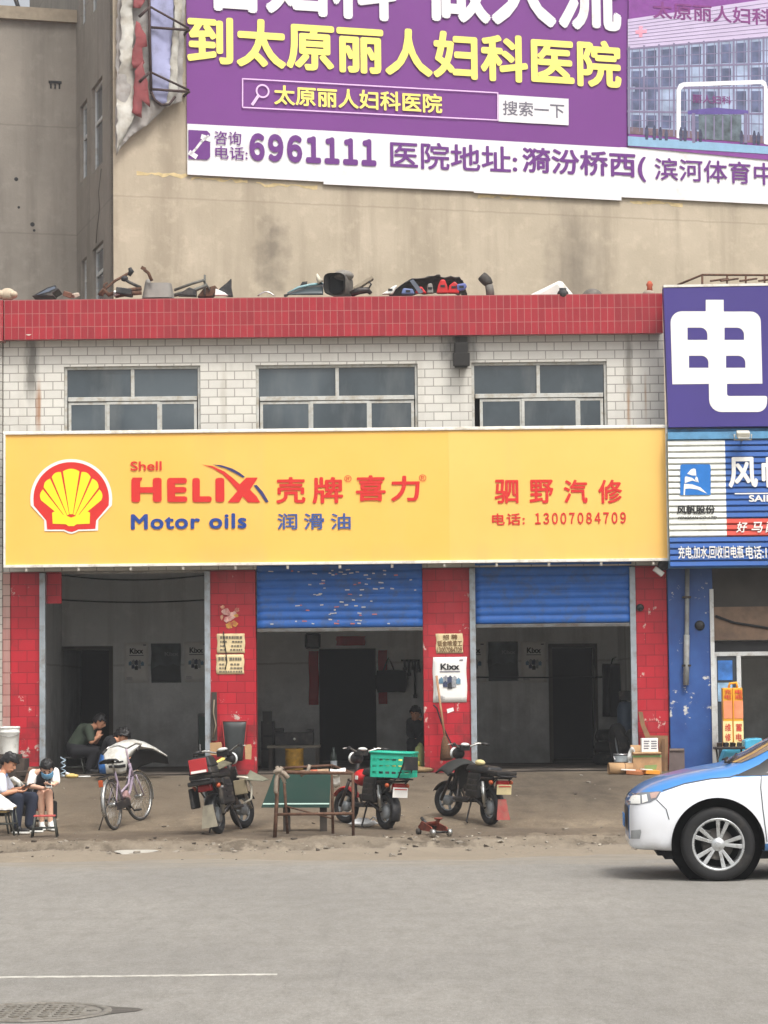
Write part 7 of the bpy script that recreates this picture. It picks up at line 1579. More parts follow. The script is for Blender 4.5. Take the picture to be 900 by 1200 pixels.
# ------------------------------------------------------------------ people: each body one continuous surface grown round its bones
def capsules(mb, segs):
    for a, ra, b, rb in segs:
        a, b = Vector(a), Vector(b); mb.ball(a, ra, 14, 8); mb.ball(b, rb, 14, 8)
        if (b - a).length > 1e-4: mb.tube([a, b], [ra, rb], 14)
def fuse(mb, voxel, smooth_it=4):
    me = mb.mesh('fused')
    def mods(o):
        r_ = o.modifiers.new('r', 'REMESH'); r_.mode = 'VOXEL'; r_.voxel_size = voxel
        s_ = o.modifiers.new('s', 'SMOOTH'); s_.factor = .5; s_.iterations = smooth_it
    out = temp_mesh(me, (mods,)); bpy.data.meshes.remove(me); return out
def frame_of(fwd, up):
    f = Vector(fwd).normalized(); l = Vector(up).cross(f).normalized(); u = f.cross(l); return Matrix((l, f, u)).transposed()   # columns: left, forward, up
SKIN = mat('skin', C(196, 142, 112), .55, var=.05); SKIN2 = mat('pale_skin', C(222, 176, 150), .55, var=.05)
HAIR = mat('black_hair', C(26, 24, 24), .5, var=.3, scale=60)
def head_shapes(mb, c, M, s=1.0):
    c = Vector(c); q = lambda x, y, z: c + M @ Vector((x * s, y * s, z * s))
    mb.ball(c, (.076 * s, .094 * s, .108 * s), 20, 14, M=M)
    mb.ball(q(0, .028, -.062), (.054 * s, .06 * s, .052 * s), 16, 10, M=M)           # jaw
    mb.ball(q(0, .052, -.092), (.026 * s, .028 * s, .024 * s), 12, 8, M=M)           # chin
    mb.tube([q(0, .088, .012), q(0, .108, -.022)], [.009 * s, .015 * s], 8); mb.ball(q(0, .106, -.026), .015 * s, 10, 8)   # nose
    mb.tube([q(-.022, .087, -.058), q(0, .094, -.056), q(.022, .087, -.058)], .008 * s, 8)                                    # lips
    for k in (-1, 1): mb.ball(q(.078 * k, -.006, -.008), (.012 * s, .022 * s, .032 * s), 10, 8, M=M); mb.tube([q(.015 * k, .088, .026), q(.045 * k, .078, .026)], .009 * s, 6)  # ears, brows
def hand(mb, wrist, d, palm_n, s=1.0, curl=.6, side=1):
    """palm and five bent fingers; d points along the hand, palm_n out of the palm"""
    d = Vector(d).normalized(); n = Vector(palm_n); n = (n - d * n.dot(d)).normalized(); l = d.cross(n); w_ = Vector(wrist)
    M = Matrix((l, d, n)).transposed()
    mb.ball(w_ + d * .045 * s, (.040 * s, .052 * s, .017 * s), 14, 8, M=M)
    for k, ln in enumerate((.062, .072, .067, .052)):
        off_ = (.03 - .02 * k) * side; a = w_ + d * .085 * s + l * off_ * s; t1 = (d * math.cos(curl * .6) + n * math.sin(curl * .6)); b = a + t1 * ln * .5 * s; t2 = d * math.cos(curl * 1.5) + n * math.sin(curl * 1.5); e = b + t2 * ln * .5 * s
        capsules(mb, [(w_ + d * .06 * s + l * off_ * .8 * s, .009 * s, a, .0088 * s), (a, .0088 * s, b, .008 * s), (b, .008 * s, e, .007 * s)])
    a = w_ + d * .025 * s + l * .034 * side * s; b = a + (d * .6 + l * side * .6 + n * .4) * .036 * s; e = b + (d * .8 + n * .5) * .03 * s
    capsules(mb, [(w_ + d * .02 * s, .013 * s, a, .012 * s), (a, .0115 * s, b, .010 * s), (b, .010 * s, e, .008 * s)])
def hair_cap(c, M, s, parent, name='hair', fringe=.35, low=-.45, puff=.012, seed=0):
    b_ = MB(); c = Vector(c); nu, nv = 36, 22; g = []
    for i in range(nv + 1):
        t = math.pi * .78 * i / nv; row = []
        for j in range(nu):
            a = 2 * math.pi * j / nu; d = Vector((math.sin(t) * math.cos(a), math.sin(t) * math.sin(a), math.cos(t)))
            lump = puff * (1 + .9 * mnoise.noise(d * 4 + Vector((seed, 0, 0))) + .5 * mnoise.noise(d * 11 + Vector((seed, 3, 0))))
            row.append((b_.bm.verts.new(c + M @ Vector((d.x * (.076 + lump) * s, d.y * (.094 + lump) * s, d.z * (.108 + lump) * s))), d))
        g.append(row)
    for i in range(nv):
        for j in range(nu):
            q = [g[i][j], g[i][(j + 1) % nu], g[i + 1][(j + 1) % nu], g[i + 1][j]]; m_ = sum((x[1] for x in q), Vector()) / 4
            face = m_.y > .30 and m_.z < fringe + .1 * mnoise.noise(m_ * 8 + Vector((seed, 0, 0)))
            sideb = m_.y > -.1 and m_.y <= .30 and m_.z < .05
            if face or sideb or m_.z < low: continue
            if i == 0:
                try: b_.bm.faces.new([x[0] for x in q]).smooth = True
                except ValueError: pass
            else: b_.bm.faces.new([x[0] for x in q]).smooth = True
    loose = [v for v in b_.bm.verts if not v.link_faces]; bmesh.ops.delete(b_.bm, geom=loose, context='VERTS')
    return b_.build(name, HAIR, parent, True, solid=.01)
def eyes(c, M, s, parent):
    b_ = MB()
    for k in (-1, 1): b_.ball(Vector(c) + M @ Vector((.032 * k * s, .0855 * s, .010 * s)), (.013 * s, .008 * s, .007 * s), 10, 8, M=M)
    b_.build('eyes', INK, parent, True)
def person(label, root_loc): return empty('person', label, 'person', root_loc)
def cloth_part(name, segs, m_, parent, voxel=.014, extra=None, it=5):
    mb = MB(); capsules(mb, segs)
    if extra: extra(mb)
    me = fuse(mb, voxel, it); return link(name, me, m_, parent, True, True)
def shoe(parent, ankle, d, m_, sole=WHITE, s=1.0):
    d = Vector((d[0], d[1], 0)).normalized(); l = Vector((0, 0, 1)).cross(d); a = Vector(ankle); z0 = a.z - .075 * s
    mb = MB(); M = Matrix((d, l, Vector((0, 0, 1)))).transposed()
    mb.ball(a + d * .02 * s - Vector((0, 0, .02)), (.055 * s, .042 * s, .06 * s), 14, 10, M=M); mb.ball(a + d * .1 * s - Vector((0, 0, .042 * s)), (.095 * s, .045 * s, .034 * s), 14, 10, M=M)
    me = fuse(mb, .01, 4); o = link('shoe', me, m_, parent, True, True)
    mb = MB(); mb.prism([a + d * (x * s) + l * (y * s) + Vector((0, 0, z0 - a.z)) for x, y in ((-.05, -.025), (-.055, .025), (-.02, .042), (.1, .046), (.18, .03), (.2, 0), (.18, -.03), (.1, -.046), (-.02, -.042))], (0, 0, .022)); mb.build('sole', sole, o, False) if False else link('sole', mb.mesh('sole'), sole, parent, True)

# --- the woman in a face mask, seated, both hands on her phone
Yw = PG(59, 974).y + .05
J = lambda x, y, dy=0.0: P(x, y, Yw + dy)
gnd = pave(Yw)
wm = person('woman in white shirt, dark waistcoat and blue face mask, seated over her phone', Vector((J(52, 940).x, Yw + .3, gnd)))
pel, che, nek = J(47, 937, .42), J(52, 914, .22), J(54.5, 903, .12)
sl, sr = J(39.5, 907, .2), J(64, 905, .16)               # shoulders
el_, er_ = J(35.5, 921, .1), J(66, 917, .0); wl_, wr_ = J(52, 924, -.12), J(62.5, 920, -.16)
hl, hr_ = J(45, 938, .40), J(53, 938, .40); kl, kr = J(48.5, 930, .0), J(57, 929, -.04)
al, ar = J(49, 962.5, .06), J(59.5, 963.5, -.0); al.z = ar.z = gnd + .085
hc = J(55.2, 899.5, .0); hm = frame_of(Vector((.12, -1, -.85)), Vector((0, -.5, 1)))
mb = MB(); capsules(mb, [(pel, .115, che, .105), (che, .105, nek, .05), (nek, .048, hc, .05), (sl, .05, el_, .038), (el_, .036, wl_, .024), (sr, .05, er_, .038), (er_, .036, wr_, .024), (sl, .05, nek, .045), (sr, .05, nek, .045), (hl, .085, kl, .056), (hr_, .085, kr, .056), (kl, .052, kl.lerp(al, .35), .05), (kl.lerp(al, .35), .05, al, .032), (kr, .052, kr.lerp(ar, .35), .05), (kr.lerp(ar, .35), .05, ar, .032)])
head_shapes(mb, hc, hm, .98)
hand(mb, wl_, (wr_ - wl_) + Vector((0, -.02, .01)), (0, .3, 1), .95, .7, -1); hand(mb, wr_, (wl_ - wr_) * .4 + Vector((0, -.07, .02)), (-.2, .3, 1), .95, .7, 1)
link('body', fuse(mb, .0075, 3), SKIN2, wm, True, True)
cloth_part('shirt', [(pel.lerp(che, .2), .122, che, .118), (che, .118, nek.lerp(che, .3), .07), (sl, .066, sl.lerp(el_, .9), .056), (sr, .066, sr.lerp(er_, .9), .056), (sl, .066, che, .1), (sr, .066, che, .1)], mat('white_cotton', C(228, 226, 222)), wm)
up_ = Vector((0, -.06, .01))
cloth_part('waistcoat', [(pel.lerp(che, .25) + up_ * .5, .112, che + up_, .105), (che + up_, .1, nek.lerp(che, .4) + up_ * .7, .055)], mat('dark_waistcoat', C(38, 38, 44), .8, var=.15), wm)
cloth_part('skirt', [(pel, .125, hl, .11), (pel, .125, hr_, .11), (hl, .105, hl.lerp(kl, .82), .078), (hr_, .105, hr_.lerp(kr, .82), .078)], mat('navy_skirt', C(40, 44, 58), .85, var=.12), wm)
hair_cap(hc, hm, .98, wm, fringe=.42, low=-.6, puff=.016, seed=2); eyes(hc, hm, .98, wm)
mb = MB()
def msk(u, v):
    a = R(-62 + 124 * u); z = -.012 - .085 * v; r_ = 1.05 + .09 * math.sin(math.pi * v) * math.cos(a); return hc + hm @ Vector((math.sin(a) * .08 * r_, math.cos(a) * .103 * r_ + .012 * math.cos(a), z))
mb.grid(msk, 16, 8); mb.build('face_mask', mat('blue_mask', C(104, 160, 196), .8, var=.06), wm, True, solid=.004, recalc=False)
shoe(wm, al, (.25, -1), WHITE, WHITE, .95); shoe(wm, ar, (.35, -1), WHITE, WHITE, .95)
for k, (a, hd_) in enumerate(((al, 0), (ar, 0))): cloth_part('sock', [(a + Vector((0, 0, -.02)), .04, a + Vector((0, 0, .05)), .038)], WHITE, wm, .01)
cloth_part('hair_bow', [(J(47.5, 905, .02), .016, J(46.5, 908, 0), .012)], HAIR, wm, .008)
t = empty('mobile_phone', 'white backed phone held in the hands of the woman in the mask', 'phone', wr_); ph = wl_.lerp(wr_, .55) + Vector((.0, -.07, .035))
mb = MB(); mb.cbox(ph, (.075, .14, .009), (R(35), 0, R(12))); mb.build('case', WHITE, t, True, bevel=.003); mb = MB(); mb.cbox(ph + Vector((0, -.003, .0055)), (.067, .128, .002), (R(35), 0, R(12))); mb.build('screen', INK, t, True)
wst = Vector((pel.x, pel.y + .02, gnd)); stool('low stool under the woman in the face mask', wst, None, (.3, .24), max(.2, pel.z - .125 - gnd), mat('red_stool_seat', C(176, 70, 66)), .2)
t = empty('shoulder_bag', 'small black bag hanging by the side of the woman in the mask', 'bag', J(62, 945, .1)); cloth_seg = [(J(63, 938, .12), .05, J(62.5, 955, .1), .06)]
mb = MB(); mb.cbox(J(62.3, 949, .14), (.1, .09, .24)); mb.build('body', mat('black_cloth', C(30, 30, 32)), t, True, bevel=.03); mb = MB(); mb.tube([J(61, 936, .14), J(62, 928, .16), J(63, 936, .14)], .008, 6); mb.build('strap', INK, t, True)

# --- the boy at the left edge, writing hand forward
Yb_ = PG(26, 977).y; J2 = lambda x, y, dy=0.0: P(x, y, Yb_ + dy); gnd2 = pave(Yb_)
by_ = person('boy with thick black hair and navy trousers seated at the left edge', Vector((J2(2, 940).x, Yb_ + .1, gnd2)))
pel, che, nek = J2(-4, 937, .15), J2(-2, 915, .1), J2(4, 904.5, .06)
sl, sr = J2(1, 912, -.1), J2(2, 909, .26); el_, er_ = J2(4, 930, -.14), J2(14, 927, .22); wl_, wr_ = J2(19, 927, -.1), J2(25, 924, .1)
hl, hr_ = J2(0, 939, .06), J2(0, 938, .24); kl, kr = J2(21.5, 934, -.06), J2(38, 935, .22)
al, ar = J2(19, 967, -.04), J2(34, 967, .2); al.z, ar.z = gnd2 + .085, pave(Yb_ + .2) + .085
hc = J2(11, 894, .04); hm = frame_of(Vector((1, -.5, -.55)), Vector((.3, 0, 1)))
mb = MB(); capsules(mb, [(pel, .12, che, .12), (che, .12, nek, .05), (nek, .05, hc, .052), (sl, .055, el_, .042), (el_, .04, wl_, .026), (sr, .055, er_, .042), (er_, .04, wr_, .026), (sl, .055, nek, .045), (sr, .055, nek, .045), (hl, .09, kl, .062), (hr_, .09, kr, .062), (kl, .056, al, .036), (kr, .056, ar, .036)])
head_shapes(mb, hc, hm, 1.0); hand(mb, wl_, (.8, .15, -.1), (0, .2, 1), 1, .7, -1); hand(mb, wr_, (.9, -.2, .15), (0, .1, 1), 1, .8, 1)
link('body', fuse(mb, .0075, 3), SKIN, by_, True, True)
cloth_part('shirt', [(pel, .135, che, .135), (che, .13, nek.lerp(che, .3), .075), (sl, .072, sl.lerp(el_, .75), .062), (sr, .072, sr.lerp(er_, .75), .062), (sl, .07, che, .11), (sr, .07, che, .11)], mat('pale_blue_shirt', C(206, 210, 222), .85, var=.06), by_)
cloth_part('collar', [(nek + Vector((-.03, -.05, -.02)), .03, J2(8, 908, -.02), .02), (J2(8, 908, -.02), .02, J2(5, 912, -.06), .022)], mat('blue_collar', C(76, 92, 124), .85), by_, .01)
NAVY = mat('navy_trousers', C(36, 42, 58), .85, var=.14, scale=14)
cloth_part('trousers', [(pel, .14, hl, .11), (pel, .14, hr_, .11), (hl, .108, kl, .082), (hr_, .108, kr, .082), (kl, .08, kl.lerp(al, .92), .062), (kr, .08, kr.lerp(ar, .92), .062)], NAVY, by_)
hair_cap(hc, hm, 1.0, by_, fringe=.35, low=-.4, puff=.026, seed=5); eyes(hc, hm, 1.0, by_)
shoe(by_, al, (1, -.35), SEATM, WHITE); shoe(by_, ar, (1, -.3), SEATM, WHITE)
t = empty('mobile_phone', 'dark phone held by the boy at the left edge', 'phone', wr_); ph = wr_ + Vector((.1, -.05, .04)); mb = MB(); mb.cbox(ph, (.14, .075, .009), (0, R(-20), R(-8))); mb.build('case', BLACK, t, True, bevel=.003); mb = MB(); mb.cbox(ph + Vector((0, 0, .0058)), (.128, .066, .002), (0, R(-20), R(-8))); mb.build('screen', INK, t, True)
st2 = Vector((pel.x, pel.y, gnd2)); stool('low stool under the boy in navy trousers', st2, None, (.3, .26), max(.2, pel.z - .145 - gnd2), mat('straw_seat', C(196, 168, 110)), 0)
t = empty('scooter', 'dark scooter parked behind the two seated people at the left, with a pale handlebar', 'scooter', PG(28, 962)); Ys = t.location.y + .5
S = lambda x, y, o=0: P(x, y, Ys + o)
mb = MB(); mb.tube([S(24, 925), S(22, 917), S(14, 912)], .03, 8); mb.tube([S(10, 914), S(16, 911), S(22, 915), S(28, 921)], .018, 8); mb.build('handlebar', mat('pale_bar', C(200, 198, 190), .4, .3), t, True)
mb = MB(); mb.tube([S(22, 922), S(26, 940), S(27, 958)], [.05, .06, .05], 8); mb.build('steering_column', DUST, t, True)
mb = MB(); mb.cbox(S(12, 928, .1), (.45, .28, .14)); mb.build('seat', SEATM, t, True, bevel=.05)
for x, y in ((27, 963), (2, 963)): c_ = S(x, y, .1); c_.z = pave(c_.y) + .22; mb = MB(); mb.ring(c_, (0, 1, 0), .17, .05, 26, 8); mb.lathe([(0, -.03), (.13, -.03), (.13, .03), (0, .03)], c_, (0, 1, 0), 18); mb.build('wheel', RUBBER, t, True)
mb = MB(); mb.cbox(S(13, 948, .1), (.4, .24, .12)); mb.build('footboard', DUST, t, True, bevel=.02)

# --- the man in green, bent over on the doorstep of the first bay
Yg_ = 41.1; J3 = lambda x, y, dy=0.0: P(x, y, Yg_ + dy)
mn = person('man in a dark green shirt bent forward on a low seat inside the first bay', Vector((J3(88, 885).x, Yg_, FLOOR)))
pel, che, nek = J3(87, 876, .0), J3(99, 858, 0), J3(111, 851, 0)
sl, sr = J3(104, 854, -.17), J3(105, 853, .17); el_, er_ = J3(107, 869, -.22), J3(112, 869, .18); wl_, wr_ = J3(114, 864, -.14), J3(116, 864, .08)
hl, hr_ = J3(88, 880, -.1), J3(88, 880, .1); kl, kr = J3(111, 880, -.16), J3(113, 880, .14); al, ar = J3(104, 899, -.14), J3(110, 899, .14); al.z = ar.z = FLOOR + .085
hc = J3(117, 845, 0); hm = frame_of(Vector((1, -.1, -.6)), Vector((.5, 0, 1)))
mb = MB(); capsules(mb, [(pel, .125, che, .13), (che, .13, nek, .055), (nek, .055, hc, .055), (sl, .058, el_, .045), (el_, .042, wl_, .03), (sr, .058, er_, .045), (er_, .042, wr_, .03), (sl, .06, nek, .05), (sr, .06, nek, .05), (hl, .09, kl, .062), (hr_, .09, kr, .062), (kl, .058, al, .038), (kr, .058, ar, .038)])
head_shapes(mb, hc, hm, 1.02); hand(mb, wl_, (.2, .3, .8), (.3, 1, 0), 1, .8, -1); hand(mb, wr_, (.1, -.3, .8), (.3, -1, 0), 1, .8, 1); link('body', fuse(mb, .008, 3), SKIN, mn, True, True)
cloth_part('shirt', [(pel, .14, che, .148), (che, .145, nek.lerp(che, .3), .085), (sl, .078, sl.lerp(el_, .8), .066), (sr, .078, sr.lerp(er_, .8), .066), (sl, .078, che, .12), (sr, .078, che, .12)], mat('dark_green_shirt', C(64, 74, 62), .85, var=.1), mn)
cloth_part('trousers', [(pel, .145, hl, .115), (pel, .145, hr_, .115), (hl, .112, kl, .085), (hr_, .112, kr, .085), (kl, .082, kl.lerp(al, .93), .064), (kr, .082, kr.lerp(ar, .93), .064)], mat('black_trousers', C(32, 32, 36), .85, var=.15), mn)
hair_cap(hc, hm, 1.02, mn, fringe=.3, low=-.4, puff=.014, seed=9); eyes(hc, hm, 1.02, mn); shoe(mn, al, (1, -.3), SEATM, BLACK); shoe(mn, ar, (1, .1), SEATM, BLACK)
stool('dark low stool under the man in green', Vector((pel.x, pel.y, FLOOR)), None, (.3, .26), max(.16, pel.z - .15 - FLOOR), mat('dark_stool_seat', C(52, 50, 48), .7, var=.2), 0)

# --- the crouching worker behind the bumper, only hair and back show
Yc = 40.35; J4 = lambda x, y, dy=0.0: P(x, y, Yc + dy)
cw = person('black haired worker in dark clothes crouching behind the loose bumper', Vector((J4(132, 890).x, Yc, FLOOR)))
pel, che, nek = J4(126, 886, .2), J4(131, 872, .1), J4(139, 866, 0); sl, sr = J4(131, 869, -.1), J4(139, 869, .2); el_, er_ = J4(133, 884, -.15), J4(146, 882, .2); wl_, wr_ = J4(143, 888, -.2), J4(150, 888, .1)
hl, hr_ = J4(126, 888, .1), J4(128, 888, .28); kl, kr = J4(136, 886, -.1), J4(140, 886, .3); al, ar = J4(128, 899, .0), J4(133, 899, .3); al.z = ar.z = FLOOR + .085; hc = J4(143.5, 862.5, 0); hm = frame_of(Vector((.9, -.5, -.5)), Vector((.4, -.1, 1)))
mb = MB(); capsules(mb, [(pel, .12, che, .125), (che, .125, nek, .055), (nek, .055, hc, .055), (sl, .058, el_, .045), (el_, .042, wl_, .03), (sr, .058, er_, .045), (er_, .042, wr_, .03), (sl, .06, nek, .05), (sr, .06, nek, .05), (hl, .09, kl, .062), (hr_, .09, kr, .062), (kl, .058, al, .038), (kr, .058, ar, .038)])
head_shapes(mb, hc, hm, 1.02); hand(mb, wl_, (.7, -.4, -.2), (0, .3, -1), 1, .6, -1); hand(mb, wr_, (.7, -.4, -.2), (0, .3, -1), 1, .6, 1); link('body', fuse(mb, .008, 3), SKIN, cw, True, True)
cloth_part('shirt', [(pel, .135, che, .145), (che, .14, nek.lerp(che, .3), .08), (sl, .076, el_, .06), (sr, .076, er_, .06), (sl, .076, che, .12), (sr, .076, che, .12)], mat('black_work_shirt', C(32, 33, 36), .85, var=.15), cw)
cloth_part('trousers', [(pel, .14, hl, .115), (pel, .14, hr_, .115), (hl, .112, kl, .085), (hr_, .112, kr, .085), (kl, .082, al, .064), (kr, .082, ar, .064)], mat('black_trousers', C(32, 32, 36)), cw)
hair_cap(hc, hm, 1.02, cw, fringe=.25, low=-.6, puff=.03, seed=14); eyes(hc, hm, 1.02, cw); shoe(cw, al, (1, -.2), SEATM, BLACK); shoe(cw, ar, (1, .1), SEATM, BLACK)

# --- the seated figure inside the middle bay
Yi = 42.6; J5 = lambda x, y, dy=0.0: P(x, y, Yi + dy)
mi_ = person('dim figure in dark clothes seated against the right wall of the middle bay', Vector((J5(488, 885).x, Yi, FLOOR)))
pel, che, nek = J5(490, 873, .1), J5(488, 852, .1), J5(487.5, 843, .06); sl, sr = J5(481, 846, .08), J5(496, 846, .1); el_, er_ = J5(480, 860, -.05), J5(497, 860, -.02); wl_, wr_ = J5(484, 866, -.25), J5(492, 866, -.25)
hl, hr_ = J5(486, 874, .05), J5(493, 874, .05); kl, kr = J5(482, 870, -.38), J5(492, 870, -.38); al, ar = J5(482, 890, -.32), J5(492, 890, -.32); al.z = ar.z = FLOOR + .085; hc = J5(487, 835.5, .02); hm = frame_of(Vector((-.4, -1, -.25)), Vector((0, -.2, 1)))
mb = MB(); capsules(mb, [(pel, .125, che, .13), (che, .13, nek, .055), (nek, .055, hc, .055), (sl, .058, el_, .045), (el_, .042, wl_, .03), (sr, .058, er_, .045), (er_, .042, wr_, .03), (sl, .06, nek, .05), (sr, .06, nek, .05), (hl, .09, kl, .062), (hr_, .09, kr, .062), (kl, .058, al, .038), (kr, .058, ar, .038)])
head_shapes(mb, hc, hm, 1.02); hand(mb, wl_, (.6, -.5, -.1), (0, 0, -1), 1, .6, -1); hand(mb, wr_, (-.6, -.5, -.1), (0, 0, -1), 1, .6, 1); link('body', fuse(mb, .008, 3), SKIN, mi_, True, True)
cloth_part('shirt', [(pel, .135, che, .145), (che, .14, nek.lerp(che, .3), .08), (sl, .076, el_, .06), (sr, .076, er_, .06), (el_, .058, wl_, .045), (er_, .058, wr_, .045), (sl, .076, che, .12), (sr, .076, che, .12)], mat('charcoal_jacket', C(44, 44, 48), .85, var=.15), mi_)
cloth_part('trousers', [(pel, .14, hl, .115), (pel, .14, hr_, .115), (hl, .112, kl, .085), (hr_, .112, kr, .085), (kl, .082, al, .064), (kr, .082, ar, .064)], mat('black_trousers', C(32, 32, 36)), mi_)
hair_cap(hc, hm, 1.02, mi_, fringe=.3, low=-.4, puff=.014, seed=19); eyes(hc, hm, 1.02, mi_); shoe(mi_, al, (-.2, -1), SEATM, BLACK); shoe(mi_, ar, (.1, -1), SEATM, BLACK)
stool('dark low stool under the dim figure in the middle bay', Vector((pel.x, pel.y, FLOOR)), None, (.32, .28), max(.2, pel.z - .145 - FLOOR), mat('dark_stool_seat', C(52, 50, 48)), 0)
# ------------------------------------------------------------------ the blue and white taxi driving past on the right
YN = G(841.8, 1033).y            # depth of the near wheels' outer face
SCL = FOC / YN
cw_ = .90                        # half width
x0c = P(729, 1000, YN + .88).x
car = empty('taxi_car', 'blue and white taxi hatchback driving to the left at the right edge of the road', 'car', (x0c, YN + cw_ - .02, 0))
def body_pts(s):
    """half section at distance s from the nose: list of (y, z), from sill to roof centre"""
    def ip(tab):
        for (a, va), (b, vb) in zip(tab, tab[1:]):
            if s <= b: t_ = (s - a) / (b - a); t_ = max(0, min(1, t_)); return va + (vb - va) * t_
        return tab[-1][1]
    W = ip([(0, .58), (.04, .69), (.1, .765), (.2, .81), (.35, .86), (.6, .89), (1.0, .905), (2.0, .91), (3.4, .905), (4.0, .87), (4.35, .80), (4.5, .72), (4.56, .62)])
    zb = ip([(0, .33), (.05, .29), (.3, .28), (.6, .27), (3.9, .27), (4.3, .34), (4.56, .42)])
    zm = ip([(0, .56), (.1, .56), (.4, .6), (1.4, .62), (3.6, .66), (4.56, .68)])
    zs = ip([(0, .72), (.06, .78), (.2, .84), (.4, .885), (.86, .985), (1.4, 1.01), (2.6, 1.05), (3.8, 1.08), (4.3, 1.06), (4.56, .95)])
    zh = ip([(0, .76), (.05, .845), (.12, .90), (.2, .945), (.35, 1.0), (.58, 1.058), (.8, 1.10), (.97, 1.125), (1.2, 1.22), (1.45, 1.365), (1.75, 1.51), (2.05, 1.595), (2.5, 1.635), (3.0, 1.635), (3.6, 1.59), (4.1, 1.47), (4.35, 1.28), (4.5, 1.08), (4.56, .98)])
    gr = ip([(0, 0), (.9, 0), (1.25, .35), (1.7, .85), (2.1, 1), (3.6, 1), (4.2, .8), (4.45, .2), (4.56, 0)])          # how far the roof stands up from the belt
    ze = zs + (zh - zs) * (.45 - .02 * gr) if gr < .01 else zs + (zh - zs) * (.45 + .40 * gr)
    we = W * (.90 - .17 * gr)
    return [(0, zb + .02), (W * .86, zb + .002), (W * .97, zb + .03), (W * .99, zb + .17), (W, zm), (W * .992, zm + (zs - zm) * .55), (W * .972, zs - .015), (W * .945, zs + .02), (W * (.93 - .08 * gr), zs + (ze - zs) * .55), (we, ze), (we * .88, zh - .028 - .02 * gr), (we * .6, zh - .008), (0, zh)]
stations = [0, .006, .018, .04, .08, .13, .2, .28, .36, .45, .55, .65, .75, .85, .93, .99, 1.08, 1.2, 1.33, 1.45, 1.6, 1.75, 1.9, 2.05, 2.25, 2.5, 2.75, 3.0, 3.3, 3.6, 3.85, 4.05, 4.2, 4.33, 4.43, 4.5, 4.545, 4.56]
mb = MB(); rows = []
for s in stations:
    h = body_pts(s); ring_ = [(-y, z) for y, z in h] + [(y, z) for y, z in h[-2:0:-1]]
    rows.append([mb.bm.verts.new((s, y, z)) for y, z in ring_])
n_ = len(rows[0])
for A, B in zip(rows, rows[1:]):
    for j in range(n_): mb.bm.faces.new((A[j], A[(j + 1) % n_], B[(j + 1) % n_], B[j])).smooth = True
mb.bm.faces.new(rows[0][::-1]); mb.bm.faces.new(rows[-1])
base_me = mb.mesh('shell')
WX = P(841.8, 991, YN).x - x0c
WC = [(WX, .352), (WX + 2.83, .352)]; RA = .452
cutme = MB()
for x, z in WC:
    for s_ in (-1, 1): cutme.lathe([(0, -.20), (RA, -.20), (RA, .2), (0, .2)], (x, s_ * .84, z + .005), (0, 1, 0), 56)
cutm = cutme.mesh('arch_cutter'); cuto = bpy.data.objects.new('arch_cutter', cutm); COL.objects.link(cuto)
def mods(o):
    a = o.modifiers.new('s', 'SUBSURF'); a.levels = 2; a.render_levels = 2
    b = o.modifiers.new('b', 'BOOLEAN'); b.operation = 'DIFFERENCE'; b.object = cuto; b.solver = 'EXACT'
smooth_me = temp_mesh(base_me.copy(), (lambda o: setattr(o.modifiers.new('s', 'SUBSURF'), 'levels', 2),))
bv = BVHTree.FromPolygons([v.co.copy() for v in smooth_me.vertices], [tuple(p.vertices) for p in smooth_me.polygons])
shell = temp_mesh(base_me, (mods,)); bpy.data.objects.remove(cuto)
def two_tone():
    t = NT('taxi_two_tone_paint'); o = t.xyz(); x, y, z = o[0], o[1], o[2]
    ay = t.math('ABSOLUTE', y)
    # boundary height along the car: rises from the headlight to the belt
    cv = t.n('ShaderNodeFloatCurve'); c_ = cv.mapping.curves[0]
    pts = [(0, .475), (.08, .80), (.30, .835), (.39, .862), (.6, .935), (.86, .983), (1.1, 1.0), (1.5, 1.015), (3.0, 1.045), (4.56, 1.06)]
    c_.points[0].location = (0, pts[0][1] / 2); c_.points[1].location = (1, pts[-1][1] / 2)
    for a, b in pts[1:-1]: c_.points.new(a / 4.56, b / 2)
    for p_ in c_.points: p_.handle_type = 'VECTOR'
    cv.mapping.update()
    t.l(t.math('DIVIDE', t.math('ADD', x, .07), 4.56), cv.inputs['Value'])
    up = t.math('GREATER_THAN', z, t.math('MULTIPLY', cv.outputs['Value'], 2.0))
    nose = t.math('MULTIPLY', t.math('LESS_THAN', ay, .60), t.math('MULTIPLY', t.math('LESS_THAN', x, .2), t.math('GREATER_THAN', z, .40)))
    sill = t.math('MULTIPLY', t.math('LESS_THAN', z, .362), t.math('GREATER_THAN', x, 1.1))
    k = t.math('MAXIMUM', t.math('MAXIMUM', up, nose), sill)
    fl = t.noise(900, 1); col = t.mix(k, C(226, 228, 232), t.mix(t.ramp(fl, .3, .7, 0, .3), C(58, 124, 190), C(82, 148, 210)))
    d = t.noise(3, 6, .6); col = t.mix(t.math('MULTIPLY', t.ramp(z, .62, .3), t.ramp(d, .4, .7, 0, .4)), col, C(150, 140, 124))
    t.b.inputs['Coat Weight'].default_value = .6; t.b.inputs['Coat Roughness'].default_value = .04
    return t.done(col, .32, 0, .5)
PAINT = two_tone()
so_ = link('body', shell, PAINT, car, False, True); shell.set_sharp_from_angle(angle=R(38))
ANG = 0
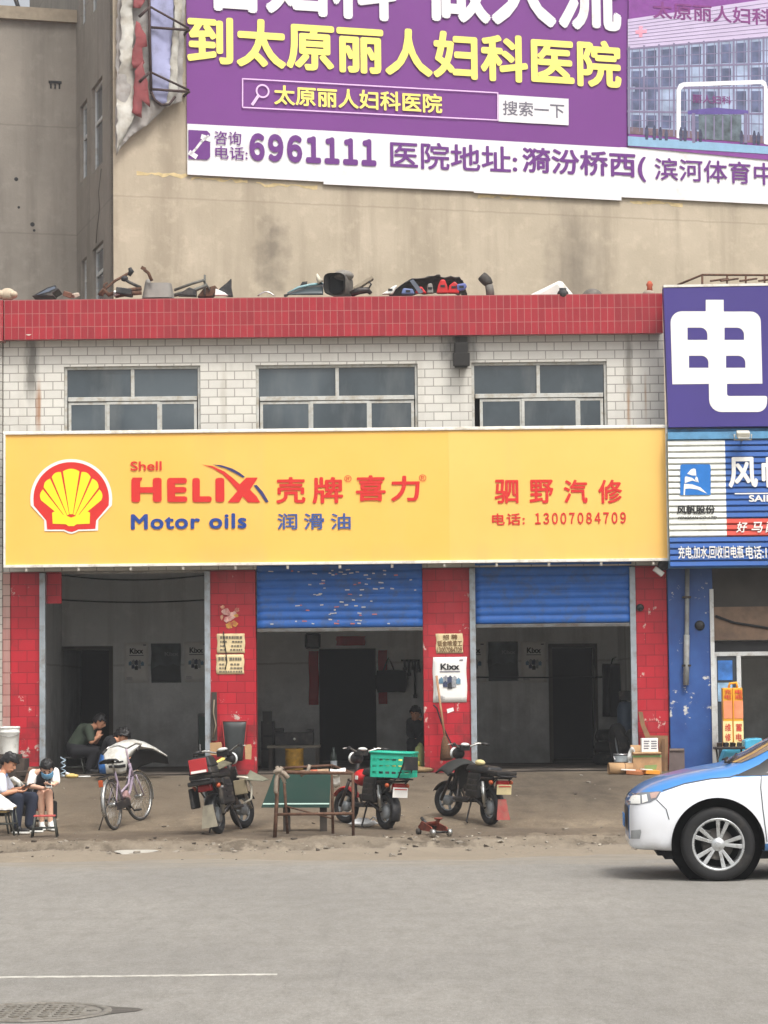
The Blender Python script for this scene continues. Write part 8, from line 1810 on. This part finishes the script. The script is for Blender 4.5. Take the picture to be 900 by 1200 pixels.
def panel(name, outline, m_, side='y', off=.004, step=.035, parent=car, solid=0.0, sgn=-1):
    """a patch cut to an outline and laid on the body; side y: outline in (s, z), side x: outline in (y, z) from the nose, side z: outline (s, y) from above"""
    pts = [Vector(q) for q in outline]; xs_ = [p.x for p in pts]; ys_ = [p.y for p in pts]; ins = []
    dense = []
    for a, b in zip(pts, pts[1:] + pts[:1]):
        k = max(1, int((b - a).length / step)); dense += [a.lerp(b, i / k) for i in range(k)]
    y = min(ys_) + step * .5
    while y < max(ys_):
        x = min(xs_) + step * .5
        while x < max(xs_): ins.append(Vector((x, y))); x += step
        y += step
    vs, es, fs, *_ = delaunay_2d_cdt(dense + ins, [(i, (i + 1) % len(dense)) for i in range(len(dense))], [], 1, 1e-5)
    b_ = MB(); vv = []
    for v in vs:
        if side == 'y': o_, d = Vector((v.x, sgn * 3, v.y)), Vector((0, -sgn, 0))
        elif side == 'x': o_, d = Vector((-3, v.x, v.y)), Vector((1, 0, 0))
        else: o_, d = Vector((v.x, v.y, 4)), Vector((0, 0, -1))
        o_.x -= .07 * (side == 'y'); h = bv.ray_cast(o_, d); vv.append(b_.bm.verts.new(h[0] + h[1] * (off if h[1].dot(d) < 0 else -off)) if h[0] else None)
    for f in fs:
        q = [vv[i] for i in f]
        if None in q: continue
        try: b_.bm.faces.new(q).smooth = True
        except ValueError: pass
    loose = [v for v in b_.bm.verts if not v.link_faces]; bmesh.ops.delete(b_.bm, geom=loose, context='VERTS')
    return link(name, b_.mesh(name), m_, parent, False, False, solid=solid)
CGL = mat('car_glass', C(22, 26, 28), .04, var=.1, scale=1, spec=.9); TRIMB = mat('black_car_trim', C(26, 26, 28), .4, var=.1); LAMPW = mat('headlamp_glass', C(120, 124, 130), .08, var=.1, scale=12, spec=.9); SEAM = mat('panel_gap', C(70, 74, 80), .6)
for sg in (-1, 1):
    panel('window_frame', [(1.10, 1.015), (1.34, 1.12), (1.62, 1.30), (1.88, 1.44), (2.2, 1.49), (3.5, 1.47), (3.95, 1.34), (4.1, 1.12), (3.9, 1.085), (2.5, 1.05), (1.6, 1.02)], TRIMB, 'y', .004, .05, sgn=sg)
    q = panel('side_window', [(1.40, 1.035), (1.64, 1.25), (1.66, 1.035)], CGL, 'y', .008, .04, sgn=sg)
    panel('side_window', [(1.70, 1.04), (1.70, 1.29), (1.9, 1.40), (2.2, 1.455), (2.48, 1.46), (2.48, 1.06)], CGL, 'y', .008, .05, sgn=sg)
    panel('side_window', [(2.58, 1.065), (2.58, 1.46), (3.3, 1.45), (3.4, 1.40), (3.4, 1.085)], CGL, 'y', .008, .05, sgn=sg)
    panel('headlight', [(.075, .735), (.07, .80), (.1, .828), (.2, .855), (.39, .872), (.345, .80), (.28, .765), (.15, .74)], LAMPW, 'y', .005, .02, sgn=sg)
    panel('headlight_bulb', [(.10, .745), (.105, .79), (.14, .825), (.19, .825), (.19, .75)], WHITE, 'y', .010, .02, sgn=sg); panel('headlight_bulb', [(.205, .755), (.205, .83), (.25, .84), (.26, .775)], WHITE, 'y', .010, .02, sgn=sg)
    panel('corner_lamp', [(sg * .44, .765), (sg * .66, .765), (sg * .66, .825), (sg * .46, .815)], WHITE, 'x', .008, .03)
    panel('headlight_lens', [(.29, .80), (.28, .85), (.34, .864), (.37, .862), (.335, .81)], mat('pinkish_lens', C(190, 160, 150), .2), 'y', .009, .02, sgn=sg)
    panel('fog_recess', [(.09, .405), (.095, .485), (.185, .50), (.19, .475), (.175, .41)], mat('grey_mesh', C(150, 152, 152), .5, var=.2), 'y', .005, .02, sgn=sg)
    for nm, ln in (('door_gap', [(1.355, 1.02), (1.345, .9), (1.36, .7), (1.395, .38)]), ('door_gap', [(2.53, 1.05), (2.54, .38)]), ('bonnet_gap', [(.40, .875), (.62, .945), (.86, .988), (1.05, 1.003), (1.13, 1.03)]), ('bumper_gap', [(.34, .79), (.43, .70), (.455, .60)])):
        w_ = .005; up_ = [(a, b) for a, b in ln]; vert = abs(ln[0][0] - ln[-1][0]) < abs(ln[0][1] - ln[-1][1])
        panel(nm, [(a - (w_ if vert else 0), b - (0 if vert else w_)) for a, b in up_] + [(a + (w_ if vert else 0), b + (0 if vert else w_)) for a, b in up_[::-1]], SEAM, 'y', .003, .04, sgn=sg)
    for a in (2.3, 3.25): panel('door_handle', [(a, .93), (a + .18, .94), (a + .18, .97), (a, .96)], WHITE, 'y', .018, .03, sgn=sg, solid=.012)
    panel('tail_light', [(4.2, .9), (4.22, 1.08), (4.42, 1.06), (4.45, .92)], TAILR, 'y', .006, .03, sgn=sg)
panel('windscreen', [(-.70, 1.135), (.70, 1.135), (.62, 1.55), (-.62, 1.55)], mat('windscreen_glass', C(120, 104, 84), .06, var=.2, scale=1.2, spec=.9), 'x', .006, .06)  # brown tint painted in for what the windscreen reflects
panel('grille', [(-.50, .47), (.50, .47), (.56, .62), (.5, .70), (-.5, .70), (-.56, .62)], TRIMB, 'x', .006, .05)
panel('number_plate', [(-.22, .50), (.22, .50), (.22, .63), (-.22, .63)], mat('blue_number_plate', C(56, 128, 196), .45), 'x', .03, .05, solid=.008)
mb = MB(); mb.lathe([(0, .0), (.06, .0), (.065, -.012), (.05, -.018), (0, -.018)], (.012, 0, .745), (-1, 0, 0), 18); mb.build('bonnet_emblem', STEEL, car)
# door mirrors, wipers, underside
for sg in (-1, 1):
    mb = MB(); mb.ball((1.66, sg * 1.0, 1.09), (.07, .11, .075), 16, 10); mb.tube([(1.66, sg * .84, 1.05), (1.66, sg * .93, 1.07)], .03, 8); mb.build('door_mirror', mat('mirror_blue', C(40, 112, 192), .3, coat=.5), car)
mb = MB(); mb.tube([(1.0, -.5, 1.15), (1.06, -.25, 1.175), (1.12, .1, 1.21)], .01, 6); mb.tube([(.98, .1, 1.15), (1.05, .4, 1.165)], .01, 6); mb.cbox((.985, -.5, 1.14), (.06, .08, .02)); mb.build('wiper', TRIMB, car)
mb = MB(); mb.box(.35, 4.2, -.62, .62, .2, .30); mb.box(.28, .52, -.6, .6, .235, .262); mb.build('underside', mat('underbody', C(24, 24, 25), .8), car)
for x, z in WC:
    for s_ in (-1, 1):
        mb = MB(); ys0 = s_ * .66
        mb.grid(lambda u, v: Vector((x + (RA - .006) * math.cos(R(-8 + 196 * u)), s_ * (.893 - .3 * v), z + .005 + (RA - .006) * math.sin(R(-8 + 196 * u)))), 40, 3); mb.lathe([(0, 0), (RA - .005, 0)], (x, s_ * .65, z + .005), (0, s_, 0), 48); mb.build('arch_liner', mat('arch_black', C(14, 14, 15), .95, spec=.02), car, solid=.004, recalc=False)
YAW = R(-3.5); anchor = Vector((x0c + WX, YN, 0)); lo_ = Vector((WX, -cw_ + .02, 0))
car.rotation_euler = (0, 0, YAW); car.location = anchor - Matrix.Rotation(YAW, 3, 'Z') @ lo_
# wheels: five double spokes
ALLOY = mat('alloy_wheel', C(196, 198, 198), .28, .75, var=.08, dirt=C(120, 112, 100), damt=.25, dscale=8)
TYRE = mat('car_tyre', C(22, 22, 23), .75, var=.2, dirt=C(66, 61, 55), damt=.15, dscale=5)
def car_wheel(x, s_):
    Rw = .36; w_ = empty('wheel', None, None); w_.parent = car; w_.location = (x, s_ * .78, Rw - .004); w_.rotation_euler = (0, R(12), 0)
    ax = (0, s_, 0); mb = MB()
    mb.lathe([(.245, -.1), (.30, -.115), (.345, -.10), (.358, -.06), (.360, 0), (.358, .06), (.345, .10), (.325, .112), (.30, .116), (.27, .112), (.247, .10)], (0, 0, 0), ax, 64); mb.build('tyre', TYRE, w_)
    mb = MB(); qd = Vector(ax).to_track_quat('Z', 'Y')
    mb.lathe([(.262, .098), (.252, .108), (.236, .106), (.228, .09), (.222, -.08), (.21, -.09)], (0, 0, 0), ax, 56)
    for k in range(5):
        for dlt in (-1, 1):
            a = 2 * math.pi * k / 5 + R(90) ; p0 = (a + dlt * .16, .05); p1 = (a + dlt * R(11.5), .232)
            ra = [(math.cos(p0[0]) * p0[1], math.sin(p0[0]) * p0[1]), (math.cos(p1[0]) * p1[1], math.sin(p1[0]) * p1[1])]
            d = Vector((ra[1][0] - ra[0][0], ra[1][1] - ra[0][1])).normalized(); nn = Vector((-d.y, d.x))
            pts = []
            for (bx_, by__), hw, zz in ((ra[0], .014, .082), (ra[1], .021, .098)): pts += [(Vector((bx_, by__)) + nn * hw, zz), (Vector((bx_, by__)) - nn * hw, zz)]
            tp_ = [qd @ Vector((p.x, p.y, z_)) for p, z_ in (pts[0], pts[1], pts[3], pts[2])]; mb.prism(tp_, qd @ Vector((0, 0, -.035)))
    mb.lathe([(0, .1), (.03, .1), (.036, .094), (.062, .09), (.066, .07), (.066, .03)], (0, 0, 0), ax, 30)
    for k in range(5): a = 2 * math.pi * (k + .5) / 5 + R(90); mb.lathe([(0, .088), (.008, .088), (.009, .06)], qd @ Vector((.045 * math.cos(a), .045 * math.sin(a), 0)), ax, 8)
    mb.build('rim', ALLOY, w_, bevel=.003)
    mb = MB(); mb.lathe([(.0, .02), (.15, .02), (.155, 0), (.155, -.02)], (0, 0, 0), ax, 40); mb.build('brake_disc', mat('brake_disc', C(88, 84, 80), .5, .6, var=.2), w_)
    mb = MB(); mb.cbox((-.12, s_ * .03, .05), (.07, .05, .13)); mb.build('brake_caliper', mat('brake_caliper', C(60, 58, 56), .6, .4), w_, bevel=.01)
    mb = MB(); mb.lathe([(.221, -.05), (0, -.05)], (0, 0, 0), ax, 40); mb.build('inner_drum', mat('arch_black', C(20, 20, 21)), w_)
for x, z in WC:
    for s_ in (-1, 1): car_wheel(x, s_)
# ------------------------------------------------------------------ thin haze volume, added to lift the blacks
haze(0.0011)
